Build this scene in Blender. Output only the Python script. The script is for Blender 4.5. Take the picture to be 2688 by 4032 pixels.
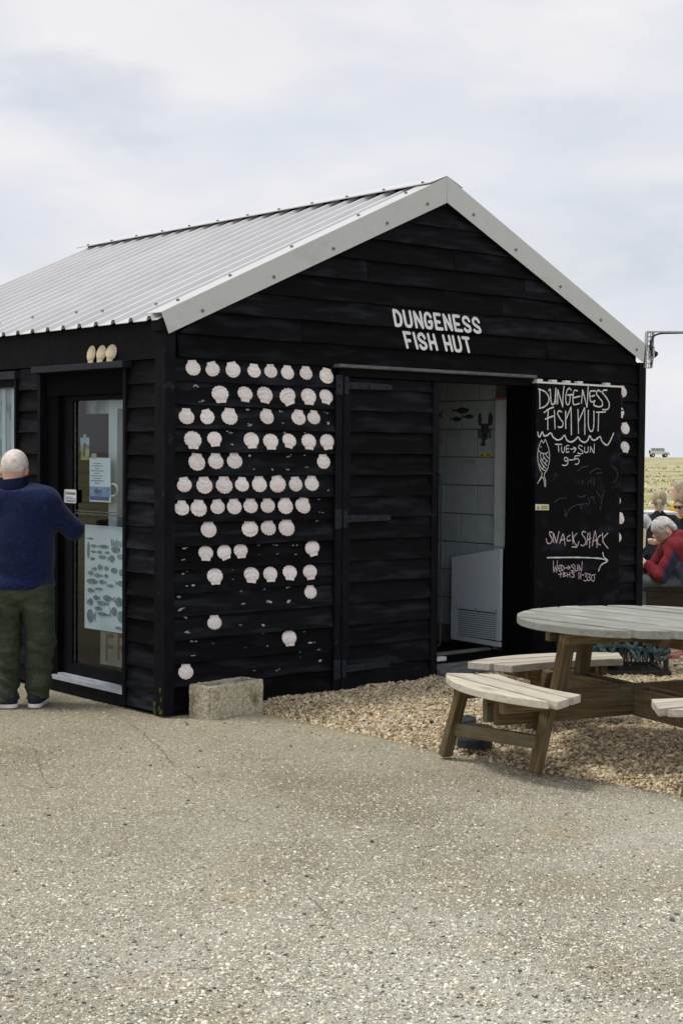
import bpy, bmesh, math, random
import numpy as np
from mathutils import Vector, Matrix

for o in list(bpy.data.objects):
    bpy.data.objects.remove(o, do_unlink=True)
scene = bpy.context.scene
col = scene.collection
R = math.radians

# ------------------------------------------------------------ camera
cam_data = bpy.data.cameras.new('camera')
cam = bpy.data.objects.new('camera', cam_data)
col.objects.link(cam)
cam_data.sensor_fit = 'VERTICAL'
cam_data.sensor_height = 36.0
cam_data.lens = 53.378
cam_data.clip_start = 0.1
cam_data.clip_end = 3000
FWD = Vector((0.65174214, 0.75744122, -0.0389228))
RGT = Vector((0.75820738, -0.65195583, 0.00867054))
UPV = Vector((0.01880852, 0.03516251, 0.9992046))
cam.matrix_world = Matrix(((RGT.x, UPV.x, -FWD.x, -5.29267),
                           (RGT.y, UPV.y, -FWD.y, -7.80746),
                           (RGT.z, UPV.z, -FWD.z, 1.65),
                           (0, 0, 0, 1)))
scene.camera = cam

# ------------------------------------------------------------ sky, sun, exposure
SUN_EL, SUN_AZ = R(70), R(-48)            # azimuth from +Y towards +X
BREAKS = [((0.5175, 0.8295, 0.21), 0.075, 0.2), ((0.4719, 0.8526, 0.2243), 0.05, 0.16), ((0.7567, 0.6397, 0.1351), 0.11, 0.14), ((0.4808, 0.8686, 0.1202), 0.09, 0.1), ((0.7366, 0.642, 0.2126), 0.08, 0.08)]
world = bpy.data.worlds.new('World')
scene.world = world
world.use_nodes = True
wn, wl = world.node_tree.nodes, world.node_tree.links
wn.clear()
w_out = wn.new('ShaderNodeOutputWorld')
w_bg = wn.new('ShaderNodeBackground')
w_bg.inputs['Strength'].default_value = 0.1
w_sky = wn.new('ShaderNodeTexSky')
w_sky.sky_type = 'NISHITA'
w_sky.sun_disc = False
w_sky.sun_elevation = SUN_EL
w_sky.sun_rotation = SUN_AZ
w_sky.dust_density = 2.0
w_tc = wn.new('ShaderNodeTexCoord')
w_map = wn.new('ShaderNodeMapping')
w_map.inputs['Location'].default_value = (4.3, 2.2, 1.1)
w_map.inputs['Scale'].default_value = (1.0, 1.0, 2.6)
wl.new(w_tc.outputs['Generated'], w_map.inputs['Vector'])
def wnoise(scale, detail, rough):
    n = wn.new('ShaderNodeTexNoise')
    n.inputs['Scale'].default_value = scale
    n.inputs['Detail'].default_value = detail
    n.inputs['Roughness'].default_value = rough
    wl.new(w_map.outputs['Vector'], n.inputs['Vector'])
    return n
def wramp(src, stops):
    r_ = wn.new('ShaderNodeValToRGB')
    els = r_.color_ramp.elements
    while len(els) < len(stops): els.new(0.5)
    for e_, (p_, c_) in zip(els, stops):
        e_.position = p_; e_.color = (*c_, 1)
    wl.new(src, r_.inputs['Fac'])
    return r_
w_n1 = wnoise(3.4, 6, 0.52)
w_n2 = wnoise(7.5, 5, 0.5)
w_cloud = wramp(w_n2.outputs['Fac'], [(0.30, (6.2, 6.6, 7.35)), (0.47, (6.8, 6.95, 7.5)), (0.66, (7.6, 7.5, 7.75))])
w_gap = wramp(w_n1.outputs['Fac'], [(0.26, (0.45,)*3), (0.44, (0.93,)*3), (0.60, (1.0,)*3)])
w_mix = wn.new('ShaderNodeMix')
w_mix.data_type = 'RGBA'
# a few thin blue breaks in the cloud sheet
w_nv = wn.new('ShaderNodeVectorMath'); w_nv.operation = 'NORMALIZE'; wl.new(w_tc.outputs['Generated'], w_nv.inputs[0])
w_off = wn.new('ShaderNodeVectorMath'); w_off.operation = 'MULTIPLY_ADD'; w_off.inputs[1].default_value = (0.14, 0.14, 0.10)
w_n3 = wnoise(9.0, 5, 0.6)
wl.new(w_n3.outputs['Color'], w_off.inputs[0]); wl.new(w_nv.outputs[0], w_off.inputs[2])
w_fac = w_gap.outputs['Color']
for (bd, br, bs) in BREAKS:
    m_ = wn.new('ShaderNodeVectorMath'); m_.operation = 'SUBTRACT'; m_.inputs[1].default_value = tuple(b_+o_ for b_, o_ in zip(bd, (0.07, 0.07, 0.05)))
    wl.new(w_off.outputs[0], m_.inputs[0])
    k_ = wn.new('ShaderNodeVectorMath'); k_.operation = 'MULTIPLY'; k_.inputs[1].default_value = (1, 1, 2.6); wl.new(m_.outputs[0], k_.inputs[0])
    l_ = wn.new('ShaderNodeVectorMath'); l_.operation = 'LENGTH'; wl.new(k_.outputs[0], l_.inputs[0])
    r_ = wn.new('ShaderNodeMapRange'); r_.interpolation_type = 'SMOOTHSTEP'; r_.inputs['From Min'].default_value = br*0.2; r_.inputs['From Max'].default_value = br; r_.inputs['To Min'].default_value = 1-bs; r_.inputs['To Max'].default_value = 1
    wl.new(l_.outputs['Value'], r_.inputs['Value'])
    q_ = wn.new('ShaderNodeMath'); q_.operation = 'MULTIPLY'; wl.new(w_fac, q_.inputs[0]); wl.new(r_.outputs[0], q_.inputs[1]); w_fac = q_.outputs[0]
wl.new(w_fac, w_mix.inputs['Factor'])
wl.new(w_sky.outputs['Color'], w_mix.inputs['A'])
wl.new(w_cloud.outputs['Color'], w_mix.inputs['B'])
wl.new(w_mix.outputs['Result'], w_bg.inputs['Color'])
wl.new(w_bg.outputs['Background'], w_out.inputs['Surface'])

sun_data = bpy.data.lights.new('sun', 'SUN')
sun_data.energy = 2.0
sun_data.angle = R(11)
sun_data.color = (1.0, 0.95, 0.88)
sun = bpy.data.objects.new('sun', sun_data)
col.objects.link(sun)
sd = Vector((math.sin(SUN_AZ)*math.cos(SUN_EL), math.cos(SUN_AZ)*math.cos(SUN_EL), math.sin(SUN_EL)))
sun.rotation_euler = sd.to_track_quat('Z', 'Y').to_euler()

scene.render.engine = 'CYCLES'
scene.view_settings.view_transform = 'Standard'
scene.view_settings.look = 'None'
scene.view_settings.exposure = 0.2
scene.view_settings.gamma = 1.0
scene.view_settings.use_curve_mapping = False

# ------------------------------------------------------------ helpers
random.seed(7)
rng = np.random.default_rng(7)

def tag(o, label=None, cat=None, group=None, kind=None):
    if label: o['label'] = label
    if cat: o['category'] = cat
    if group: o['group'] = group
    if kind: o['kind'] = kind
    return o

def link(name, me, mat=None, parent=None, mw=None, smooth=False):
    """mesh data in world coordinates (or local, with mw); parented objects keep their place"""
    if smooth:
        for p in me.polygons: p.use_smooth = True
    if mat is not None and not me.materials: me.materials.append(mat)
    o = bpy.data.objects.new(name, me)
    col.objects.link(o)
    m = mw if mw is not None else Matrix.Identity(4)
    if parent is not None:
        o.parent = parent
        o.matrix_local = WORLD[parent.name].inverted() @ m
    else:
        o.matrix_world = m
    WORLD[o.name] = m.copy()
    return o
WORLD = {}

def obj(name, vs, fs, mat, parent=None, mw=None, smooth=False):
    me = bpy.data.meshes.new(name)
    me.from_pydata([tuple(v) for v in vs], [], fs)
    me.update()
    return link(name, me, mat, parent, mw, smooth)

def thing(name, label, cat, loc=(0, 0, 0), group=None, rz=0):
    o = bpy.data.objects.new(name, None)
    o.empty_display_size = 0.1
    col.objects.link(o)
    o.matrix_world = Matrix.Translation(loc) @ Matrix.Rotation(rz, 4, 'Z')
    WORLD[o.name] = o.matrix_world.copy()
    return tag(o, label, cat, group)

class MB:
    """collects faces"""
    def __init__(s): s.v = []; s.f = []
    def add(s, vs, fs):
        b = len(s.v); s.v += [tuple(v) for v in vs]; s.f += [tuple(i+b for i in f) for f in fs]; return s
    def box(s, a, b):
        x0, y0, z0 = a; x1, y1, z1 = b
        return s.add([(x0,y0,z0),(x1,y0,z0),(x1,y1,z0),(x0,y1,z0),(x0,y0,z1),(x1,y0,z1),(x1,y1,z1),(x0,y1,z1)],
                     [(0,3,2,1),(4,5,6,7),(0,1,5,4),(1,2,6,5),(2,3,7,6),(3,0,4,7)])
    def prism(s, poly, to3, d0, d1):
        """polygon (ccw seen from the outside) in a plane, between depths d0 (back) and d1 (front)"""
        n = len(poly)
        f0 = d0 if callable(d0) else (lambda u, v: d0)
        f1 = d1 if callable(d1) else (lambda u, v: d1)
        vs = [to3(u, v, f1(u, v)) for u, v in poly] + [to3(u, v, f0(u, v)) for u, v in poly]
        fs = [tuple(range(n)), tuple(range(2*n-1, n-1, -1))] + [(i, n+i, n+(i+1) % n, (i+1) % n) for i in range(n)]
        return s.add(vs, fs)
    def tube(s, pts, r, k=6, twist=0.0, lobes=0, caps=True, closed=False):
        pts = [Vector(p) for p in pts]
        n = len(pts)
        rr = r if hasattr(r, '__len__') else [r]*n
        t0 = (pts[1]-pts[0]).normalized()
        up = Vector((0, 0, 1)) if abs(t0.z) < 0.9 else Vector((1, 0, 0))
        nn = t0.cross(up).normalized()
        vs = []; dist = 0
        for i, p in enumerate(pts):
            if closed: t = (pts[(i+1) % n]-pts[i-1]).normalized()
            else: t = (pts[min(i+1, n-1)]-pts[max(i-1, 0)]).normalized()
            nn = (nn - t*nn.dot(t)).normalized()
            bb = t.cross(nn)
            if i: dist += (p-pts[i-1]).length
            for j in range(k):
                a = 2*math.pi*j/k
                q = rr[i]*(1+(0.22*math.cos(lobes*a - twist*dist) if lobes else 0))
                vs.append(p + nn*(q*math.cos(a)) + bb*(q*math.sin(a)))
        fs = []
        m = n if closed else n-1
        for i in range(m):
            for j in range(k):
                a = i*k+j; b = i*k+(j+1) % k
                c = ((i+1) % n)*k+(j+1) % k; d = ((i+1) % n)*k+j
                fs.append((a, b, c, d))
        if caps and not closed:
            fs.append(tuple(range(k-1, -1, -1))); fs.append(tuple((n-1)*k+j for j in range(k)))
        return s.add(vs, fs)
    def build(s, name, mat, parent=None, mw=None, smooth=False):
        return obj(name, s.v, s.f, mat, parent, mw, smooth)

def bevel(o, w=0.004, seg=2):
    m = o.modifiers.new('bevel', 'BEVEL'); m.width = w; m.segments = seg; m.limit_method = 'ANGLE'; m.angle_limit = R(40)
    return o

def beam(name, p0, p1, w, h, mat, parent, roll=0.0, bev=0.004):
    """a timber from p0 to p1: local x along the grain"""
    p0, p1 = Vector(p0), Vector(p1)
    x = (p1-p0); L = x.length; x.normalize()
    up = Vector((0, 0, 1)) if abs(x.z) < 0.95 else Vector((0, 1, 0))
    y = up.cross(x).normalized(); z = x.cross(y)
    m = Matrix((( x.x, y.x, z.x, p0.x), (x.y, y.y, z.y, p0.y), (x.z, y.z, z.z, p0.z), (0, 0, 0, 1))) @ Matrix.Rotation(roll, 4, 'X')
    o = MB().box((0, -w/2, -h/2), (L, w/2, h/2)).build(name, mat, parent, m)
    if bev: bevel(o, bev)
    return o

# ------------------------------------------------------------ materials
def mat_new(name):
    m = bpy.data.materials.new(name); m.use_nodes = True
    nt = m.node_tree
    return m, nt, nt.nodes, nt.links, nt.nodes['Principled BSDF']

def noise_mat(name, stops, scale=8.0, stretch=(1, 1, 1), rough=0.7, spec=0.3, detail=6, distortion=0.0, bump=0.0,
              bump_scale=60.0, bump_stretch=None, rand=0.0, metal=0.0, sheen=0.0, coords='Object', layer2=None, bdist=0.01):
    """colour ramp over a stretched noise, optional second noise multiply, per-object value shift and fine bump"""
    m, nt, N, L, B = mat_new(name)
    tc = N.new('ShaderNodeTexCoord')
    mp = N.new('ShaderNodeMapping'); mp.inputs['Scale'].default_value = stretch
    L.new(tc.outputs[coords], mp.inputs['Vector'])
    vec = mp.outputs['Vector']
    if rand or True:
        oi = N.new('ShaderNodeObjectInfo')
        ad = N.new('ShaderNodeVectorMath'); ad.operation = 'ADD'
        sc = N.new('ShaderNodeMath'); sc.operation = 'MULTIPLY'; sc.inputs[1].default_value = 37.0
        L.new(oi.outputs['Random'], sc.inputs[0])
        L.new(vec, ad.inputs[0]); L.new(sc.outputs[0], ad.inputs[1]); vec = ad.outputs[0]
    n = N.new('ShaderNodeTexNoise')
    n.inputs['Scale'].default_value = scale; n.inputs['Detail'].default_value = detail
    n.inputs['Roughness'].default_value = 0.6; n.inputs['Distortion'].default_value = distortion
    L.new(vec, n.inputs['Vector'])
    r = N.new('ShaderNodeValToRGB')
    els = r.color_ramp.elements
    while len(els) < len(stops): els.new(0.5)
    for e, (p, c) in zip(els, stops): e.position = p; e.color = (*c, 1)
    L.new(n.outputs['Fac'], r.inputs['Fac'])
    colour = r.outputs['Color']
    if layer2:
        s2, st2, lo, hi, c2 = layer2
        mp2 = N.new('ShaderNodeMapping'); mp2.inputs['Scale'].default_value = st2
        L.new(tc.outputs[coords], mp2.inputs['Vector'])
        n2 = N.new('ShaderNodeTexNoise'); n2.inputs['Scale'].default_value = s2; n2.inputs['Detail'].default_value = 5
        ad2 = N.new('ShaderNodeVectorMath'); ad2.operation = 'ADD'
        L.new(mp2.outputs['Vector'], ad2.inputs[0]); L.new(sc.outputs[0], ad2.inputs[1])
        L.new(ad2.outputs[0], n2.inputs['Vector'])
        r2 = N.new('ShaderNodeMapRange'); r2.inputs['From Min'].default_value = lo; r2.inputs['From Max'].default_value = hi
        L.new(n2.outputs['Fac'], r2.inputs['Value'])
        mx = N.new('ShaderNodeMix'); mx.data_type = 'RGBA'
        L.new(r2.outputs['Result'], mx.inputs['Factor']); L.new(colour, mx.inputs['A'])
        mx.inputs['B'].default_value = (*c2, 1); colour = mx.outputs['Result']
    if rand:
        mr = N.new('ShaderNodeMapRange'); mr.inputs['To Min'].default_value = 1-rand; mr.inputs['To Max'].default_value = 1+rand
        L.new(oi.outputs['Random'], mr.inputs['Value'])
        mu = N.new('ShaderNodeVectorMath'); mu.operation = 'SCALE'
        L.new(colour, mu.inputs[0]); L.new(mr.outputs['Result'], mu.inputs['Scale']); colour = mu.outputs[0]
    L.new(colour, B.inputs['Base Color'])
    B.inputs['Roughness'].default_value = rough
    B.inputs['Specular IOR Level'].default_value = spec
    B.inputs['Metallic'].default_value = metal
    if sheen:
        B.inputs['Sheen Weight'].default_value = sheen
    if bump:
        n3 = N.new('ShaderNodeTexNoise'); n3.inputs['Scale'].default_value = bump_scale; n3.inputs['Detail'].default_value = 4
        mp3 = N.new('ShaderNodeMapping'); mp3.inputs['Scale'].default_value = bump_stretch or stretch
        L.new(tc.outputs[coords], mp3.inputs['Vector']); L.new(mp3.outputs['Vector'], n3.inputs['Vector'])
        b = N.new('ShaderNodeBump'); b.inputs['Strength'].default_value = bump; b.inputs['Distance'].default_value = bdist
        L.new(n3.outputs['Fac'], b.inputs['Height']); L.new(b.outputs['Normal'], B.inputs['Normal'])
    return m

def attr_mat(name, rough=0.75, spec=0.25, attr='Col', bump=0.0, bump_scale=150.0, mottled=0.25, bdist=0.004):
    m, nt, N, L, B = mat_new(name)
    a = N.new('ShaderNodeAttribute'); a.attribute_name = attr
    tc = N.new('ShaderNodeTexCoord')
    n = N.new('ShaderNodeTexNoise'); n.inputs['Scale'].default_value = bump_scale; n.inputs['Detail'].default_value = 3
    L.new(tc.outputs['Object'], n.inputs['Vector'])
    mr = N.new('ShaderNodeMapRange'); mr.inputs['From Min'].default_value = 0.3; mr.inputs['From Max'].default_value = 0.7
    mr.inputs['To Min'].default_value = 1-mottled; mr.inputs['To Max'].default_value = 1+mottled
    L.new(n.outputs['Fac'], mr.inputs['Value'])
    mu = N.new('ShaderNodeVectorMath'); mu.operation = 'SCALE'
    L.new(a.outputs['Color'], mu.inputs[0]); L.new(mr.outputs['Result'], mu.inputs['Scale'])
    L.new(mu.outputs[0], B.inputs['Base Color'])
    B.inputs['Roughness'].default_value = rough; B.inputs['Specular IOR Level'].default_value = spec
    if bump:
        b = N.new('ShaderNodeBump'); b.inputs['Strength'].default_value = bump; b.inputs['Distance'].default_value = bdist
        L.new(n.outputs['Fac'], b.inputs['Height']); L.new(b.outputs['Normal'], B.inputs['Normal'])
    return m

M = {}
# black tarred weatherboard: grain runs along the board (x on the front, y on the side)
tar = [(0.25, (0.0026, 0.0027, 0.0034)), (0.55, (0.0052, 0.0057, 0.0074)), (0.8, (0.011, 0.0125, 0.0165))]
M['tar'] = noise_mat('black_tarred_timber', tar, 7, (1.1, 1.1, 6), rough=0.68, spec=0.07, bump=0.6, bump_scale=30, bump_stretch=(1.5, 1.5, 14), rand=0.6,
                     layer2=(2.6, (1.0, 1.0, 6.0), 0.50, 0.80, (0.026, 0.030, 0.039)), bdist=0.006)
M['tar_trim'] = noise_mat('black_painted_trim', [(0.3, (0.0028, 0.003, 0.004)), (0.7, (0.0075, 0.0082, 0.0115))], 6, (2, 2, 1), rough=0.66, spec=0.08, bump=0.35, bump_scale=40, rand=0.2,
                     layer2=(9, (1, 1, 1), 0.68, 0.8, (0.03, 0.034, 0.042)))
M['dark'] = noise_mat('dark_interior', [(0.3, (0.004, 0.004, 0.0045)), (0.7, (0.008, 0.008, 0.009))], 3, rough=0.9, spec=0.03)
M['roof'] = noise_mat('grey_coated_steel', [(0.3, (0.55, 0.545, 0.555)), (0.7, (0.62, 0.615, 0.62))], 3, (1, 1, 1), rough=0.42, spec=0.4, bump=0.05, bump_scale=200, rand=0.03,
                     layer2=(2.3, (0.6, 3.5, 0.6), 0.58, 0.85, (0.49, 0.485, 0.48)))
M['flashing'] = noise_mat('galvanised_flashing', [(0.35, (0.50, 0.52, 0.51)), (0.65, (0.60, 0.62, 0.61))], 160, (1, 1, 1), rough=0.5, spec=0.4, detail=2, rand=0.03,
                     layer2=(3.0, (1, 1, 2), 0.55, 0.8, (0.44, 0.455, 0.44)))
M['galv'] = noise_mat('galvanised_steel', [(0.3, (0.36, 0.38, 0.39)), (0.7, (0.52, 0.54, 0.55))], 40, rough=0.4, spec=0.5, metal=0.5)
M['iron'] = noise_mat('painted_iron', [(0.35, (0.012, 0.015, 0.021)), (0.7, (0.026, 0.031, 0.043))], 25, rough=0.6, spec=0.15, bump=0.2, bump_scale=90)
M['screw'] = noise_mat('screw_head', [(0.3, (0.12, 0.125, 0.12)), (0.7, (0.22, 0.22, 0.21))], 50, rough=0.5)
M['alu'] = noise_mat('worn_aluminium', [(0.3, (0.42, 0.46, 0.52)), (0.7, (0.62, 0.66, 0.72))], 20, (1, 0.4, 1), rough=0.35, spec=0.5, metal=0.3)
M['lintel'] = noise_mat('weathered_grey_timber', [(0.3, (0.055, 0.06, 0.065)), (0.55, (0.13, 0.135, 0.14)), (0.8, (0.24, 0.24, 0.24))], 5, (2, 9, 9), rough=0.7, spec=0.2, bump=0.4, bump_scale=20, distortion=0.5)
M['signpaint'] = noise_mat('white_sign_paint', [(0.25, (0.66, 0.66, 0.67)), (0.6, (0.80, 0.80, 0.80))], 30, rough=0.6, spec=0.2)
def chalk_mat(name, c, lo, hi):
    return noise_mat(name, [(lo, (0.008, 0.008, 0.009)), (hi, c)], 130, (1, 1, 1), rough=0.9, spec=0.05, detail=4)
M['chalk'] = chalk_mat('white_chalk', (0.72, 0.76, 0.74), 0.28, 0.46)
M['chalk_pink'] = chalk_mat('pale_pink_chalk', (0.70, 0.58, 0.60), 0.30, 0.50)
M['chalk_faint'] = chalk_mat('rubbed_out_chalk', (0.13, 0.15, 0.18), 0.35, 0.75)
M['chalkboard'] = noise_mat('black_chalkboard_paint', [(0.3, (0.0035, 0.0035, 0.0042)), (0.7, (0.0068, 0.007, 0.0085))], 5, rough=0.75, spec=0.06,
                     layer2=(5.5, (1, 1, 1.6), 0.55, 0.80, (0.022, 0.025, 0.042)))
M['white_paint'] = noise_mat('white_gloss_paint', [(0.3, (0.66, 0.65, 0.63)), (0.7, (0.78, 0.77, 0.74))], 12, rough=0.5)
M['block_paint'] = noise_mat('white_painted_blockwork', [(0.3, (0.36, 0.43, 0.45)), (0.7, (0.45, 0.52, 0.545))], 14, rough=0.6, bump=0.15, bump_scale=120, rand=0.04)
M['joint'] = noise_mat('grey_joint', [(0.3, (0.10, 0.11, 0.11)), (0.7, (0.18, 0.19, 0.19))], 20, rough=0.9)
M['cabinet'] = noise_mat('speckled_grey_steel', [(0.35, (0.52, 0.60, 0.67)), (0.65, (0.69, 0.77, 0.83))], 220, rough=0.4, detail=2)
M['shell'] = None
M['print'] = noise_mat('dark_print', [(0.3, (0.03, 0.033, 0.036)), (0.7, (0.075, 0.078, 0.08))], 30, rough=0.8)
M['print_grey'] = noise_mat('grey_print', [(0.3, (0.16, 0.17, 0.18)), (0.7, (0.28, 0.29, 0.30))], 90, rough=0.8)
M['yellow'] = noise_mat('yellow_vinyl', [(0.3, (0.66, 0.57, 0.05)), (0.7, (0.78, 0.70, 0.09))], 15, rough=0.5)
M['concrete_block'] = noise_mat('mossy_aggregate_concrete', [(0.25, (0.20, 0.165, 0.10)), (0.5, (0.47, 0.425, 0.315)), (0.72, (0.68, 0.64, 0.53))], 55, rough=0.95, spec=0.1, bump=0.9, bump_scale=70, detail=5,
                     layer2=(9.0, (1, 1, 1), 0.55, 0.72, (0.17, 0.155, 0.06)))
M['plinth'] = noise_mat('damp_green_concrete', [(0.3, (0.10, 0.115, 0.095)), (0.7, (0.26, 0.27, 0.22))], 12, rough=0.9, bump=0.5, bump_scale=50)
woodgrain = lambda nm, a, b, c, rnd=0.12, **k: noise_mat(nm, [(0.25, a), (0.5, b), (0.75, c)], 5, (0.7, 16, 16), rough=0.85, spec=0.15, bump=0.6, bump_scale=9, bump_stretch=(1.0, 24, 24), rand=rnd, distortion=0.6, bdist=0.004, **k)
M['wood_top'] = woodgrain('silvered_timber', (0.17, 0.175, 0.155), (0.28, 0.285, 0.255), (0.38, 0.38, 0.345), layer2=(4, (1, 3, 3), 0.60, 0.8, (0.47, 0.465, 0.43)))
M['wood_seat'] = woodgrain('bleached_timber', (0.34, 0.30, 0.23), (0.52, 0.475, 0.385), (0.66, 0.62, 0.53), layer2=(3, (1, 4, 4), 0.55, 0.8, (0.28, 0.25, 0.185)))
M['wood_leg'] = woodgrain('brown_treated_timber', (0.060, 0.041, 0.020), (0.135, 0.094, 0.047), (0.25, 0.185, 0.10), rnd=0.25, layer2=(4, (1, 2, 2), 0.48, 0.70, (0.135, 0.128, 0.085)))
M['wood_dark'] = woodgrain('dark_wet_timber', (0.02, 0.018, 0.014), (0.04, 0.034, 0.025), (0.07, 0.06, 0.045))
M['slate'] = noise_mat('blue_black_slate', [(0.3, (0.014, 0.016, 0.020)), (0.7, (0.038, 0.043, 0.051))], 10, rough=0.6, spec=0.3, bump=0.7, bump_scale=25)
M['rope'] = noise_mat('teal_rope', [(0.3, (0.025, 0.045, 0.048)), (0.6, (0.085, 0.125, 0.125)), (0.8, (0.22, 0.28, 0.27))], 25, rough=0.9, spec=0.1, rand=0.25)
M['rope_dark'] = noise_mat('black_rope', [(0.3, (0.012, 0.016, 0.018)), (0.7, (0.05, 0.06, 0.062))], 25, rough=0.9, spec=0.1)
M['rubber'] = noise_mat('black_rubber', [(0.3, (0.010, 0.010, 0.011)), (0.7, (0.025, 0.025, 0.027))], 20, rough=0.7)
M['skin'] = noise_mat('skin', [(0.3, (0.52, 0.29, 0.21)), (0.7, (0.66, 0.41, 0.31))], 18, rough=0.55, spec=0.3)
M['skin_pale'] = noise_mat('skin_pale', [(0.3, (0.60, 0.38, 0.30)), (0.7, (0.72, 0.50, 0.42))], 18, rough=0.55, spec=0.3)
M['stubble'] = noise_mat('cropped_grey_hair', [(0.32, (0.58, 0.46, 0.40)), (0.5, (0.74, 0.66, 0.61)), (0.68, (0.86, 0.82, 0.79))], 35, rough=0.8, spec=0.1, bump=0.4, bump_scale=300,
                     layer2=(9, (1, 1, 1), 0.52, 0.68, (0.50, 0.45, 0.42)))
M['hair_grey'] = noise_mat('white_grey_hair', [(0.34, (0.26, 0.23, 0.19)), (0.46, (0.60, 0.58, 0.55)), (0.7, (0.84, 0.83, 0.81))], 12, (1, 1, 3), rough=0.7, spec=0.2, bump=0.8, bump_scale=60, distortion=1.0)
M['hair_blond'] = noise_mat('ash_blond_hair', [(0.3, (0.24, 0.19, 0.11)), (0.5, (0.42, 0.36, 0.24)), (0.75, (0.60, 0.54, 0.40))], 9, (3, 3, 1), rough=0.6, spec=0.3, bump=0.7, bump_scale=60, distortion=0.6)
M['hair_brown'] = noise_mat('light_brown_hair', [(0.3, (0.12, 0.08, 0.045)), (0.6, (0.30, 0.22, 0.13)), (0.8, (0.48, 0.38, 0.25))], 9, (3, 3, 1), rough=0.6, spec=0.3, bump=0.7, bump_scale=60)
M['fleece'] = noise_mat('navy_fleece', [(0.3, (0.0065, 0.011, 0.036)), (0.55, (0.0105, 0.018, 0.064)), (0.75, (0.019, 0.032, 0.10))], 45, rough=0.95, spec=0.08, bump=0.8, bump_scale=120, sheen=0.12, detail=8)
M['fleece_dark'] = noise_mat('dark_navy_knit', [(0.3, (0.005, 0.007, 0.022)), (0.75, (0.011, 0.015, 0.048))], 45, rough=0.95, spec=0.08, bump=0.8, bump_scale=120)
M['olive'] = noise_mat('olive_cotton', [(0.3, (0.018, 0.026, 0.014)), (0.55, (0.036, 0.049, 0.028)), (0.78, (0.070, 0.090, 0.056))], 9, (1, 1, 1.6), rough=0.66, spec=0.3, bump=1.0, bump_scale=6.5, bump_stretch=(1.0, 1.0, 2.0), bdist=0.04)
M['sole'] = noise_mat('white_rubber_sole', [(0.3, (0.66, 0.64, 0.62)), (0.7, (0.78, 0.77, 0.75))], 20, rough=0.6)
M['shoe'] = noise_mat('navy_canvas', [(0.3, (0.008, 0.01, 0.02)), (0.7, (0.02, 0.024, 0.04))], 40, rough=0.85)
M['black_cloth'] = noise_mat('black_cloth', [(0.3, (0.008, 0.009, 0.012)), (0.7, (0.02, 0.023, 0.03))], 20, rough=0.9, spec=0.1, bump=0.3, bump_scale=60)
M['grey_cloth'] = noise_mat('pale_grey_cloth', [(0.3, (0.42, 0.44, 0.47)), (0.7, (0.58, 0.60, 0.62))], 12, rough=0.9, spec=0.1)
M['slacks'] = noise_mat('grey_green_cloth', [(0.3, (0.06, 0.075, 0.08)), (0.7, (0.13, 0.15, 0.155))], 14, rough=0.9, spec=0.1)
M['jacket'] = attr_mat('red_and_navy_nylon', rough=0.8, spec=0.15, bump_scale=11, mottled=0.10, bump=0.35, bdist=0.03)
M['lens'] = noise_mat('black_plastic', [(0.3, (0.005, 0.005, 0.006)), (0.7, (0.01, 0.01, 0.012))], 20, rough=0.15, spec=0.5)
M['mustard'] = noise_mat('mustard_cloth', [(0.3, (0.42, 0.26, 0.03)), (0.7, (0.58, 0.38, 0.06))], 14, rough=0.9)
M['red_paint'] = noise_mat('faded_red_paint', [(0.3, (0.30, 0.09, 0.07)), (0.7, (0.48, 0.19, 0.15))], 10, rough=0.8)
M['truckglass'] = noise_mat('dusty_glass', [(0.3, (0.22, 0.24, 0.25)), (0.7, (0.30, 0.32, 0.33))], 3, rough=0.3)
M['truckpaint'] = noise_mat('pale_grey_paint', [(0.3, (0.60, 0.61, 0.60)), (0.7, (0.70, 0.71, 0.70))], 3, rough=0.6)
M['reflection_and_tape'] = noise_mat('pale_reflection_and_tape', [(0.3, (0.30, 0.36, 0.37)), (0.7, (0.52, 0.56, 0.55))], 3, (1, 3, 0.6), rough=0.9, layer2=(4, (1, 2, 2), 0.5, 0.62, (0.16, 0.24, 0.28)))  # pale tone of the reflections built behind the glass, also the notice tape
M['inner_white'] = noise_mat('white_trim_and_reflection', [(0.3, (0.52, 0.57, 0.59)), (0.7, (0.64, 0.68, 0.69))], 6, rough=0.4)  # white fittings, also the reflections built behind the glass
M['paper_blue'] = noise_mat('pale_blue_paper', [(0.3, (0.66, 0.78, 0.84)), (0.6, (0.78, 0.85, 0.88)), (0.8, (0.86, 0.87, 0.87))], 3, rough=0.6)
M['paper'] = noise_mat('white_paper', [(0.3, (0.70, 0.76, 0.86)), (0.7, (0.78, 0.83, 0.90))], 6, rough=0.6)
M['ink_blue'] = noise_mat('blue_grey_ink', [(0.3, (0.06, 0.13, 0.18)), (0.7, (0.30, 0.40, 0.46))], 30, rough=0.7)
M['photo_blue'] = noise_mat('blue_print', [(0.3, (0.10, 0.22, 0.42)), (0.7, (0.28, 0.42, 0.60))], 14, rough=0.5)
M['navy_print'] = noise_mat('navy_print', [(0.3, (0.02, 0.05, 0.22)), (0.7, (0.03, 0.08, 0.30))], 14, rough=0.5)
M['photo_green'] = noise_mat('landscape_print', [(0.3, (0.05, 0.10, 0.04)), (0.5, (0.33, 0.34, 0.10)), (0.7, (0.45, 0.47, 0.20))], 14, rough=0.4)
M['photo_sky'] = noise_mat('sky_print', [(0.3, (0.25, 0.42, 0.52)), (0.7, (0.50, 0.62, 0.66))], 14, rough=0.4)
M['card'] = noise_mat('beige_card', [(0.3, (0.20, 0.19, 0.145)), (0.7, (0.29, 0.275, 0.215))], 6, rough=0.7)
M['brown_ink'] = noise_mat('brown_ink', [(0.3, (0.10, 0.05, 0.02)), (0.7, (0.17, 0.085, 0.035))], 20, rough=0.7)
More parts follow.
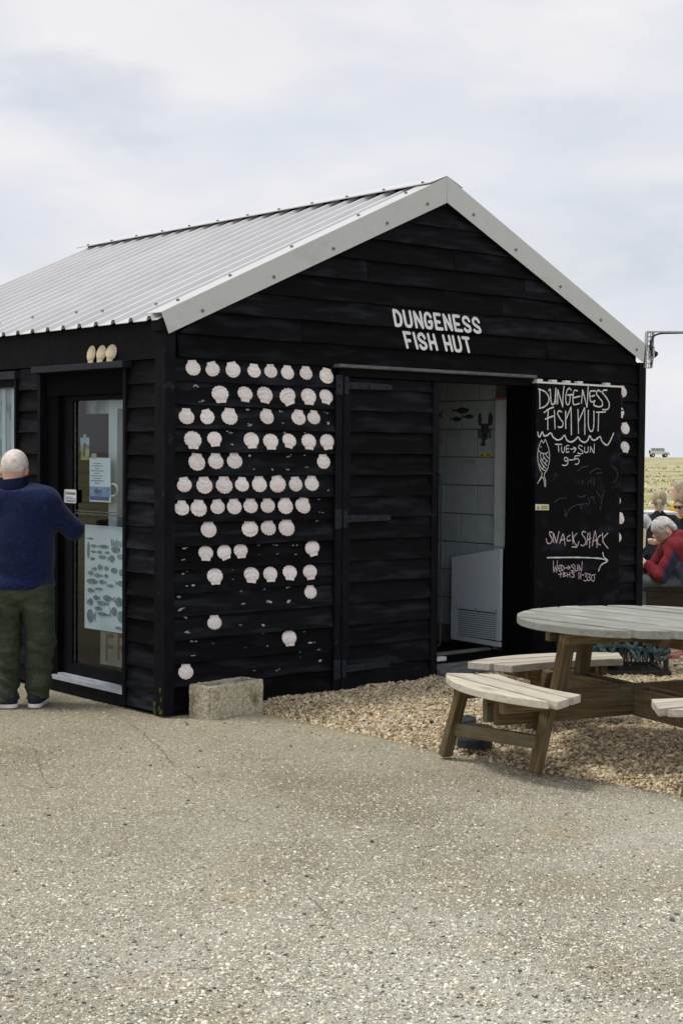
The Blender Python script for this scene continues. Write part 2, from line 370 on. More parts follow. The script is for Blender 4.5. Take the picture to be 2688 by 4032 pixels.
M['glue'] = noise_mat('grey_glue', [(0.30, (0.06, 0.07, 0.075)), (0.5, (0.30, 0.34, 0.35)), (0.65, (0.60, 0.62, 0.60))], 30, rough=0.8)
M['moss'] = noise_mat('green_moss', [(0.3, (0.03, 0.04, 0.012)), (0.7, (0.085, 0.11, 0.035))], 60, rough=0.95, spec=0.05, bump=0.6, bump_scale=150)
M['warm_shell'] = noise_mat('cream_shell', [(0.3, (0.52, 0.42, 0.26)), (0.6, (0.66, 0.58, 0.42)), (0.8, (0.74, 0.69, 0.56))], 20, rough=0.6)

def glass_mat():
    m, nt, N, L, B = mat_new('window_glass')
    N.remove(B)
    out = N['Material Output']
    g = N.new('ShaderNodeBsdfGlossy'); g.inputs['Roughness'].default_value = 0.015
    t = N.new('ShaderNodeBsdfTransparent'); t.inputs['Color'].default_value = (0.88, 0.92, 0.93, 1)
    f = N.new('ShaderNodeFresnel'); f.inputs['IOR'].default_value = 1.5
    mx = N.new('ShaderNodeMixShader')
    g2 = N.new('ShaderNodeNewGeometry'); iv = N.new('ShaderNodeMath'); iv.operation = 'SUBTRACT'; iv.inputs[0].default_value = 1.0; L.new(g2.outputs['Backfacing'], iv.inputs[1])
    fm = N.new('ShaderNodeMath'); fm.operation = 'MULTIPLY'; L.new(f.outputs[0], fm.inputs[0]); L.new(iv.outputs[0], fm.inputs[1])
    L.new(fm.outputs[0], mx.inputs['Fac']); L.new(t.outputs[0], mx.inputs[1]); L.new(g.outputs[0], mx.inputs[2])
    L.new(mx.outputs[0], out.inputs['Surface'])
    return m
M['glass'] = glass_mat()

def shell_mat():
    m, nt, N, L, B = mat_new('scallop_shell')
    tc = N.new('ShaderNodeTexCoord'); oi = N.new('ShaderNodeObjectInfo')
    # growth bands round the hinge (local hinge at z = +0.42)
    sx = N.new('ShaderNodeVectorMath'); sx.operation = 'SUBTRACT'; sx.inputs[1].default_value = (0, 0, 0.42)
    L.new(tc.outputs['Object'], sx.inputs[0])
    ln = N.new('ShaderNodeVectorMath'); ln.operation = 'LENGTH'; L.new(sx.outputs[0], ln.inputs[0])
    nz = N.new('ShaderNodeTexNoise'); nz.inputs['Scale'].default_value = 5.0; nz.inputs['Detail'].default_value = 4
    ad = N.new('ShaderNodeVectorMath'); ad.operation = 'ADD'
    mu = N.new('ShaderNodeMath'); mu.operation = 'MULTIPLY'; mu.inputs[1].default_value = 53
    L.new(oi.outputs['Random'], mu.inputs[0]); L.new(tc.outputs['Object'], ad.inputs[0]); L.new(mu.outputs[0], ad.inputs[1])
    L.new(ad.outputs[0], nz.inputs['Vector'])
    a2 = N.new('ShaderNodeMath'); a2.operation = 'ADD'; L.new(ln.outputs['Value'], a2.inputs[0]); L.new(mu.outputs[0], a2.inputs[1])
    bd = N.new('ShaderNodeTexNoise'); bd.noise_dimensions = '1D'; bd.inputs['Scale'].default_value = 9; bd.inputs['Detail'].default_value = 3
    L.new(a2.outputs[0], bd.inputs['W'])
    m1 = N.new('ShaderNodeMath'); m1.operation = 'MULTIPLY_ADD'; m1.inputs[1].default_value = 0.5
    L.new(bd.outputs['Fac'], m1.inputs[0])
    m2 = N.new('ShaderNodeMath'); m2.operation = 'MULTIPLY'; m2.inputs[1].default_value = 0.5; L.new(nz.outputs['Fac'], m2.inputs[0])
    L.new(m2.outputs[0], m1.inputs[2])
    r = N.new('ShaderNodeValToRGB'); els = r.color_ramp.elements; els.new(0.5)
    for e, (p, c) in zip(els, [(0.33, (0.66, 0.53, 0.50)), (0.46, (0.81, 0.735, 0.72)), (0.60, (0.88, 0.85, 0.84))]):
        e.position = p; e.color = (*c, 1)
    L.new(m1.outputs[0], r.inputs['Fac'])
    mr = N.new('ShaderNodeMapRange'); mr.inputs['To Min'].default_value = 0.90; mr.inputs['To Max'].default_value = 1.06
    L.new(oi.outputs['Random'], mr.inputs['Value'])
    sc = N.new('ShaderNodeVectorMath'); sc.operation = 'SCALE'
    L.new(r.outputs['Color'], sc.inputs[0]); L.new(mr.outputs['Result'], sc.inputs['Scale'])
    L.new(sc.outputs[0], B.inputs['Base Color'])
    B.inputs['Roughness'].default_value = 0.55; B.inputs['Specular IOR Level'].default_value = 0.3
    return m
M['shell'] = shell_mat()

# ---------------- measured layout (metres on the hut's walls)
SHELL_ROWS = [('u', [(0.178, 2.168, 0.116), (0.327, 2.166, 0.114), (0.486, 2.17, 0.121), (0.654, 2.169, 0.109), (0.79, 2.173, 0.109), (0.929, 2.17, 0.111), (1.085, 2.172, 0.111), (1.26, 2.161, 0.124)]), ('d', [(0.385, 2.016, 0.135), (0.583, 2.022, 0.122), (0.743, 2.022, 0.129), (0.929, 2.018, 0.139), (1.108, 2.022, 0.131), (1.261, 2.027, 0.12)]), ('u', [(0.129, 1.865, 0.121), (0.287, 1.867, 0.113), (0.46, 1.871, 0.13), (0.76, 1.879, 0.117), (1.024, 1.878, 0.123), (1.155, 1.881, 0.114)]), ('d', [(0.178, 1.724, 0.135), (0.345, 1.733, 0.116), (0.635, 1.727, 0.125), (0.792, 1.722, 0.128), (0.947, 1.728, 0.118), (1.112, 1.724, 0.127), (1.271, 1.726, 0.129)]), ('u', [(0.21, 1.583, 0.13), (0.356, 1.588, 0.123), (0.504, 1.591, 0.125), (1.243, 1.589, 0.118)]), ('u', [(0.117, 1.441, 0.115), (0.269, 1.437, 0.127), (0.422, 1.436, 0.134), (0.563, 1.44, 0.114), (0.703, 1.441, 0.124), (0.854, 1.44, 0.138), (1.004, 1.44, 0.116), (1.142, 1.443, 0.123)]), ('u', [(0.099, 1.297, 0.115), (0.226, 1.294, 0.127), (0.373, 1.3, 0.115), (0.504, 1.3, 0.119), (0.634, 1.302, 0.119), (0.774, 1.302, 0.121), (0.919, 1.297, 0.13), (1.067, 1.297, 0.131)]), ('u', [(0.305, 1.16, 0.124), (0.63, 1.156, 0.136), (0.78, 1.158, 0.126), (0.931, 1.155, 0.137)]), ('d', [(0.284, 1.014, 0.116), (0.427, 1.014, 0.114), (0.558, 1.019, 0.114), (1.152, 1.015, 0.128)]), ('d', [(0.355, 0.864, 0.125), (0.645, 0.861, 0.126), (0.798, 0.857, 0.118), (0.961, 0.861, 0.122), (1.132, 0.857, 0.123)]), ('u', [(1.14, 0.719, 0.108)]), ('u', [(0.353, 0.567, 0.113)]), ('d', [(0.961, 0.427, 0.125)]), ('u', [(0.135, 0.272, 0.116)])]
SHELLS_RIGHT = [(4.354, 2.158), (4.322, 1.997), (4.398, 1.865), (4.399, 1.719), (4.282, 1.576), (4.291, 1.438), (4.303, 1.292), (4.349, 1.144), (4.318, 0.998)]
LEDGE_SHELLS = [(-0.045, 0.807, 2.258), (-0.045, 0.684, 2.25), (-0.045, 0.564, 2.257)]
GLUE = [(0.206, 2.059, 0.05), (0.241, 1.967, 0.042), (0.603, 1.916, 0.046), (0.612, 1.826, 0.038), (0.878, 1.917, 0.042), (0.895, 1.843, 0.04), (1.269, 1.921, 0.038), (1.275, 1.844, 0.042), (0.476, 1.773, 0.038), (0.484, 1.699, 0.046), (0.929, 1.78, 0.046), (1.09, 1.782, 0.038), (0.634, 1.626, 0.042), (0.64, 1.539, 0.029), (0.794, 1.538, 0.042), (0.941, 1.626, 0.042), (0.933, 1.539, 0.029), (1.086, 1.628, 0.033), (1.087, 1.555, 0.035), (1.268, 1.401, 0.038), (1.212, 1.341, 0.033), (1.228, 1.251, 0.029), (1.203, 1.193, 0.033), (1.203, 1.194, 0.032), (1.2, 1.113, 0.018), (0.129, 1.048, 0.046), (0.112, 0.977, 0.033), (0.144, 0.901, 0.018), (0.159, 0.815, 0.048), (0.113, 0.886, 0.029), (0.093, 0.744, 0.038), (0.091, 0.671, 0.05), (0.139, 0.611, 0.043), (0.144, 0.522, 0.054), (0.206, 0.46, 0.05), (0.201, 0.372, 0.042), (0.711, 1.047, 0.025), (0.852, 1.044, 0.033), (1.013, 1.041, 0.032), (0.703, 0.987, 0.013), (0.857, 0.985, 0.022), (1.004, 0.976, 0.028), (0.5, 0.899, 0.02), (0.495, 0.837, 0.018), (0.568, 0.759, 0.035), (0.571, 0.673, 0.03), (0.768, 0.759, 0.03), (0.943, 0.762, 0.038), (0.785, 0.68, 0.05), (0.953, 0.672, 0.054), (0.555, 0.535, 0.053), (0.73, 0.529, 0.048), (1.144, 0.382, 0.05), (1.098, 0.457, 0.017), (1.057, 0.32, 0.033), (1.058, 0.291, 0.013), (1.244, 0.256, 0.058), (1.223, 0.326, 0.038), (0.667, 0.237, 0.022), (0.864, 0.224, 0.033), (0.59, 0.391, 0.018), (0.78, 0.386, 0.03), (0.346, 0.44, 0.025), (0.749, 0.469, 0.015)]
SIGN = [[[(1.8654, 2.6402), (1.8751, 2.5352)], [(1.8654, 2.6402), (1.8964, 2.6348), (1.9223, 2.6113), (1.9297, 2.5789), (1.9231, 2.5507), (1.9047, 2.5385), (1.8751, 2.5337)]], [[(1.9593, 2.6415), (1.9687, 2.5687), (1.9774, 2.544), (1.9998, 2.5352), (2.0193, 2.544), (2.0279, 2.5725), (2.0192, 2.642)]], [[(2.0599, 2.6417), (2.0721, 2.5334)], [(2.0599, 2.6417), (2.1321, 2.534)], [(2.1199, 2.6421), (2.1321, 2.534)]], [[(2.2179, 2.6178), (2.2055, 2.6349), (2.1839, 2.6402), (2.1649, 2.6246), (2.1619, 2.586), (2.1711, 2.5481), (2.1963, 2.5327), (2.2176, 2.5458), (2.2242, 2.5822), (2.1991, 2.5806)]], [[(2.3098, 2.6403), (2.2556, 2.6408), (2.2682, 2.5282), (2.3246, 2.53)], [(2.2637, 2.5872), (2.302, 2.5855)]], [[(2.3491, 2.6402), (2.3625, 2.5286)], [(2.3491, 2.6402), (2.4196, 2.5294)], [(2.4046, 2.6402), (2.4196, 2.5294)]], [[(2.5042, 2.64), (2.4465, 2.6414), (2.4579, 2.529), (2.5208, 2.529)], [(2.4518, 2.5844), (2.4955, 2.5819)]], [[(2.6054, 2.6139), (2.59, 2.634), (2.5638, 2.6375), (2.5453, 2.6232), (2.5495, 2.5999), (2.5759, 2.5832), (2.6023, 2.5716), (2.6102, 2.5484), (2.5918, 2.5289), (2.5693, 2.5303), (2.554, 2.5504)]], [[(2.7051, 2.6123), (2.688, 2.6323), (2.6653, 2.6367), (2.6466, 2.6218), (2.6508, 2.5983), (2.6738, 2.5823), (2.7005, 2.5697), (2.7123, 2.5465), (2.6937, 2.5253), (2.6709, 2.5272), (2.6517, 2.5483)]], [[(1.9866, 2.3873), (1.9656, 2.4926), (2.0214, 2.4918)], [(1.9754, 2.4374), (2.0173, 2.4387)]], [[(2.0586, 2.4929), (2.0812, 2.3871)]], [[(2.1616, 2.4655), (2.1471, 2.4852), (2.1257, 2.4917), (2.1046, 2.4777), (2.1085, 2.4549), (2.1336, 2.4384), (2.1622, 2.4271), (2.1711, 2.4045), (2.1521, 2.3881), (2.1307, 2.3896), (2.1127, 2.4091)]], [[(2.1983, 2.4933), (2.2164, 2.3863)], [(2.2529, 2.4923), (2.274, 2.3866)], [(2.2085, 2.4373), (2.2624, 2.4376)]], [[(2.3485, 2.4915), (2.3684, 2.3872)], [(2.4055, 2.4921), (2.4234, 2.3863)], [(2.3581, 2.4365), (2.4137, 2.4374)]], [[(2.4459, 2.4918), (2.4559, 2.4219), (2.4637, 2.3962), (2.4861, 2.3879), (2.5082, 2.3958), (2.5174, 2.4251), (2.5044, 2.4914)]], [[(2.5438, 2.4895), (2.6037, 2.4875)], [(2.5737, 2.4885), (2.5942, 2.3881)]]]
CHALK = {'title': [[(3.3011, 2.1395), (3.3066, 2.001)], [(3.292, 2.1416), (3.3632, 2.1245), (3.4052, 2.0831), (3.3969, 2.04), (3.3564, 2.0114), (3.304, 1.9985)], [(3.4041, 2.135), (3.4195, 2.1417), (3.4286, 2.0593), (3.443, 2.0321), (3.4613, 2.0357), (3.4746, 2.0606), (3.4819, 2.153)], [(3.4819, 2.153), (3.4844, 2.0363)], [(3.5052, 2.1445), (3.5047, 2.0369)], [(3.5052, 2.1445), (3.5637, 2.0169)], [(3.5637, 2.0169), (3.5664, 2.1065), (3.5762, 2.1716)], [(3.6593, 2.1466), (3.6402, 2.1602), (3.6142, 2.1451), (3.5966, 2.0951), (3.6052, 2.0458), (3.6242, 2.0339), (3.6426, 2.0531), (3.6481, 2.0997)], [(3.6179, 2.1081), (3.679, 2.1131)], [(3.7304, 2.144), (3.6897, 2.1383), (3.6862, 2.0419), (3.7564, 2.0469)], [(3.689, 2.0886), (3.7627, 2.1033)], [(3.7801, 2.0507), (3.7922, 2.1511)], [(3.7922, 2.1511), (3.8479, 2.0212)], [(3.8479, 2.0212), (3.8569, 2.1783)], [(3.9417, 2.1498), (3.879, 2.1401), (3.8903, 2.0663), (3.9435, 2.0742)], [(3.8866, 2.1039), (3.9358, 2.1143)], [(4.0102, 2.1457), (3.9757, 2.1559), (3.9568, 2.1313), (3.9868, 2.1007), (4.0267, 2.0702), (4.0274, 2.0386), (3.9885, 2.028), (3.9297, 2.0391), (3.932, 2.0663)], [(4.0836, 2.1608), (4.0442, 2.1582), (4.028, 2.1399), (4.0751, 2.1034), (4.1127, 2.06), (4.1067, 2.0216), (4.0774, 2.0069), (4.0331, 2.007)], [(3.3979, 1.9911), (3.3949, 1.9176), (3.3965, 1.8411)], [(3.3527, 1.9674), (3.4024, 1.9943), (3.4572, 2.011)], [(3.3674, 1.9188), (3.454, 1.9434)], [(3.4669, 1.9867), (3.4773, 1.8485)], [(3.5506, 1.9764), (3.5225, 1.985), (3.5044, 1.963), (3.5331, 1.9266), (3.5663, 1.8964), (3.5623, 1.8685), (3.5345, 1.8588), (3.5112, 1.8633)], [(3.5953, 1.9837), (3.6, 1.8537)], [(3.5968, 1.9156), (3.6575, 2.0162)], [(3.6575, 2.0162), (3.6669, 1.8051)], [(3.7384, 1.9996), (3.7492, 1.8157)], [(3.7471, 1.9062), (3.8145, 2.0141)], [(3.8173, 2.0141), (3.8239, 1.8105)], [(3.861, 1.9964), (3.8636, 1.8834), (3.8859, 1.8397), (3.9149, 1.8402), (3.9285, 1.8846), (3.9279, 1.9918)], [(3.9553, 1.9842), (4.068, 1.9889)], [(3.9846, 1.9837), (3.9812, 1.8381)]], 'wave': [[(3.2877, 1.8179), (3.2927, 1.7936), (3.311, 1.7848), (3.3349, 1.8187), (3.3609, 1.7915), (3.3974, 1.7982), (3.4337, 1.814), (3.462, 1.7837), (3.5087, 1.7628), (3.555, 1.7726), (3.5918, 1.7978), (3.6208, 1.761), (3.6681, 1.7491), (3.7151, 1.7653), (3.7479, 1.7875), (3.7819, 1.7598), (3.8253, 1.7478), (3.8635, 1.7639), (3.8849, 1.7988), (3.9166, 1.7709), (3.9555, 1.7682), (4.0087, 1.7942), (4.034, 1.7596), (4.0741, 1.7346), (4.1038, 1.7317), (4.1377, 1.7672), (4.1761, 1.8252)]], 'fish': [[(3.3297, 1.7606), (3.3034, 1.7145), (3.2891, 1.6596), (3.294, 1.5986), (3.3161, 1.5376), (3.3414, 1.5009), (3.2911, 1.4308), (3.3491, 1.4794), (3.378, 1.4057), (3.3818, 1.4455), (3.3669, 1.5008), (3.4027, 1.5437), (3.4214, 1.6113), (3.4183, 1.6727), (3.399, 1.7216), (3.3706, 1.7641), (3.3529, 1.7395), (3.3297, 1.7606)], [(3.3014, 1.6779), (3.3272, 1.6629), (3.3728, 1.657), (3.4046, 1.6695)], [(3.3183, 1.6536), (3.3281, 1.617), (3.3652, 1.5866), (3.393, 1.5682)], [(3.3501, 1.6538), (3.3644, 1.6233), (3.4015, 1.5989)], [(3.3146, 1.6109), (3.3379, 1.5804), (3.3843, 1.5437)], [(3.3774, 1.6571), (3.3916, 1.6357), (3.4148, 1.6235)], [(3.3061, 1.5803), (3.3387, 1.5437), (3.3755, 1.5284)], [(3.3189, 1.711), (3.3262, 1.7074)], [(3.3419, 1.611), (3.3507, 1.6232)], [(3.3744, 1.5805), (3.385, 1.5989)], [(3.3388, 1.5376), (3.3566, 1.559)]], 'hours': [[(3.4863, 1.7298), (3.5606, 1.7294)], [(3.5187, 1.7289), (3.5273, 1.6734)], [(3.5563, 1.7108), (3.5618, 1.6737), (3.5852, 1.6707), (3.5937, 1.7111)], [(3.6423, 1.7209), (3.6124, 1.7162), (3.6152, 1.671), (3.6434, 1.6743)], [(3.6128, 1.6939), (3.6391, 1.6978)], [(3.6618, 1.6943), (3.7261, 1.6967)], [(3.6974, 1.7089), (3.7261, 1.6967), (3.6983, 1.6684)], [(3.7973, 1.7161), (3.7684, 1.7252), (3.7545, 1.7063), (3.7883, 1.6878), (3.8079, 1.6691), (3.7842, 1.6577), (3.7459, 1.6656)], [(3.8262, 1.7101), (3.827, 1.6756), (3.8512, 1.6694), (3.8655, 1.6758), (3.8695, 1.7136)], [(3.8946, 1.6729), (3.8965, 1.7139)], [(3.8965, 1.7139), (3.9385, 1.6637)], [(3.9385, 1.6637), (3.9417, 1.7364)], [(3.6284, 1.6244), (3.6001, 1.6305), (3.5912, 1.6119), (3.6149, 1.5995), (3.6333, 1.6182), (3.6294, 1.5809), (3.6015, 1.5685), (3.5687, 1.5715)], [(3.6476, 1.6102), (3.709, 1.6136)], [(3.7702, 1.6451), (3.7179, 1.6404), (3.7136, 1.6186), (3.7468, 1.6218), (3.7635, 1.6031), (3.7477, 1.5812), (3.7193, 1.578)]], 'faint': [[(3.749, 1.5248), (3.7962, 1.553), (3.8633, 1.5625)], [(4.1676, 1.5627), (4.2184, 1.5307), (4.2295, 1.4856), (4.2005, 1.4408), (4.1707, 1.4346)], [(3.9137, 1.4741), (3.9147, 1.4298)], [(3.9478, 1.4739), (3.9444, 1.4106)], [(3.803, 1.4619), (3.8181, 1.4304)], [(3.8665, 1.4238), (3.8998, 1.4489)], [(3.4955, 1.5128), (3.4979, 1.4881)], [(3.9714, 1.5055), (4.0399, 1.5117)], [(3.8934, 1.512), (3.9705, 1.5436), (4.0197, 1.5372)], [(3.4818, 1.2868), (3.5369, 1.3138)], [(3.7532, 1.3392), (3.7726, 1.3233), (3.8492, 1.3349)], [(3.5462, 1.3137), (3.621, 1.319)], [(4.0678, 1.377), (4.0448, 1.3072), (4.0223, 1.2183)], [(3.9746, 1.3716), (4.0349, 1.3073)], [(3.6102, 1.1697), (3.6513, 1.225), (3.7358, 1.2611), (3.8699, 1.2716)], [(3.6041, 1.2321), (3.6102, 1.1697)], [(3.8738, 1.3157), (3.8987, 1.2838), (3.8704, 1.2526)], [(3.9028, 1.3185), (3.9513, 1.3211)], [(3.9269, 1.3245), (3.9624, 1.267)], [(3.7891, 1.2288), (3.798, 1.2601)]], 'snack': [[(3.4662, 1.0584), (3.4357, 1.0624), (3.4408, 1.0375), (3.4646, 1.0059), (3.4513, 0.9785), (3.4145, 0.9766), (3.3972, 1.0111)], [(3.4775, 1.0488), (3.4836, 0.9793)], [(3.4822, 1.0487), (3.5162, 0.9764)], [(3.5162, 0.9764), (3.5423, 1.0594)], [(3.5535, 0.9752), (3.5895, 1.0395), (3.6148, 0.9577)], [(3.5624, 0.9936), (3.6091, 1.0046)], [(3.6698, 1.0309), (3.6371, 1.0131), (3.6424, 0.988), (3.6772, 0.9919)], [(3.6976, 1.0552), (3.7063, 0.9641)], [(3.7503, 1.0412), (3.7083, 1.0047), (3.7525, 0.9437), (3.7756, 0.9775)], [(3.6955, 0.9393), (3.7526, 0.9362)], [(3.8557, 1.0496), (3.8171, 1.0532), (3.8127, 1.0331), (3.8472, 1.0006), (3.8576, 0.9686), (3.8292, 0.9443), (3.8002, 0.9516)], [(3.8802, 1.0375), (3.8677, 0.9493)], [(3.9043, 1.0432), (3.902, 0.9292)], [(3.8717, 0.9859), (3.915, 0.9985)], [(3.9358, 0.9407), (3.9673, 1.0541), (3.9919, 0.9261)], [(3.9398, 0.9774), (3.9915, 0.9835)], [(4.0368, 1.0204), (4.0028, 1.0022), (3.999, 0.9577), (4.0317, 0.9439)], [(4.0542, 1.0358), (4.0629, 0.9621)], [(4.1206, 1.034), (4.0604, 0.9813), (4.1235, 0.9139)]], 'arrow': [[(3.4149, 0.8668), (3.764, 0.8552), (4.0362, 0.8365), (4.1259, 0.8137)], [(4.0648, 0.8821), (4.0804, 0.8463), (4.1259, 0.8137), (4.0571, 0.7896), (4.0329, 0.7682), (4.0188, 0.7401)]], 'days': [[(3.4819, 0.8413), (3.4884, 0.7542), (3.5061, 0.7938), (3.5209, 0.7528), (3.5284, 0.8394)], [(3.5731, 0.8015), (3.5461, 0.797), (3.5487, 0.7608), (3.574, 0.7622)], [(3.5483, 0.7795), (3.567, 0.7812)], [(3.5759, 0.8033), (3.5787, 0.7608)], [(3.5759, 0.8033), (3.6043, 0.7896), (3.6047, 0.7709), (3.5787, 0.7595)], [(3.6186, 0.7796), (3.6753, 0.7803)], [(3.6513, 0.7939), (3.6781, 0.7802), (3.6519, 0.7676)], [(3.7194, 0.8036), (3.6911, 0.7922), (3.7182, 0.7722), (3.7138, 0.7536), (3.6852, 0.758)], [(3.7319, 0.7968), (3.7376, 0.7557), (3.7615, 0.7546), (3.7653, 0.7985)], [(3.7807, 0.7506), (3.7816, 0.7947), (3.8095, 0.7493), (3.8175, 0.8216)], [(3.5447, 0.733), (3.5821, 0.7344)], [(3.5677, 0.7488), (3.5685, 0.7101)], [(3.5959, 0.7463), (3.5966, 0.7138)], [(3.5959, 0.7463), (3.6195, 0.739), (3.6009, 0.7305), (3.6265, 0.7199), (3.5966, 0.7138)], [(3.6383, 0.7444), (3.6437, 0.7097)], [(3.6714, 0.7429), (3.6721, 0.7084)], [(3.6415, 0.7267), (3.6717, 0.7272)], [(3.6903, 0.7452), (3.6904, 0.7389)], [(3.7255, 0.7436), (3.6999, 0.7385), (3.7241, 0.7185), (3.7149, 0.7033), (3.6958, 0.7073)], [(3.7781, 0.7381), (3.7793, 0.6876)], [(3.8002, 0.7371), (3.8013, 0.6866)], [(3.8103, 0.7177), (3.8392, 0.7164)], [(3.8485, 0.7286), (3.8777, 0.7241), (3.8587, 0.706), (3.8833, 0.689), (3.8644, 0.6677), (3.8353, 0.6755)], [(3.8874, 0.7205), (3.9167, 0.716), (3.8977, 0.6978), (3.9204, 0.6809), (3.9032, 0.669), (3.8788, 0.6734)], [(3.9753, 0.7133), (3.9315, 0.7058), (3.9322, 0.674), (3.957, 0.66), (3.9662, 0.6851), (3.9558, 0.711)]]}
CHART_FISH = [(1.054, 1.058, 0.078, 0.012), (1.071, 0.978, 0.039, 0.093), (0.989, 1.01, 0.091, 0.02), (0.875, 1.012, 0.094, 0.023), (1.002, 0.972, 0.06, 0.017), (0.924, 0.973, 0.049, 0.022), (0.839, 0.974, 0.056, 0.018), (0.73, 0.999, 0.088, 0.039), (0.661, 0.956, 0.087, 0.032), (0.786, 0.937, 0.079, 0.044), (1.018, 0.924, 0.048, 0.022), (0.894, 0.942, 0.074, 0.024), (0.995, 0.857, 0.058, 0.022), (0.919, 0.872, 0.053, 0.037), (0.842, 0.869, 0.047, 0.027), (0.748, 0.86, 0.067, 0.034), (0.656, 0.852, 0.057, 0.041), (0.945, 0.815, 0.091, 0.025), (0.846, 0.819, 0.047, 0.024), (1.022, 0.771, 0.116, 0.032), (0.888, 0.775, 0.076, 0.026), (0.679, 0.78, 0.087, 0.034), (1.036, 0.709, 0.077, 0.029), (0.936, 0.726, 0.076, 0.015), (0.794, 0.757, 0.075, 0.02), (0.964, 0.663, 0.072, 0.029), (0.812, 0.67, 0.122, 0.039), (0.687, 0.657, 0.078, 0.056), (0.883, 0.632, 0.123, 0.029), (1.031, 0.535, 0.097, 0.083), (0.756, 0.589, 0.074, 0.054), (0.664, 0.562, 0.064, 0.068), (0.868, 0.56, 0.142, 0.022), (1.051, 0.631, 0.068, 0.044), (0.677, 0.484, 0.092, 0.02), (0.944, 0.594, 0.076, 0.024), (1.042, 0.828, 0.058, 0.029)]
CRACKS = [([(-0.231, 0.099), (-0.317, -0.119), (-0.388, -0.334), (-0.521, -0.638), (-0.613, -0.862), (-0.7, -1.044), (-0.776, -1.217), (-0.827, -1.317)], 0.007), ([(-0.849, -1.402), (-0.9, -1.562), (-0.947, -1.685)], 0.006), ([(-1.012, -0.104), (-1.196, -0.518), (-1.468, -1.079), (-1.535, -1.281)], 0.004), ([(-1.124, -2.024), (-1.187, -2.197), (-1.211, -2.313), (-1.221, -2.409), (-1.215, -2.465)], 0.005), ([(-2.663, -3.566), (-2.687, -3.67), (-2.693, -3.745), (-2.669, -3.796)], 0.004), ([(-1.692, -3.405), (-1.761, -3.565), (-1.815, -3.691), (-1.856, -3.788)], 0.005)]

# ------------------------------------------------------------ ground
def lattice(x, y, s=1.0):
    """cheap smooth pseudo noise, -1..1"""
    return (np.sin(1.7*x*s+0.6*np.sin(2.3*y*s+1.0))*np.cos(1.9*y*s+0.8*np.sin(1.3*x*s)) +
            0.5*np.sin(3.9*x*s+1.3+1.1*np.sin(3.1*y*s))*np.cos(4.3*y*s+0.4))/1.5

def grid_mesh(name, P, mat, smooth=True, kind='structure', wrap=False):
    n, m, _ = P.shape
    idx = np.arange(n*m).reshape(n, m)
    if wrap: a, b, c, d = idx[:-1], idx[1:], np.roll(idx, -1, 1)[1:], np.roll(idx, -1, 1)[:-1]
    else: a, b, c, d = idx[:-1, :-1], idx[1:, :-1], idx[1:, 1:], idx[:-1, 1:]
    F = np.stack([a, b, c, d], -1).reshape(-1, 4)
    me = bpy.data.meshes.new(name)
    me.from_pydata(P.reshape(-1, 3).tolist(), [], F.tolist())
    o = link(name, me, mat, smooth=smooth)
    return tag(o, kind=kind)

def ground_mat():
    m, nt, N, L, B = mat_new('grassy_shingle_heath')
    tc = N.new('ShaderNodeTexCoord')
    n1 = N.new('ShaderNodeTexNoise'); n1.inputs['Scale'].default_value = 0.16; n1.inputs['Detail'].default_value = 8; n1.inputs['Roughness'].default_value = 0.65
    n2 = N.new('ShaderNodeTexNoise'); n2.inputs['Scale'].default_value = 1.4; n2.inputs['Detail'].default_value = 6
    L.new(tc.outputs['Object'], n1.inputs['Vector']); L.new(tc.outputs['Object'], n2.inputs['Vector'])
    ad = N.new('ShaderNodeMath'); ad.operation = 'MULTIPLY_ADD'; ad.inputs[1].default_value = 0.35
    L.new(n2.outputs['Fac'], ad.inputs[0])
    mu = N.new('ShaderNodeMath'); mu.operation = 'MULTIPLY'; mu.inputs[1].default_value = 0.65; L.new(n1.outputs['Fac'], mu.inputs[0])
    L.new(mu.outputs[0], ad.inputs[2])
    r = N.new('ShaderNodeValToRGB'); els = r.color_ramp.elements
    for _ in range(3): els.new(0.5)
    for e, (p, c) in zip(els, [(0.36, (0.19, 0.20, 0.085)), (0.45, (0.31, 0.305, 0.15)), (0.52, (0.41, 0.385, 0.23)), (0.58, (0.48, 0.43, 0.31)), (0.66, (0.55, 0.50, 0.41))]):
        e.position = p; e.color = (*c, 1)
    L.new(ad.outputs[0], r.inputs['Fac'])
    L.new(r.outputs['Color'], B.inputs['Base Color']); B.inputs['Roughness'].default_value = 0.95; B.inputs['Specular IOR Level'].default_value = 0.05
    b = N.new('ShaderNodeBump'); b.inputs['Strength'].default_value = 0.7; b.inputs['Distance'].default_value = 0.15
    L.new(n2.outputs['Fac'], b.inputs['Height']); L.new(b.outputs['Normal'], B.inputs['Normal'])
    return m

def terrain(x, y):
    r = np.hypot(x, y)
    s = np.clip((r-45)/240, 0, 1); s = s*s*(3-2*s)
    z = -0.09 + 1.42*s + 0.05*lattice(x, y, 0.12)*np.clip((r-14)/20, 0, 1)
    return np.where(r > 320, z-(r-320)*0.012, z)
rad = np.concatenate([[0.01], np.geomspace(2, 1200, 70)])
ang = np.linspace(0, 2*math.pi, 144, endpoint=False)
RR, AA = np.meshgrid(rad, ang, indexing='ij')
GX, GY = RR*np.cos(AA), RR*np.sin(AA)
grid_mesh('ground', np.stack([GX, GY, terrain(GX, GY)], -1), ground_mat(), wrap=True)

# the concrete apron, its right-hand edge running out from the hut corner
EDGE_Y = np.array([-16, -6, -3.363, -2.471, -1.789, -0.655, -0.325, 0.0, 8.0])
EDGE_X = np.array([1.6, 1.0, 0.728, 0.662, 0.615, 0.581, 0.545, 0.52, 0.5])
def edge_x(y): return np.interp(y, EDGE_Y, EDGE_X) + 0.016*np.sin(7.1*y+0.4)*np.sin(3.3*y) + 0.008*np.sin(23*y)
def apron_z(x, y): return 0.006*lattice(x, y, 0.9) + 0.002*lattice(x, y, 4.0)

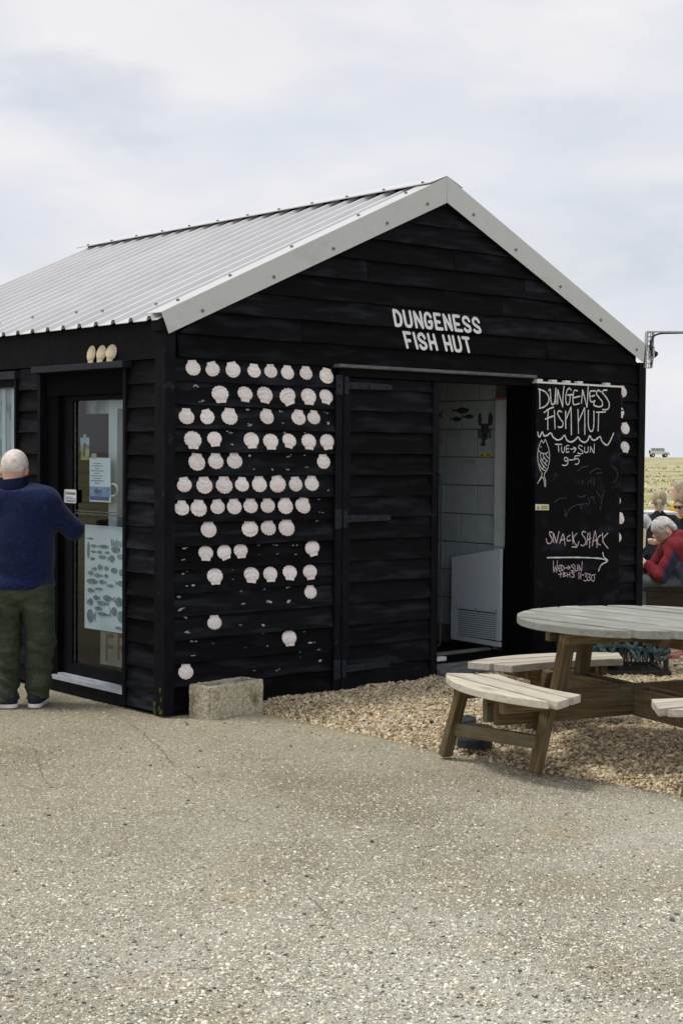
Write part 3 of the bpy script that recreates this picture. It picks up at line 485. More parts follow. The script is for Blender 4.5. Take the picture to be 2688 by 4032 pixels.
def apron_mat():
    m, nt, N, L, B = mat_new('exposed_aggregate_concrete')
    tc = N.new('ShaderNodeTexCoord')
    O = tc.outputs['Object']
    def noise(s, d=5, r=0.6):
        n = N.new('ShaderNodeTexNoise'); n.inputs['Scale'].default_value = s; n.inputs['Detail'].default_value = d; n.inputs['Roughness'].default_value = r
        L.new(O, n.inputs['Vector']); return n.outputs['Fac']
    def ramp(src, st):
        r = N.new('ShaderNodeValToRGB'); e = r.color_ramp.elements
        while len(e) < len(st): e.new(0.5)
        for k, (p, c) in zip(e, st): k.position = p; k.color = (*c, 1)
        L.new(src, r.inputs['Fac']); return r.outputs['Color']
    def mix(f, a, b, mode='MIX'):
        x = N.new('ShaderNodeMix'); x.data_type = 'RGBA'; x.blend_type = mode
        if hasattr(f, 'links'): L.new(f, x.inputs['Factor'])
        else: x.inputs['Factor'].default_value = f
        for s, v in (('A', a), ('B', b)):
            if hasattr(v, 'links'): L.new(v, x.inputs[s])
            else: x.inputs[s].default_value = (*v, 1)
        return x.outputs['Result']
    vo = N.new('ShaderNodeTexVoronoi'); vo.inputs['Scale'].default_value = 120; L.new(O, vo.inputs['Vector'])
    vd = N.new('ShaderNodeTexVoronoi'); vd.feature = 'DISTANCE_TO_EDGE'; vd.inputs['Scale'].default_value = 120; L.new(O, vd.inputs['Vector'])
    hs = N.new('ShaderNodeSeparateColor'); L.new(vo.outputs['Color'], hs.inputs['Color'])
    stone = ramp(hs.outputs['Red'], [(0.0, (0.12, 0.12, 0.11)), (0.10, (0.32, 0.28, 0.20)), (0.45, (0.48, 0.445, 0.345)), (0.8, (0.60, 0.57, 0.49)), (1.0, (0.72, 0.70, 0.64))])
    cement = ramp(noise(60, 6), [(0.3, (0.32, 0.30, 0.235)), (0.7, (0.56, 0.535, 0.455))])
    base = mix(0.55, cement, stone)
    # darker seams between the stones, broken up by noise
    gj = N.new('ShaderNodeMapRange'); gj.inputs['From Min'].default_value = 0.0; gj.inputs['From Max'].default_value = 0.16; gj.inputs['To Min'].default_value = 0.8; gj.inputs['To Max'].default_value = 0.0
    L.new(vd.outputs['Distance'], gj.inputs['Value'])
    gn = N.new('ShaderNodeMapRange'); gn.inputs['From Min'].default_value = 0.30; gn.inputs['From Max'].default_value = 0.50; L.new(noise(42, 4), gn.inputs['Value'])
    gm_ = N.new('ShaderNodeMath'); gm_.operation = 'MULTIPLY'; L.new(gj.outputs[0], gm_.inputs[0]); L.new(gn.outputs[0], gm_.inputs[1])
    base = mix(gm_.outputs[0], base, (0.10, 0.092, 0.068))
    # browner wet tone near the hut; glancing light painted into paler foreground patches
    xyz = N.new('ShaderNodeSeparateXYZ'); L.new(O, xyz.inputs[0])
    blot = noise(0.9, 5)
    brown = N.new('ShaderNodeMapRange'); brown.inputs['From Min'].default_value = -4.2; brown.inputs['From Max'].default_value = -0.2
    L.new(xyz.outputs['Y'], brown.inputs['Value'])
    bb = N.new('ShaderNodeMath'); bb.operation = 'MULTIPLY'; L.new(brown.outputs[0], bb.inputs[0]); bb.inputs[1].default_value = 0.75
    base = mix(bb.outputs[0], base, (0.82, 0.79, 0.68), 'MULTIPLY')
    pale = N.new('ShaderNodeMapRange'); pale.inputs['From Min'].default_value = -3.2; pale.inputs['From Max'].default_value = -5.0
    L.new(xyz.outputs['Y'], pale.inputs['Value'])
    pm = N.new('ShaderNodeMath'); pm.operation = 'MULTIPLY'; L.new(pale.outputs[0], pm.inputs[0])
    pb = N.new('ShaderNodeMapRange'); pb.inputs['From Min'].default_value = 0.40; pb.inputs['From Max'].default_value = 0.62; L.new(blot, pb.inputs['Value'])
    L.new(pb.outputs[0], pm.inputs[1])
    pm2 = N.new('ShaderNodeMath'); pm2.operation = 'MULTIPLY'; L.new(pm.outputs[0], pm2.inputs[0]); pm2.inputs[1].default_value = 0.55
    base = mix(pm2.outputs[0], base, (0.72, 0.735, 0.67))
    # darker stained blotches
    st = ramp(noise(0.55, 6, 0.62), [(0.36, (0.72, 0.69, 0.62)), (0.5, (0.97, 0.96, 0.94)), (0.66, (1.10, 1.09, 1.07))])
    base = mix(1.0, base, st, 'MULTIPLY')
    tan = N.new('ShaderNodeMapRange'); tan.inputs['From Min'].default_value = 0.58; tan.inputs['From Max'].default_value = 0.75; L.new(noise(1.7, 6), tan.inputs['Value'])
    tm = N.new('ShaderNodeMath'); tm.operation = 'MULTIPLY'; L.new(tan.outputs[0], tm.inputs[0]); tm.inputs[1].default_value = 0.6
    base = mix(tm.outputs[0], base, (0.45, 0.36, 0.24))
    # lichen along the shingle edge
    li = N.new('ShaderNodeMapRange'); li.inputs['From Min'].default_value = 0.36; li.inputs['From Max'].default_value = 0.62; L.new(xyz.outputs['X'], li.inputs['Value'])
    ly = N.new('ShaderNodeMapRange'); ly.inputs['From Min'].default_value = -2.6; ly.inputs['From Max'].default_value = -1.2; L.new(xyz.outputs['Y'], ly.inputs['Value'])
    ln = N.new('ShaderNodeMapRange'); ln.inputs['From Min'].default_value = 0.35; ln.inputs['From Max'].default_value = 0.65; L.new(noise(5, 4), ln.inputs['Value'])
    l1 = N.new('ShaderNodeMath'); l1.operation = 'MULTIPLY'; L.new(li.outputs[0], l1.inputs[0]); L.new(ln.outputs[0], l1.inputs[1])
    l2 = N.new('ShaderNodeMath'); l2.operation = 'MULTIPLY'; L.new(l1.outputs[0], l2.inputs[0]); L.new(ly.outputs[0], l2.inputs[1])
    base = mix(l2.outputs[0], base, (0.46, 0.40, 0.20))
    L.new(base, B.inputs['Base Color']); B.inputs['Roughness'].default_value = 0.92; B.inputs['Specular IOR Level'].default_value = 0.15
    h = N.new('ShaderNodeMath'); h.operation = 'MULTIPLY_ADD'; h.inputs[1].default_value = 2.0
    L.new(vd.outputs['Distance'], h.inputs[0]); L.new(noise(260, 3), h.inputs[2])
    b = N.new('ShaderNodeBump'); b.inputs['Strength'].default_value = 0.85; b.inputs['Distance'].default_value = 0.004
    L.new(h.outputs[0], b.inputs['Height']); L.new(b.outputs['Normal'], B.inputs['Normal'])
    return m
ys = np.concatenate([np.linspace(-16, -7.5, 18), np.linspace(-7.3, 0.6, 160), np.linspace(0.8, 8, 20)])
ts = np.concatenate([np.linspace(0, 0.6, 20, endpoint=False), np.linspace(0.6, 1, 70)])
YY, TT = np.meshgrid(ys, ts, indexing='ij')
XX = -16 + (edge_x(YY)+16)*TT
ZZ = apron_z(XX, YY)
AP = np.stack([XX, YY, ZZ], -1)
skirt = AP[:, -1:, :].copy(); skirt[..., 0] += 0.012; skirt[..., 2] = -0.08
AP = np.concatenate([AP, skirt], 1)
apron = grid_mesh('concrete_apron', AP, apron_mat())

def shingle_z(x, y):
    e = np.clip((x-edge_x(y))/0.35, 0, 1)
    return -0.006 + 0.05*e + 0.010*lattice(x, y, 2.0)*e + 0.005*lattice(x, y, 7.0)*e - 0.11*np.clip((np.hypot(x-2, y)-5)/8, 0, 1)
M['shingle_bed'] = noise_mat('sandy_shingle_bed', [(0.3, (0.10, 0.075, 0.045)), (0.5, (0.28, 0.22, 0.14)), (0.7, (0.46, 0.39, 0.28))], 45, rough=0.95, spec=0.1, bump=0.9, bump_scale=40)
sx_ = np.concatenate([np.linspace(0, 4, 120), np.linspace(4.1, 26, 60)])
sy_ = np.concatenate([np.linspace(-14, -4, 20), np.linspace(-3.9, 1, 110), np.linspace(1.2, 26, 60)])
SX, SY = np.meshgrid(sx_, sy_, indexing='ij')
SXX = edge_x(SY)-0.01 + SX
grid_mesh('shingle', np.stack([SXX, SY, shingle_z(SXX, SY)], -1), M['shingle_bed'])

# loose stones, each a small squashed pebble of its own, in one mesh
def ico():
    bm = bmesh.new(); bmesh.ops.create_icosphere(bm, subdivisions=1, radius=1)
    v = np.array([q.co[:] for q in bm.verts]); f = np.array([[w.index for w in q.verts] for q in bm.faces]); bm.free()
    return v, f
ICO_V, ICO_F = ico()
def pebbles(name, xyz, rad_, flat, palette, weights, mat, capped=False, parent=None, tint=None, vary=0.13):
    n = len(xyz)
    v, f = ICO_V, ICO_F
    if capped:
        keep = np.where(v[:, 2] > -0.6)[0]; mp = -np.ones(len(v), int); mp[keep] = np.arange(len(keep))
        f = np.array([mp[q] for q in f if (mp[q] >= 0).all()]); v = v[keep]
    k = len(v)
    a = rng.uniform(0, 2*np.pi, n); tx, ty = rng.normal(0, 0.22, n), rng.normal(0, 0.22, n)
    s = np.stack([rad_*rng.uniform(0.9, 1.55, n), rad_*rng.uniform(0.65, 1.0, n), rad_*flat*rng.uniform(0.7, 1.25, n)], -1)
    P = v[None]*s[:, None]*(1+rng.normal(0, 0.13, (n, k, 1)))
    x = P[..., 0]*np.cos(a)[:, None]-P[..., 1]*np.sin(a)[:, None]
    y = P[..., 0]*np.sin(a)[:, None]+P[..., 1]*np.cos(a)[:, None]
    z = P[..., 2] + x*tx[:, None] + y*ty[:, None]
    V = np.stack([x, y, z], -1)+xyz[:, None]
    F = (f[None]+(np.arange(n)*k)[:, None, None]).reshape(-1, 3)
    me = bpy.data.meshes.new(name)
    me.vertices.add(n*k); me.vertices.foreach_set('co', V.reshape(-1).astype(np.float32))
    nf = len(F)
    me.loops.add(nf*3); me.loops.foreach_set('vertex_index', F.reshape(-1).astype(np.int32))
    me.polygons.add(nf); me.polygons.foreach_set('loop_start', (np.arange(nf)*3).astype(np.int32))
    me.polygons.foreach_set('use_smooth', np.ones(nf, bool))
    me.update(calc_edges=True)
    pal = np.array(palette)
    c = pal[rng.choice(len(pal), n, p=np.array(weights)/sum(weights))]*np.clip(rng.normal(1.0-0.12*(vary > 0.2), vary, (n, 1)), 0.30, 1.12+0.2*(vary < 0.2))
    if tint is not None: c = c*tint
    C = np.concatenate([np.repeat(c, k, 0), np.ones((n*k, 1))], 1)
    at = me.color_attributes.new('Col', 'FLOAT_COLOR', 'POINT')
    at.data.foreach_set('color', C.reshape(-1).astype(np.float32))
    return tag(link(name, me, mat, parent), kind='stuff')
M['pebble'] = attr_mat('flint_pebbles', rough=0.7, spec=0.25, bump_scale=220, mottled=0.22)

CAM = np.array([-5.29267, -7.80746])
def scatter(n, x0, x1, y0, y1, accept):
    out = []
    tot = 0
    while tot < n:
        p = np.stack([rng.uniform(x0, x1, n), rng.uniform(y0, y1, n)], -1)
        p = p[rng.uniform(0, 1, len(p)) < accept(p[:, 0], p[:, 1])]
        out.append(p); tot += len(p)
    return np.concatenate(out)[:n]
def in_view(x, y, m=0.06):
    dx, dy = x-CAM[0], y-CAM[1]
    d = dx*0.6522+dy*0.7580; s = dx*0.7580-dy*0.6522
    return (d > 3.9) & (np.abs(s)/np.maximum(d, 0.1) < 0.2249+m)
def no_hut(x, y): return ~((x > -0.02) & (x < 4.7) & (y > -0.03) & (y < 4.8))
# aggregate in the apron: thin caps standing a few millimetres proud
ag = scatter(98000, -5.2, 1.0, -6.6, 2.6, lambda x, y: in_view(x, y)*(x < edge_x(y)-0.01)*no_hut(x, y)*np.clip(4.6/np.hypot(x-CAM[0], y-CAM[1]), 0, 1)**1.9)
ag = np.concatenate([ag, scatter(20000, -8.5, 1.4, -7.2, 3.5, lambda x, y: (in_view(x, y, 0.40) & ~in_view(x, y))*(x < edge_x(y)-0.01)*no_hut(x, y)*np.clip(4.6/np.hypot(x-CAM[0], y-CAM[1]), 0, 1)**1.5)])
keepm = np.ones(len(ag), bool)
for pts_, w_ in CRACKS:
    for (ax_, ay_), (bx_, by_) in zip(pts_[:-1], pts_[1:]):
        d_ = np.array([bx_-ax_, by_-ay_]); t_ = np.clip(((ag-[ax_, ay_])@d_)/(d_@d_), 0, 1)
        keepm &= np.hypot(*(ag-[ax_, ay_]-t_[:, None]*d_).T) > w_*0.5+0.003
ag = ag[keepm]
dd = np.hypot(ag[:, 0]-CAM[0], ag[:, 1]-CAM[1])
ar = np.clip(rng.lognormal(np.log(0.0037), 0.38, len(ag)), 0.0021, 0.0105)
az = apron_z(ag[:, 0], ag[:, 1]) - ar*0.20 + ar*rng.uniform(-0.15, 0.62, len(ag))*np.clip((6.6-dd)/2.0, 0.0, 1)
nr_ = np.clip((dd-4.6)/4.6, 0, 1)[:, None]      # wet brown towards the hut, glancing brightness tinted in near the camera
wv_ = (0.5+0.5*lattice(ag[:, 0]*1.0, ag[:, 1]*1.0, 1.3))[:, None]
AT = (1.46-0.18*wv_)*(1-nr_)*np.array([[0.985, 1.0, 0.985]]) + nr_*np.array([[0.98, 0.965, 0.86]])
tn_ = np.clip(lattice(ag[:, 0]+3.1, ag[:, 1]*0.8+1.7, 2.1)*1.8-0.7, 0, 1)[:, None]; AT = AT*(1-tn_*np.array([[0.10, 0.19, 0.34]]))       # rusty patches
dk_ = np.clip(lattice(ag[:, 0]*0.7-2.0, ag[:, 1]+5.0, 1.1)*1.6-0.5, 0, 1)[:, None]; AT = AT*(1-0.16*dk_)
pebbles('aggregate', np.stack([ag[:, 0], ag[:, 1], az], -1), ar, 0.52,
        [(0.58, 0.56, 0.475), (0.53, 0.505, 0.415), (0.46, 0.40, 0.285), (0.45, 0.445, 0.395), (0.25, 0.245, 0.205), (0.09, 0.10, 0.09), (0.66, 0.645, 0.58)],
        [32, 26, 12, 10, 9, 6, 5], M['pebble'], capped=True, tint=AT, vary=0.30)
# odd loose pebbles lying on the apron
lp = scatter(170, -5.2, 0.9, -6.6, 1.2, lambda x, y: in_view(x, y)*(x < edge_x(y)-0.02)*no_hut(x, y))
lr = np.clip(rng.lognormal(np.log(0.0068), 0.35, len(lp)), 0.004, 0.0135)
pebbles('loose_pebbles', np.stack([lp[:, 0], lp[:, 1], apron_z(lp[:, 0], lp[:, 1])+lr*0.25], -1), lr, 0.6,
        [(0.10, 0.10, 0.11), (0.22, 0.17, 0.11), (0.55, 0.52, 0.46), (0.30, 0.29, 0.28)], [3, 2, 2, 2], M['pebble'])
PAL = [(0.55, 0.445, 0.275), (0.62, 0.53, 0.37), (0.42, 0.315, 0.175), (0.29, 0.22, 0.13), (0.68, 0.62, 0.50), (0.13, 0.105, 0.08), (0.46, 0.415, 0.325)]
PW = [30, 20, 22, 12, 6, 6, 6]
s1 = scatter(60000, 0.5, 4.2, -4.3, -0.02, lambda x, y: (x > edge_x(y)-0.02+0.03*rng.uniform(-1, 1, len(x)))*in_view(x, y, 0.11))
r1 = np.clip(rng.lognormal(np.log(0.0074), 0.36, len(s1)), 0.004, 0.018)
s2 = scatter(17000, 3.4, 11, -3.2, 9, lambda x, y: in_view(x, y, 0.06)*no_hut(x, y)*(x > 4.2)*np.clip(12.5/np.hypot(x-CAM[0], y-CAM[1]), 0, 1)**2)
r2 = np.clip(rng.lognormal(np.log(0.021), 0.34, len(s2)), 0.010, 0.042)
s3 = scatter(2500, 3.9, 6, -2.8, 0.4, lambda x, y: in_view(x, y, 0.01)*no_hut(x, y)*1.0)
r3 = np.clip(rng.lognormal(np.log(0.015), 0.34, len(s3)), 0.008, 0.03)
sp = np.concatenate([s1, s2, s3]); sr = np.concatenate([r1, r2, r3])
pebbles('shingle_stones', np.stack([sp[:, 0], sp[:, 1], shingle_z(sp[:, 0], sp[:, 1])+sr*rng.uniform(-0.1, 0.75, len(sp))], -1), sr, 0.66, PAL, PW, M['pebble'], capped=True)

# cracks in the apron: narrow open joints filled with dark grit
def crack(pts, w):
    p = np.array(pts); q = [p[0]]
    for a, b in zip(p[:-1], p[1:]):
        for t in np.linspace(0, 1, 8)[1:]:
            q.append(a+(b-a)*t+rng.normal(0, 0.006, 2))
    q = np.array(q); n = len(q)
    d = np.gradient(q, axis=0); d /= np.linalg.norm(d, axis=1)[:, None]
    nn = np.stack([-d[:, 1], d[:, 0]], -1); ww = 0.5*w*rng.uniform(0.2, 1.2, (n, 1))*np.sin(np.linspace(0.15, 3.0, n))[:, None]
    a, b = q+nn*ww, q-nn*ww
    vs = [(x, y, float(apron_z(x, y))+0.0016) for x, y in np.concatenate([a, b])]
    return obj('crack', vs, [(i, i+1, n+i+1, n+i) for i in range(n-1)], M['crack'], apron)
M['crack'] = noise_mat('grit_filled_crack', [(0.3, (0.09, 0.08, 0.06)), (0.7, (0.19, 0.17, 0.13))], 60, rough=1.0)
for c in CRACKS: crack(*c)

# tufts of grass on the heath beyond the tables
tv, tf, tcx = [], [], []
gp = scatter(320, 16, 130, 10, 110, lambda x, y: in_view(x, y, 0.03)*((x-CAM[0])*0.758-(y-CAM[1])*0.652 > 0.16*np.hypot(x-CAM[0], y-CAM[1]))*np.clip(28/np.hypot(x, y), 0, 1)*(np.hypot(x, y) > 26)*(lattice(x, y, 0.35) > -0.1))
for (x, y) in gp:
    z = float(terrain(x, y)); g0 = rng.uniform(0, 1)
    c = (0.48+0.22*g0, 0.45+0.18*g0, 0.25+0.14*g0)
    for _ in range(9):
        a = rng.uniform(0, 6.28); h = rng.uniform(0.05, 0.15); w = 0.02+0.0006*math.hypot(x, y); r0 = rng.uniform(0, 0.25); bx, by = x+r0*math.cos(a), y+r0*math.sin(a)
        b = len(tv)
        tv += [(bx-w*math.sin(a), by+w*math.cos(a), z-0.02), (bx+w*math.sin(a), by-w*math.cos(a), z-0.02), (bx+0.12*math.cos(a), by+0.12*math.sin(a), z+h)]
        tf.append((b, b+1, b+2)); tcx += [c]*3
gm = bpy.data.meshes.new('grass_tufts'); gm.from_pydata(tv, [], tf)
at_ = gm.color_attributes.new('Col', 'FLOAT_COLOR', 'POINT')
at_.data.foreach_set('color', np.concatenate([np.array(tcx), np.ones((len(tcx), 1))], 1).reshape(-1).astype(np.float32))
M['grass'] = attr_mat('dry_grass', rough=0.9, spec=0.05, bump_scale=2.0)
tag(link('grass', gm, M['grass']), kind='stuff')

# ------------------------------------------------------------ the hut
B, LEN = 4.673, 4.66
BR = 4.588          # face of the right-hand wall
PITCH = 0.1463
hut = thing('fish_hut', 'black weatherboarded fish hut with pale grey metal roof and open double doors', 'hut', (B/2, LEN/2, 0))
front = lambda u, v, d: (u, -d, v)
side = lambda u, v, d: (-d, u, v)
right = lambda u, v, d: (BR+d, u, v)
back = lambda u, v, d: (BR-u, LEN+d, v)
def board_d(z, zb): return 0.036-0.024*min(1.0, max(0.0, (z-zb)/PITCH))
def board(parent, to3, zb, zt, lo, hi, name='board', off=0.0, mat=None):
    """one feather-edged board: thick proud lower edge, thin upper edge tucked under the next board"""
    lo0, lo1 = lo if isinstance(lo, tuple) else (lo, lo)
    hi0, hi1 = hi if isinstance(hi, tuple) else (hi, hi)
    n = max(2, int((hi0-lo0)/0.22)+1)
    w = [random.gauss(0, 0.0016) for _ in range(n+1)]; wd = [min(0.0022, max(-0.0022, random.gauss(0, 0.0012))) for _ in range(n+1)]
    vs = []
    for i in range(n+1):
        t = i/n
        ub, ut = lo0+(hi0-lo0)*t, lo1+(hi1-lo1)*t
        um = (ub+ut)/2
        vs += [to3(ub, zb+w[i], 0.036+wd[i]+off), to3(um, (zb+zt)/2, 0.024+wd[i]*0.6+off), to3(ut, zt, 0.012+off), to3(ub, zb+w[i], off), to3(ut, zt, off)]
    fs = []
    for i in range(n):
        a, b = 5*i, 5*i+5
        fs += [(a, b, b+1, a+1), (a+1, b+1, b+2, a+2), (a+3, b+3, b, a), (a+2, b+2, b+4, a+4)]
    fs += [(0, 1, 2, 4, 3), (5*n+3, 5*n+4, 5*n+2, 5*n+1, 5*n)]
    return obj(name, vs, fs, mat or M['tar'], parent)

ROOF_PK, SL = 3.575, 0.4607
def pan_z(x): return ROOF_PK - SL*abs(x-B/2)
# wall core behind the boards, with the openings left out
wc = MB()
wc.box((0.05, 0.004, 0), (1.36, 0.09, 2.25)); wc.box((3.40, 0.004, 0), (BR-0.05, 0.09, 2.25))
zs = np.linspace(2.25, 3.40, 9)
gab = [(0.06, 2.25), (BR-0.03, 2.25), (BR-0.03, pan_z(BR-0.03)-0.08), (B/2, ROOF_PK-0.08), (0.06, pan_z(0.06)-0.08)]
wc.prism(gab, front, -0.09, -0.004)
wc.prism([(0.06, 0), (BR-0.06, 0), (BR-0.06, pan_z(0.12)-0.08), (BR-B/2, ROOF_PK-0.08), (0.06, pan_z(BR-0.06)-0.08)], back, -0.09, -0.004)
wc.box((BR-0.09, 0.09, 0), (BR-0.004, LEN-0.09, 2.40))
wc.box((0.004, 0.09, 0), (0.09, 0.40, 2.40)); wc.box((0.004, 0.40, 2.02), (0.09, 1.50, 2.40)); wc.box((0.004, 1.50, 0), (0.09, 1.80, 2.40))
wc.box((0.004, 1.80, 0), (0.09, 2.84, 1.05)); wc.box((0.004, 1.80, 2.12), (0.09, 2.84, 2.40)); wc.box((0.004, 2.84, 0), (0.09, LEN-0.09, 2.40))
wc.build('wall', M['dark'], hut)
# boards: left panel with the shells, right panel, gable, side wall, rear and far side
for k in range(16):
    zb = 2.2323-PITCH*k
    if zb < 0.0: break
    board(hut, front, zb-PITCH, zb-0.001, 0.036, 1.330) if zb-PITCH > 0.03 else board(hut, front, 0.012, zb-0.001, 0.036, 1.330)
    if zb-PITCH > -0.02: board(hut, front, max(0.03, zb-PITCH), zb-0.001, 3.405, BR-0.042)
for k in range(9):
    zb = 2.2323+0.1466*k; zt = zb+0.1466
    def lim(z): return max(0.066, B/2-(ROOF_PK-0.10-z)/SL) if z < ROOF_PK-0.11 else B/2-0.02
    lo_, hi_ = (lim(zb), lim(zt)), (min(BR-0.042, B-lim(zb)), min(BR-0.042, B-lim(zt)))
    cut = [c_ for c_ in ((2.72,), (1.05, 3.45), (1.9,), (2.95,), (1.62, 3.2), (2.45,), (), (2.15,), ())[k] if lo_[1]+0.2 < c_ < hi_[1]-0.2]
    ends = [lo_]+[c_ for c_ in cut]+[hi_]
    for a_, b_ in zip(ends[:-1], ends[1:]):         # butt joints along the row
        board(hut, front, zb+random.gauss(0, 0.0012), zt-0.001, a_ if isinstance(a_, tuple) else a_+0.002, b_ if isinstance(b_, tuple) else b_-0.002)
for k in range(15):
    zb = 2.0705-0.148*k
    if zb < -0.01: break
    zb = max(zb, 0.03)
    board(hut, side, zb, zb+0.147, 0.07, 0.397)
    board(hut, side, zb, zb+0.147, 1.516, 1.802 if zb > 1.06 else LEN-0.03)
    if zb > 1.06: board(hut, side, zb, zb+0.147, 2.86, LEN-0.03)
for k in range(16):
    zb = 0.03+0.148*k
    board(hut, right, zb, zb+0.147, 0.07, LEN-0.03)
    board(hut, back, zb, zb+0.147, 0.07, BR-0.07)
for k in range(7):
    zb = 2.398+0.148*k; hw = lambda z: max(0.02, (ROOF_PK-0.10-z)/SL); cb_ = BR-B/2
    board(hut, back, zb, zb+0.147, (max(0.07, cb_-hw(zb)), max(0.07, cb_-hw(zb+0.147))), (min(BR-0.07, cb_+hw(zb)), min(BR-0.07, cb_+hw(zb+0.147))))
def trim(name, a, b, mat='tar_trim', bev=0.003, parent=None):
    return bevel(MB().box(a, b).build(name, M[mat], parent or hut), bev)
trim('corner_post', (-0.044, -0.046, 0.02), (0.034, 0.069, 2.42))
trim('corner_post', (BR-0.040, -0.046, 0.02), (BR+0.042, 0.069, 2.40))
trim('corner_post', (-0.040, LEN-0.025, 0.02), (0.05, LEN+0.042, 2.40))
trim('corner_post', (BR-0.05, LEN-0.025, 0.02), (BR+0.042, LEN+0.042, 2.40))
# fascia, ledge and door surround on the side wall
trim('fascia', (-0.030, 0.066, 2.222), (0.0, LEN-0.03, 2.455))
trim('ledge', (-0.085, 0.375, 2.178), (-0.0, 1.53, 2.2205), 'iron')
trim('door_trim', (-0.044, 0.398, 0.02), (0.012, 0.432, 2.177))
trim('door_trim', (-0.044, 1.475, 0.02), (0.01, 1.515, 2.177))
trim('door_header', (0.0125, 0.43, 2.02), (0.06, 1.50, 2.176))
trim('step_board', (-0.02, 0.433, 0.01), (0.10, 1.474, 0.088))
trim('window_trim', (-0.05, 1.804, 1.06), (-0.001, 1.832, 2.150)); trim('window_trim', (-0.06, 1.804, 2.150), (0.01, 2.86, 2.205), 'iron')
trim('window_sill', (-0.08, 1.80, 1.035), (0.01, 2.86, 1.06))
# ---- roof sheets with box ribs
def roof_sheet(sgn, y0, ribs, y1):
    """profile along Y extruded down one slope"""
    prof = [(y0, 0)]
    for yr in ribs:
        prof += [(yr-0.030, 0), (yr-0.016, 0.029), (yr+0.016, 0.029), (yr+0.030, 0)]
    prof.append((y1, 0))
    xe = B/2+sgn*2.435 if sgn < 0 else 4.62; ns = 5
    vs = []
    n = len(prof)
    for lay in (0, 1):
        for i in range(ns+1):
            t = i/ns
            x = B/2+sgn*0.03+(xe-B/2-sgn*0.03)*t
            for (y, h) in prof:
                vs.append((x, y, pan_z(x)+h-(0.004 if lay else 0)))
    fs = []
    for lay in (0, 1):
        o = lay*(ns+1)*n
        for i in range(ns):
            for j in range(n-1):
                a = o+i*n+j; q = (a, a+1, a+n+1, a+n)
                fs.append(q if (sgn > 0) == (lay == 0) else q[::-1])
    o2 = (ns+1)*n
    for j in range(n-1):
        fs.append((ns*n+j, ns*n+j+1, o2+ns*n+j+1, o2+ns*n+j))
    s = obj('roof_sheet', vs, fs, M['roof'], hut)
    return s
rib_y = [0.051+0.2047*k for k in range(23)]     # 22 fit before the rear edge
assert rib_y[-1] < 4.6
for sgn in (-1, 1):
    for g in range(0, 23, 5):
        rs = rib_y[g:g+5]
        s = roof_sheet(sgn, -0.045 if g == 0 else rs[0]-0.036+0.002, rs, (rs[-1]-0.036+0.2047) if g+5 < 23 else 4.72)
        for xf in (0.93,):
            for yr in rs[1::3]:
                x = B/2+sgn*2.40*xf + sgn*random.uniform(-0.03, 0.03)
                c = Vector((x, yr, pan_z(x)+0.038))
                MB().tube([c-Vector((0, 0, 0.004)), c+Vector((sgn*0.003, 0, 0.007))], 0.010, 6).build('screw', M['screw'], s)
# ridge cap
rc = MB()
for sgn in (-1, 1):
    xa, xb = B/2, B/2+sgn*0.16
    vs = [(xa, -0.055, ROOF_PK+0.046), (xb, -0.055, pan_z(xb)+0.056), (xb, 4.725, pan_z(xb)+0.056), (xa, 4.725, ROOF_PK+0.046),
          (xa, -0.055, ROOF_PK+0.042), (xb-sgn*0.002, -0.055, pan_z(xb)+0.049), (xb-sgn*0.002, 4.725, pan_z(xb)+0.049), (xa, 4.725, ROOF_PK+0.042)]
    rc.add(vs, [(0, 1, 2, 3), (4, 7, 6, 5), (1, 5, 6, 2), (0, 4, 5, 1), (3, 2, 6, 7)])
rcap = rc.build('ridge_cap', M['roof'], hut)
for y in rib_y[::2]:
    x = B/2-0.135; c = Vector((x, y, pan_z(x)+0.056))
    MB().tube([c-Vector((0, 0, 0.004)), c+Vector((-0.003, 0, 0.008))], 0.011, 6).build('screw', M['screw'], rcap)
fl = MB()       # dark strips painted in as the shaded gap under the cap
for sgn in (-1, 1):
    x = B/2+sgn*0.045
    fl.add([(x, -0.04, pan_z(x)+0.001), (x, 4.71, pan_z(x)+0.001), (x, 4.71, pan_z(x)+0.037), (x, -0.04, pan_z(x)+0.037)], [(0, 1, 2, 3)])
fl.build('ridge_gap_shade', M['dark'], hut)
# barge boards: folded metal with a flange over the roof edge
def barge(poly, flange, screws):
    m = MB().prism(poly, front, 0.058, 0.062)
    (xa, za), (xb, zb_) = flange
    m.add([(xa, -0.062, za), (xb, -0.062, zb_), (xb, 0.105, zb_+0.002), (xa, 0.105, za+0.002), (xa, -0.058, za-0.004), (xb, -0.058, zb_-0.004), (xb, 0.105, zb_-0.003), (xa, 0.105, za-0.003)],
          [(0, 1, 2, 3), (4, 7, 6, 5), (2, 6, 7, 3), (0, 3, 7, 4), (1, 5, 6, 2)])
    b = m.build('barge_board', M['flashing'], hut)
    for (x, y, z, dy, dz) in screws:
        c = Vector((x, y, z))
        MB().tube([c-Vector((0, dy*0.3, dz*0.3)), c+Vector((0, dy, dz))], 0.011, 6).build('screw', M['screw'], b)
TOPL = lambda x: 2.498+0.4607*(x+0.083)
LOWL = lambda x: 2.369+0.4490*(x+0.028)
TOPR = lambda x: 3.612-0.470*(x-B/2)
LOWR = lambda x: 3.430-0.4605*(x-B/2)
sc_l = [(x, -0.062, (TOPL(x)+LOWL(x))/2-0.035, -0.008, 0) for x in (0.22, 0.78, 1.28, 1.76, 2.14)] + [(x, 0.03, TOPL(x)+0.004, 0, 0.009) for x in (0.10, 0.50, 1.0, 1.58, 2.02)]
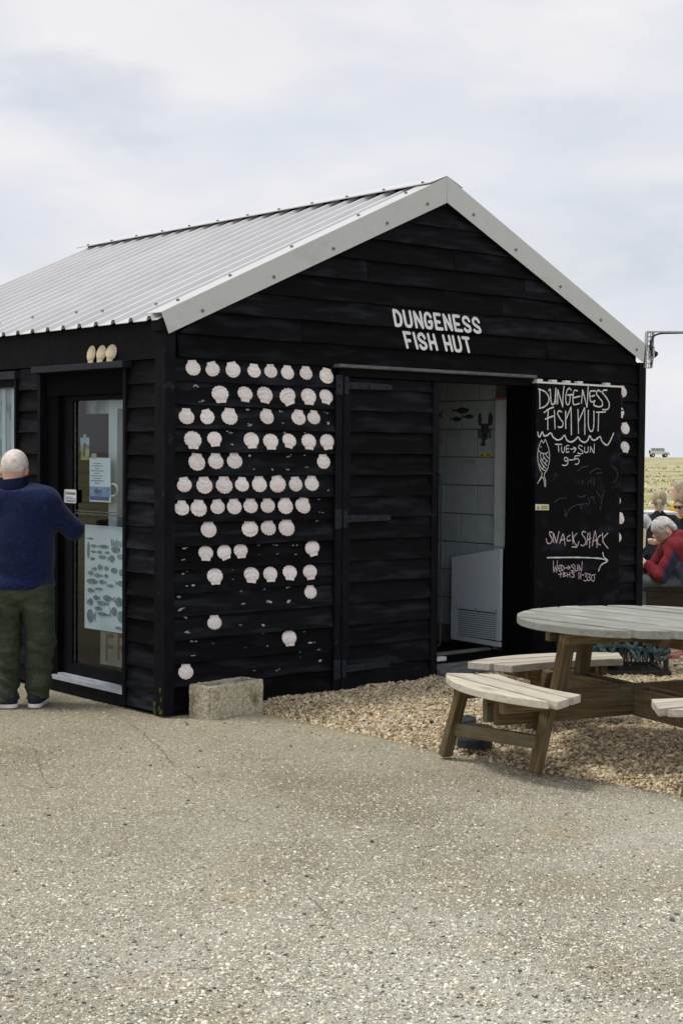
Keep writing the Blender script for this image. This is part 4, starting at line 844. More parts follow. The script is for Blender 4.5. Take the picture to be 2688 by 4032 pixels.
sc_r = [(x, -0.062, (TOPR(x)+LOWR(x))/2-0.025, -0.008, 0) for x in (2.60, 3.05, 3.55, 4.03, 4.48)] + [(x, 0.03, TOPR(x)+0.004, 0, 0.009) for x in (2.75, 3.3, 3.9, 4.4)]
barge([(-0.083, 2.498), (-0.028, 2.369), (B/2, LOWL(B/2)), (B/2, TOPL(B/2))], ((-0.083, 2.498), (B/2, TOPL(B/2))), sc_l)
barge([(B/2, TOPR(B/2)), (B/2, LOWR(B/2)), (4.575, LOWR(4.575)), (4.590, TOPR(4.590))], ((B/2+0.001, TOPR(B/2)), (4.590, TOPR(4.590))), sc_r)
rp = MB().prism([(B/2-0.012, 3.432), (B/2+0.012, 3.432), (B/2+0.26, 3.492), (B/2+0.004, 3.618), (B/2-0.16, 3.542)], front, 0.0622, 0.0652)
MB().prism([(B/2-0.004, 3.44), (B/2+0.004, 3.44), (B/2+0.005, 3.612), (B/2-0.005, 3.612)], front, 0.062, 0.0655).build('ridge_seam', M['flashing'], hut)
trim('rafter_end', (-0.085, -0.055, 2.385), (-0.045, 0.05, 2.455))
moss = MB()
for (y0, y1, z0, z1) in ((0.035, 0.069, 0.03, 0.11), (-0.045, 0.03, 0.03, 0.20)):
    for k in range(7):
        cy, cz, r_ = random.uniform(y0+0.01, y1-0.01), z0+(z1-z0)*random.random()**1.6, random.uniform(0.006, 0.016)
        moss.prism([(max(y0, min(y1, cy+r_*math.cos(t)*random.uniform(0.6, 1.2))), cz+1.4*r_*math.sin(t)*random.uniform(0.6, 1.2)) for t in np.linspace(0, 2*math.pi, 8, endpoint=False)], side, 0.0435, 0.0465+0.0002*k)
tag(moss.build('moss', M['moss'], hut), kind='stuff')
# ---- front doorway
trim('lintel', (1.315, -0.10, 2.222), (3.262, -0.0, 2.244), 'lintel', 0.004)
trim('door_header', (1.36, -0.040, 2.165), (3.40, 0.09, 2.2235))
trim('door_jamb', (1.331, -0.046, 0.02), (1.390, 0.09, 2.164))
trim('door_jamb', (3.335, -0.040, 0.05), (3.404, 0.28, 2.164), 'dark')
door = MB().box((1.394, -0.012, 0.03), (2.298, 0.03, 2.158)).build('door', M['tar_trim'], hut)
tag(door, label='closed left leaf of the double doors')
trim('stile', (1.394, -0.050, 0.03), (1.459, -0.0125, 2.158), parent=door)
trim('stile', (2.232, -0.050, 0.045), (2.298, -0.0125, 2.158), parent=door)
for k in range(16):
    zb = 2.2323-PITCH*(k+1)
    if zb < -0.1: break
    z0, z1 = max(zb, 0.035), min(zb+PITCH-0.001, 2.157)
    if z1-z0 > 0.03: board(door, front, z0, z1, 1.4595, 2.2315, off=0.0127)
for z in (2.105, 1.205, 0.185):
    h = MB().box((1.326, -0.052, z-0.066), (1.386, -0.0465, z+0.066)).box((1.394, -0.060, z-0.060), (1.428, -0.0505, z+0.060)).build('hinge', M['iron'], door)
    bevel(h, 0.002)
    s = MB().prism([(1.429, z-0.024), (1.815, z-0.019), (1.825, z-0.010), (1.825, z+0.010), (1.815, z+0.019), (1.429, z+0.024)], front, 0.0505, 0.058).build('strap', M['iron'], door)
    for x, y in ((1.356, 0.0525), (1.46, 0.0582), (1.62, 0.0582), (1.78, 0.0582)):
        MB().tube([(x, -y, z), (x, -y-0.006, z)], 0.009, 8).build('bolt', M['iron'], s)
MB().tube([(2.275, -0.052, 1.525), (2.295, -0.06, 1.51), (2.309, -0.062, 1.46), (2.311, -0.062, 0.9), (2.311, -0.062, 0.30), (2.303, -0.052, 0.27)], 0.009, 8).build('cable', M['rubber'], hut)
# concrete plinth, threshold planks and batten
bevel(MB().box((0.70, -0.055, -0.05), (3.9, 0.02, 0.028)).box((2.2, -0.15, -0.05), (3.3, -0.055, 0.062)).build('plinth', M['plinth'], hut), 0.012)
for i, (y0, z) in enumerate(((-0.145, 0.083), (-0.085, 0.105), (-0.028, 0.128))):
    bevel(MB().box((2.300, y0, 0.063), (3.30, y0+0.052, z)).build('threshold_plank', M['lintel'], hut), 0.004)
MB().box((2.334, 0.05, 0.0), (3.334, 1.6, 0.115)).build('floor', M['dark'], hut)
trim('batten', (2.40, 0.18, 0.116), (2.62, 0.23, 0.146), 'white_paint')
trim('floor_edge', (2.36, 0.40, 0.1155), (3.33, 0.46, 0.135), 'plinth')
# room behind: dark shell and a white painted block wall on the right
MB().box((1.2, 0.09, 0.0), (1.25, 4.6, 2.4)).box((1.25, 1.65, 0.0), (3.36, 1.70, 2.4)).box((0.09, 0.09, 2.40), (B-0.09, 4.64, 2.45)).box((0.09, 4.0, 0), (1.2, 4.05, 2.4)).box((0.09, 0.10, 0.0), (1.2, 4.0, 0.03)).build('partition', M['dark'], hut)
iw = MB().box((3.406, 0.28, 0.117), (3.50, 1.648, 2.398)).build('interior_wall', M['joint'], hut)
rowz = [2.30, 2.076, 1.847, 1.625, 1.400, 1.170, 0.940, 0.712, 0.485, 0.26]
for i in range(len(rowz)-1):
    zt, zb = rowz[i], rowz[i+1]
    cuts = [0.457] + ([0.651, 1.014, 1.377, 1.64] if i in (0, 2, 4, 6, 8) else [0.835, 1.196, 1.558, 1.64])
    for a, b in zip(cuts[:-1], cuts[1:]):
        if b-a > 0.05: bevel(MB().box((3.398, a+0.0035, zb+0.004), (3.4055, b-0.0035, zt-0.004)).build('block', M['block_paint'], iw), 0.003, 1)
bevel(MB().box((3.372, 0.284, 0.116), (3.4055, 0.435, 2.075)).build('door_lining', M['inner_white'], iw), 0.004)
MB().box((3.376, 0.28, 2.076), (3.4055, 0.457, 2.095)).build('door_lining', M['red_paint'], iw)
bevel(MB().box((3.362, 0.30, 0.93), (3.3715, 0.42, 1.16)).build('switch_plate', M['inner_white'], iw), 0.003)

def flat(name, polys, to3, d, mat, parent, step=0.00015, thick=0.0006):
    m = MB()
    for i, p in enumerate(polys):
        m.prism(p, to3, d, d+thick+i*step)
    o = m.build(name, mat, parent)
    if 'text' in name: o['kind'] = 'stuff'
    return o
inside = lambda u, v, d: (3.3975-d, u, v)
def fish_poly(cx, cz, L, H, flip=1):
    pts = []
    for i in range(9):
        t = i/8; pts.append((cx+flip*L*(0.5-0.78*t), cz+H*0.5*math.sin(math.pi*min(1, t*0.93+0.04))**0.8))
    tail = [(cx-flip*L*0.5, cz+H*0.42), (cx-flip*L*0.42, cz), (cx-flip*L*0.5, cz-H*0.42)]
    low = [(x, 2*cz-z) for x, z in pts[::-1]]
    return [pts[0:1]+pts[1:]+low[:-1], [pts[-1]] + tail + [low[0]]]
def fishes(name, specs, to3, d, mat, parent):
    ps = []
    for s in specs: ps += fish_poly(*s)
    return flat(name, ps, to3, d, mat, parent)
fishes('fish_print', [(0.84, 1.998, 0.20, 0.05, -1)], inside, 0.0002, M['print'], iw)
fishes('fish_print', [(0.755, 1.948, 0.14, 0.036, -1)], inside, 0.0002, M['print'], iw)
fishes('fish_print', [(0.895, 1.930, 0.14, 0.04, -1)], inside, 0.0002, M['print'], iw)
fishes('fish_print', [(1.16, 1.965, 0.24, 0.075, 1)], inside, 0.0002, M['print'], iw)
ell = lambda cx, cz, rx, rz, n=12, a0=0.0: [(cx+rx*math.cos(2*math.pi*i/n)*math.cos(a0)-rz*math.sin(2*math.pi*i/n)*math.sin(a0), cz+rx*math.cos(2*math.pi*i/n)*math.sin(a0)+rz*math.sin(2*math.pi*i/n)*math.cos(a0)) for i in range(n)]
lob = [ell(0.622, 1.925, 0.020, 0.052), ell(0.507, 1.925, 0.026, 0.055), ell(0.60, 1.872, 0.012, 0.04, 10, -0.5), ell(0.535, 1.872, 0.012, 0.04, 10, 0.5),
       ell(0.565, 1.845, 0.045, 0.05), ell(0.568, 1.795, 0.034, 0.04), ell(0.578, 1.752, 0.017, 0.034), ell(0.583, 1.727, 0.034, 0.013)]
for i in range(4):
    lob += [ell(0.62, 1.835-0.018*i, 0.026, 0.006, 8, 0.5), ell(0.512, 1.835-0.018*i, 0.026, 0.006, 8, -0.5)]
flat('lobster_print', lob, inside, 0.0002, M['print'], iw)
flat('caution_label', [[(0.489, 1.630), (0.613, 1.630), (0.613, 1.662), (0.489, 1.662)]], inside, 0.0002, M['yellow'], iw)
flat('caution_print', [[(0.575, 1.634), (0.603, 1.634), (0.589, 1.658)], [(0.50, 1.649), (0.56, 1.649), (0.56, 1.655), (0.50, 1.655)], [(0.50, 1.637), (0.55, 1.637), (0.55, 1.643), (0.50, 1.643)]], inside, 0.001, M['print'], iw)
tx = []
for (u0, u1, z0, z1, n) in ((0.83, 1.01, 1.775, 1.838, 4), (1.03, 1.11, 1.72, 1.84, 9), (0.67, 0.80, 1.575, 1.60, 2)):
    for i in range(n):
        z = z1-(z1-z0)*i/n; u = u0+0.004
        while u < u1-0.02:
            w = random.uniform(0.01, 0.03); tx.append([(u, z-0.006), (u+w, z-0.006), (u+w, z), (u, z)]); u += w+0.006
flat('text_print', tx, inside, 0.0002, M['print_grey'], iw, step=0.0)

# ---- painted sign
def catmull(p, n=6):
    if len(p) < 3: return list(p)
    out = []
    q = [p[0]]+list(p)+[p[-1]]
    for i in range(1, len(q)-2):
        a, b, c, d = [np.array(x) for x in q[i-1:i+3]]
        for t in np.linspace(0, 1, n, endpoint=False):
            out.append(tuple(0.5*((2*b)+(-a+c)*t+(2*a-5*b+4*c-d)*t*t+(-a+3*b-3*c+d)*t**3)))
    out.append(tuple(p[-1])); return out
def ribbon(m, pts, w, to3, depth, taper=0.0, jit=0.0):
    """a flat round-ended brush stroke: mitred strip plus end caps"""
    p = np.array(pts, float); n = len(p)
    d = np.gradient(p, axis=0); d /= (np.linalg.norm(d, axis=1)[:, None]+1e-9)
    if n > 2:
        s1 = np.diff(p, axis=0); s1 /= (np.linalg.norm(s1, axis=1)[:, None]+1e-9)
        d[0], d[-1] = s1[0], s1[-1]
        d[1:-1] = s1[:-1]+s1[1:]; ln = np.linalg.norm(d[1:-1], axis=1)[:, None]; d[1:-1] /= (ln+1e-9)
        k = np.ones(n); k[1:-1] = np.clip(1/np.maximum(np.abs((d[1:-1]*s1[:-1]).sum(1)), 0.55), 1, 1.7)
    else: k = np.ones(n)
    nn = np.stack([-d[:, 1], d[:, 0]], -1)
    ww = np.array([w/2*(1+jit*random.gauss(0, 1)) for _ in range(n)])*k
    if taper: ww *= 1-taper*np.linspace(0, 1, n)**2
    a, b = p+nn*ww[:, None], p-nn*ww[:, None]
    vs = [to3(u, v, depth(v)) for u, v in a]+[to3(u, v, depth(v)) for u, v in b]
    fs = [(i, n+i, n+i+1, i+1) for i in range(n-1)]
    base = len(vs)
    for (c, dr, r0, sg) in ((p[0], -d[0], ww[0], 1), (p[-1], d[-1], ww[-1], -1)):
        a0 = math.atan2(dr[1], dr[0]); st = len(vs)
        cap = [(c[0]+r0*math.cos(a0+t), c[1]+r0*math.sin(a0+t)) for t in np.linspace(-math.pi/2, math.pi/2, 6)]
        vs += [to3(u, v, depth(v)) for u, v in cap]; fs.append(tuple(range(st, st+6)))
    m.add(vs, fs)
sign = thing_sign = bpy.data.objects.new('painted_sign', None); col.objects.link(sign); sign.parent = hut
WORLD['painted_sign'] = Matrix.Translation((2.3, -0.03, 2.5)); sign.matrix_local = WORLD[hut.name].inverted() @ WORLD['painted_sign']
def gable_d(v):
    zb = 2.2323+0.1466*math.floor((v-2.2323)/0.1466+1e-6)
    return board_d(v, zb)
SMOOTH_L = {0, 1, 3, 7, 8, 11, 14}
for i, L in enumerate(SIGN):
    m = MB()
    zmid = sum(q[1] for s in L for q in s)/sum(len(s) for s in L)
    zb = 2.2323+0.1466*math.floor((zmid-2.2323)/0.1466)
    for j, st in enumerate(L):
        st = [(u, min(max(v, zb+0.012), zb+0.136)) for u, v in st]
        pts = catmull(st, 5) if len(st) > 4 else st
        if len(st) == 4:      # square-cornered strokes stay square
            for a_, b_ in zip(st[:-1], st[1:]):
                ribbon(m, [a_, b_], 0.0235, front, lambda v, j=j: board_d(v, zb)+0.0036+0.0004*j+0.00013*st.index(a_))
        else:
            ribbon(m, pts, 0.0235, front, lambda v, j=j: board_d(v, zb)+0.0036+0.0004*j)
    m.build('letter', M['signpaint'], sign)
# blobs of glue and bits of broken shell where shells have dropped off
gm_ = MB()
def wall_d(v):
    zb = 2.2323-PITCH*math.ceil((2.2323-v)/PITCH-1e-6)
    return board_d(v, zb)
for (x, z, w) in GLUE:
    for _ in range(random.choice((2, 3, 4))):
        cx, cz = x+random.gauss(0, w*0.28), z+random.gauss(0, w*0.09)
        rx, rz = w*random.uniform(0.13, 0.34), w*random.uniform(0.06, 0.15)
        n = 8; pts = [(cx+rx*math.cos(2*math.pi*i/n)*random.uniform(0.6, 1.3), cz+rz*math.sin(2*math.pi*i/n)*random.uniform(0.6, 1.3)) for i in range(n)]
        d = wall_d(cz)
        vs = [front(u, v, d+0.0015) for u, v in pts]+[front(cx, cz, d+0.006)]
        gm_.add(vs, [(i, (i+1) % n, n) for i in range(n)])
tag(gm_.build('glue_residue', M['glue'], hut, smooth=True), kind='stuff')

# ---- glazed side door
gd = MB().box((0.052, 0.44, 1.986), (0.10, 1.33, 2.019)).box((0.052, 1.205, 0.13), (0.10, 1.33, 1.986)).box((0.052, 0.44, 0.13), (0.10, 0.485, 1.986)).box((0.052, 0.485, 0.13), (0.10, 1.205, 0.20)).build('glazed_door', M['tar_trim'], hut)
trim('door_jamb', (0.012, 1.332, 0.089), (0.10, 1.499, 2.019), 'dark')
MB().box((0.074, 0.485, 0.20), (0.078, 1.205, 1.986)).build('glass_pane', M['glass'], gd)
MB().box((0.068, 0.486, 1.222), (0.073, 1.204, 1.229)).box((0.068, 0.486, 1.240), (0.073, 1.204, 1.246)).build('glazing_bar', M['lintel'], gd)
MB().box((0.066, 1.198, 0.20), (0.0735, 1.2035, 1.98)).build('glazing_bead', M['lintel'], gd)
tr = MB().box((-0.035, 0.435, 0.0885), (0.05, 1.33, 0.103)).box((-0.035, 0.435, 0.1035), (-0.010, 1.33, 0.117)).box((0.012, 0.435, 0.1035), (0.05, 1.33, 0.125)).build('door_sill', M['alu'], gd)
hp = [(0.0, 1.43), (0.03, 1.43), (0.062, 1.415), (0.075, 1.392), (0.062, 1.368), (0.03, 1.352), (0.0, 1.352)]
MB().tube([(0.105, 0.79-u, z) for u, z in hp], 0.0075, 8).build('handle', M['inner_white'], gd, smooth=True)
MB().box((0.16, 0.885, 1.90), (0.17, 1.21, 1.985)).box((0.16, 0.885, 1.9855), (0.18, 1.21, 2.0)).build('reflection_band', M['reflection_and_tape'], gd)  # pale solid pieces from here on stand in for a reflection in the door glass
MB().box((0.15, 0.80, 0.75), (0.20, 0.905, 1.985)).build('reflection_bar', M['inner_white'], gd)  # upright of the built reflection
MB().box((0.21, 0.735, 1.25), (0.24, 0.798, 1.985)).box((0.22, 0.55, 0.35), (0.25, 0.63, 1.95)).build('reflection_bar', M['reflection_and_tape'], gd)
MB().box((0.15, 0.55, 1.93), (0.19, 0.798, 1.985)).build('reflection_bar', M['inner_white'], gd)
MB().box((0.21, 0.55, 1.85), (0.215, 0.79, 1.925)).build('reflection_panel', M['reflection_and_tape'], gd)  # last piece of the built reflection
# ---- side window
wd = MB().box((0.0, 1.82, 2.10), (0.05, 2.84, 2.149)).box((0.0, 1.82, 1.06), (0.05, 2.84, 1.10)).box((0.0, 1.8205, 1.10), (0.05, 1.845, 2.10)).box((0.0, 2.80, 1.10), (0.05, 2.84, 2.10)).build('window', M['tar_trim'], hut)
MB().box((0.022, 1.845, 1.10), (0.026, 2.80, 2.10)).build('glass_pane', M['glass'], wd)
MB().box((0.07, 1.90, 1.45), (0.075, 2.8, 2.09)).box((0.08, 1.90, 1.06), (0.085, 2.8, 1.449)).build('reflection_panel', M['reflection_and_tape'], wd)  # pale panels added behind the pane to raise its reflected tone
for y in (2.02, 2.16, 2.33): MB().box((0.060, y, 1.42), (0.069, y+0.05, 2.09)).build('reflection_strip', M['inner_white'], wd)  # pale strips added to the same reflected tone

# ------------------------------------------------------------ scallop shells
def scallop(seed):
    """unit scallop, hinge at the top (z = +0.42), dome towards -y"""
    r_ = random.Random(seed)
    NA, NR = 44, 7
    rib = 13+seed % 3
    vs = []; H = 0.42; Rr = 0.5
    asp = r_.uniform(0.94, 1.02)
    for i in range(NA+1):
        ph = -1.32+2.64*i/NA            # from straight down
        dx, dz = math.sin(ph), -math.cos(ph)
        bq = H*dz; rm = -bq+math.sqrt(bq*bq-(H*H-Rr*Rr))
        ribv = math.cos(rib*ph*1.9)
        rm *= 1+0.026*ribv+r_.gauss(0, 0.006)
        for j in range(NR+1):
            t = j/NR
            e = abs(ph)/1.32
            y = 0.105*math.sin(math.pi*min(1, 0.12+0.88*t**0.75))**0.8*(1-0.55*e**3)+0.02
            y += 0.012*ribv*t*(1-e**4)+0.004*math.sin(9*t+seed)*t
            if j == NR: y = 0.012
            vs.append((dx*rm*t, -max(0.008, y), (H+dz*rm*t)*asp))
    fs = []
    for i in range(NA):
        for j in range(NR):
            a = i*(NR+1)+j; b = a+NR+1
            fs.append((a, b, b+1, a+1))
    b = len(vs)
    e1, e2 = r_.uniform(0.24, 0.29), r_.uniform(0.24, 0.29)
    vs += [(-e1, -0.03, 0.555), (e2, -0.03, 0.555), (e2+0.07, -0.035, 0.30), (-e1-0.07, -0.035, 0.30), (0, -0.075, 0.54), (0, -0.11, 0.33),
           (-e1, 0, 0.555), (e2, 0, 0.555), (e2+0.07, 0, 0.30), (-e1-0.07, 0, 0.30)]
    fs += [(b, b+3, b+5, b+4), (b+4, b+5, b+2, b+1), (b, b+4, b+1, b+7, b+6), (b+1, b+2, b+8, b+7), (b+3, b, b+6, b+9)]
    me = bpy.data.meshes.new('scallop_shell'); me.from_pydata(vs, [], fs)
    me.materials.append(M['shell'])
    for p in me.polygons: p.use_smooth = True
    me.set_sharp_from_angle(angle=R(50))
    return me
SC = [scallop(i) for i in range(5)]
ORD = ['first', 'second', 'third', 'fourth', 'fifth', 'sixth', 'seventh', 'eighth', 'ninth', 'tenth', 'eleventh', 'twelfth', 'thirteenth', 'fourteenth']
G_SH = 'scallop shells fixed to the front wall'
def put_shell(x, z, w, up, label, k, tilt=None, mat=None, group=G_SH):
    o = bpy.data.objects.new('scallop_shell', SC[k % 5]); col.objects.link(o)
    t = random.gauss(0, 8) if tilt is None else tilt
    o.matrix_world = Matrix.Translation((x, -wall_d(z)-0.002, z)) @ Matrix.Rotation(R(-9.0), 4, 'X') @ Matrix.Rotation(R(t + (0 if up else 180)), 4, 'Y') @ Matrix.Diagonal((w*0.97, w*random.uniform(0.75, 1.0), w*0.79, 1))
    WORLD[o.name] = o.matrix_world.copy()
    return tag(o, label, 'shell', group)
kk = 0
for ri, (ud, row) in enumerate(SHELL_ROWS):
    n = len(row)
    for ci, (x, z, w) in enumerate(row):
        how = 'hinge up' if ud == 'u' else 'hinge down'
        size = 'large ' if w > 0.128 else ('small ' if w < 0.108 else '')
        rown = 'the top shell row' if ri == 0 else f'the {ORD[ri]} shell row'
        if n == 1:
            lab = {10: 'lone small white scallop shell near the door jamb, below the lowest row of five',
                   11: 'lone white scallop shell at the left, hinge up, well above the concrete block',
                   12: 'lone white scallop shell low on the wall near the door, hinge down',
                   13: 'lowest white scallop shell, just above the left end of the concrete block'}[ri]
        else:
            pos = 'leftmost' if ci == 0 else ('rightmost' if ci == n-1 else ORD[ci]+' from left')
            lab = f'{size}white scallop shell, {how}, {pos} of {n} in {rown}'
        put_shell(x, z, w, ud == 'u', lab, kk); kk += 1
for i, ((x, z), up) in enumerate(zip(SHELLS_RIGHT, (1, 0, 1, 0, 1, 1, 0, 1, 0))):
    pos = ['topmost', 'second', 'third', 'fourth', 'fifth', 'sixth', 'seventh', 'second lowest', 'lowest'][i]
    whole = 'fully seen beside' if i in (2, 3) else 'partly hidden behind'
    put_shell(x, z, 0.112, up, f'white scallop shell {whole} the chalkboard edge, {pos} of nine there', i)
for i, (x, y, z) in enumerate(LEDGE_SHELLS):
    o = bpy.data.objects.new('scallop_shell', SC[(i+2) % 5].copy()); o.data.materials.clear(); o.data.materials.append(M['warm_shell']); col.objects.link(o)
    o.matrix_world = Matrix.Translation((-0.045, y, 2.2215+0.058)) @ Matrix.Rotation(R(-88+5*i), 4, 'Z') @ Matrix.Rotation(R(-9), 4, 'X') @ Matrix.Rotation(R(180+(-6, 4, 8)[i]), 4, 'Y') @ Matrix.Diagonal((0.098, 0.12, 0.112, 1))
    tag(o, ['cream scallop shell on the ledge over the side door, leftmost of three', 'smaller cream scallop shell in the middle of the three on the ledge', 'cream scallop shell on the ledge, nearest the hut corner'][i], 'shell', 'cream shells on the ledge above the side door')

# ------------------------------------------------------------ chalkboard on the folded-back right leaf
cb = thing('chalkboard', 'tall black chalkboard with opening times in chalk, right of the doorway', 'chalkboard', (3.77, -0.067, 0.10))
bevel(MB().box((3.268, -0.090, 0.10), (4.268, -0.046, 2.186)).build('board', M['chalkboard'], cb), 0.003)
ts = MB().box((3.266, -0.094, 2.1865), (4.270, -0.046, 2.2005))
for x in (3.27, 3.43, 3.586, 3.73, 4.06): ts.box((x, -0.094, 2.2008), (x+0.062, -0.06, 2.218))
ts.build('top_edge', M['white_paint'], cb)
la = MB().box((4.2685, -0.085, 2.05), (4.285, -0.06, 2.13)).box((4.2685, -0.085, 2.00), (4.300, -0.075, 2.012)); la.build('latch', M['iron'], cb)
def chalk(name, strokes, w, mat, jit=0.12):
    m = MB()
    for i, st in enumerate(strokes):
        pts = catmull(st, 7) if len(st) > 2 else [tuple(np.array(st[0])+(np.array(st[1])-np.array(st[0]))*t) for t in np.linspace(0, 1, 7)]
        ribbon(m, pts, w, front, lambda v, i=i: 0.0904+0.00012*i, jit=jit)
    return m.build(name, M[mat], cb)
chalk('chalk_title', CHALK['title'], 0.0105, 'chalk')
chalk('chalk_wave', CHALK['wave'], 0.0115, 'chalk')
chalk('chalk_fish', CHALK['fish'], 0.006, 'chalk')
chalk('chalk_hours', CHALK['hours'], 0.0075, 'chalk')
chalk('chalk_snack_shack', CHALK['snack'], 0.0088, 'chalk_pink')
chalk('chalk_arrow', CHALK['arrow'], 0.010, 'chalk')
chalk('chalk_days', CHALK['days'], 0.0066, 'chalk_pink')
chalk('chalk_faint', CHALK['faint'], 0.007, 'chalk_faint')
st = thing('caution_sticker', 'small white and yellow caution sticker on the left edge of the chalkboard', 'sticker', (3.33, -0.091, 1.256))
flat('backing', [[(3.270, 1.232), (3.422, 1.228), (3.422, 1.272), (3.270, 1.277)]], front, 0.0915, M['white_paint'], st)
flat('yellow_panel', [[(3.324, 1.235), (3.416, 1.233), (3.416, 1.266), (3.324, 1.269)]], front, 0.0925, M['yellow'], st)
flat('print', [[(3.282, 1.240), (3.314, 1.239), (3.298, 1.268)], [(3.336, 1.254), (3.400, 1.253), (3.400, 1.261), (3.336, 1.262)], [(3.336, 1.241), (3.404, 1.239), (3.404, 1.247), (3.336, 1.249)]], front, 0.0935, M['print_grey'], st)

# ------------------------------------------------------------ metal cabinet in the doorway
ca = thing('metal_cabinet', 'pale grey metal cabinet with sloping top and louvred vent inside the doorway', 'cabinet', (3.33, 0.55, 0.116))
CX = 3.30
capoly = [(0.285, 0.152), (0.823, 0.164), (0.823, 0.822), (0.285, 0.918)]
cf = lambda u, v, d: (CX-d, u, v)
bevel(MB().prism([(0.285, 0.415), (0.823, 0.415), (0.823, 0.822), (0.285, 0.918)], cf, -0.058, 0.0).build('front_panel', M['cabinet'], ca), 0.003)
MB().prism(capoly, cf, -0.0585, -0.022).build('carcass', M['dark'], ca)
bevel(MB().prism([(0.285, 0.1525), (0.823, 0.1645), (0.823, 0.20), (0.285, 0.19)], cf, -0.0215, 0.0).build('kick_panel', M['cabinet'], ca), 0.002)
for a, b in ((0.285, 0.325), (0.765, 0.823)):
    MB().box((CX, a, 0.201), (CX+0.0215, b, 0.4145)).build('vent_frame', M['cabinet'], ca)
for i in range(12):
    z = 0.2045+0.0172*i
    MB().add([(CX+0.001, 0.3255, z), (CX+0.001, 0.7645, z), (CX+0.001, 0.7645, z+0.008), (CX+0.001, 0.3255, z+0.008), (CX+0.012, 0.3255, z), (CX+0.012, 0.7645, z), (CX+0.012, 0.7645, z+0.012), (CX+0.012, 0.3255, z+0.012)],
             [(0, 1, 2, 3), (3, 2, 6, 7), (0, 4, 5, 1), (4, 7, 6, 5)]).build('louvre', M['cabinet'], ca)
for y in (0.33, 0.545, 0.765): MB().tube([(CX+0.001, y, 0.432), (CX-0.004, y, 0.432)], 0.006, 8).build('screw', M['print'], ca)
flat('warning_triangle', [[(0.762, 0.468), (0.796, 0.468), (0.779, 0.500)]], cf, 0.0004, M['yellow'], ca)
for y in (0.30, 0.80): MB().box((CX+0.01, y-0.012, 0.116), (CX+0.04, y+0.012, 0.152 if y < 0.5 else 0.163)).build('foot', M['rubber'], ca)

# ------------------------------------------------------------ papers behind the glass of the side door
def pin(u, v, d): return (0.098-d, u, v)
po = thing('fish_chart', 'pale blue fish species chart taped inside the glazed side door', 'poster', (0.098, 0.87, 0.80))
flat('sheet', [[(0.50, 0.455), (1.12, 0.447), (1.118, 1.150), (0.50, 1.152)]], pin, 0.0, M['paper_blue'], po)
ps = []
for i, (u, v, w, h) in enumerate(CHART_FISH):
    w, h = w*1.25, h*1.25
    if h > w*1.4: ps += [ell(u, v, w*0.42, h*0.5)]
    elif i % 4 == 3: ps += [ell(u, v, w*0.5, h*0.45), [(u-w*0.5, v+h*0.3), (u-w*0.4, v), (u-w*0.5, v-h*0.3)]]
    else: ps += fish_poly(u, v, w, h*0.9, 1 if i % 3 else -1)
flat('fish_print', ps, pin, 0.0012, M['ink_blue'], po, step=0.00003)
tt = [[(0.64+0.022*i, 1.02), (0.653+0.022*i, 1.02), (0.653+0.022*i, 1.02+0.045*random.uniform(0.6, 1.2)), (0.64+0.022*i, 1.06)] for i in range(7)]
flat('title_print', tt, pin, 0.0012, M['ink_blue'], po)
fr = thing('card_sign', 'beige card sign with brown letters FR low in the side door', 'sign', (0.098, 0.77, 0.33))
flat('card', [[(0.50, 0.228), (0.930, 0.222), (0.925, 0.4455), (0.50, 0.4455)]], pin, -0.006, M['card'], fr)
m = MB()
for stq in ([(0.848, 0.258), (0.848, 0.424)], [(0.848, 0.418), (0.772, 0.424)], [(0.846, 0.352), (0.776, 0.350)], [(0.700, 0.280), (0.700, 0.432)], [(0.700, 0.430), (0.640, 0.432), (0.625, 0.40), (0.640, 0.362), (0.698, 0.355)], [(0.672, 0.354), (0.622, 0.282)]):
    ribbon(m, catmull(stq, 5) if len(stq) > 2 else stq, 0.026, pin, lambda v, k=len(m.v): -0.0048+k*0.00001)
m.build('lettering', M['brown_ink'], fr)
no = thing('notice', 'white notice with a blue band taped inside the side door', 'notice', (0.098, 0.93, 1.45))
flat('sheet', [[(0.792, 1.309), (1.059, 1.307), (1.060, 1.604), (0.800, 1.603)]], pin, 0.0, M['paper'], no)
flat('blue_picture', [[(0.80, 1.345), (1.0585, 1.345), (1.0588, 1.410), (0.80, 1.410)]], pin, 0.0008, M['photo_blue'], no)
flat('blue_band', [[(0.812, 1.319), (1.054, 1.319), (1.054, 1.3445), (0.812, 1.3445)]], pin, 0.0008, M['navy_print'], no)
fishes('fish_print', [(0.955, 1.380, 0.10, 0.032, 1)], pin, 0.0016, M['navy_print'], no)
tl = []
for i in range(9):
    z = 1.565-0.0165*i; w = (0.10, 0.14, 0.06, 0.16, 0.07, 0.15, 0.10, 0.16, 0.05)[i]
    tl.append([(0.965-w/2, z-0.0025), (0.965+w/2, z-0.0025), (0.965+w/2, z+0.003), (0.965-w/2, z+0.003)])
flat('text_print', tl, pin, 0.0008, M['ink_blue'], no)
flat('tape', [[(0.970, 1.598), (1.035, 1.598), (1.035, 1.632), (0.970, 1.632)]], pin, 0.0022, M['reflection_and_tape'], no)
ph = thing('photo_card', 'small landscape photograph card at the left of the side door glass', 'photo', (0.098, 1.12, 1.66))
flat('picture', [[(1.064, 1.588), (1.177, 1.587), (1.178, 1.69), (1.065, 1.69)]], pin, 0.0, M['photo_green'], ph)
flat('sky_band', [[(1.065, 1.6905), (1.178, 1.6905), (1.178, 1.738), (1.066, 1.738)]], pin, 0.0, M['photo_sky'], ph)
flat('figure_print', [ell(1.122, 1.675, 0.018, 0.03), ell(1.13, 1.65, 0.012, 0.05)], pin, 0.0008, M['print'], ph)
flat('blob', [ell(1.122, 1.742, 0.022, 0.02)], pin, 0.0008, M['reflection_and_tape'], ph)
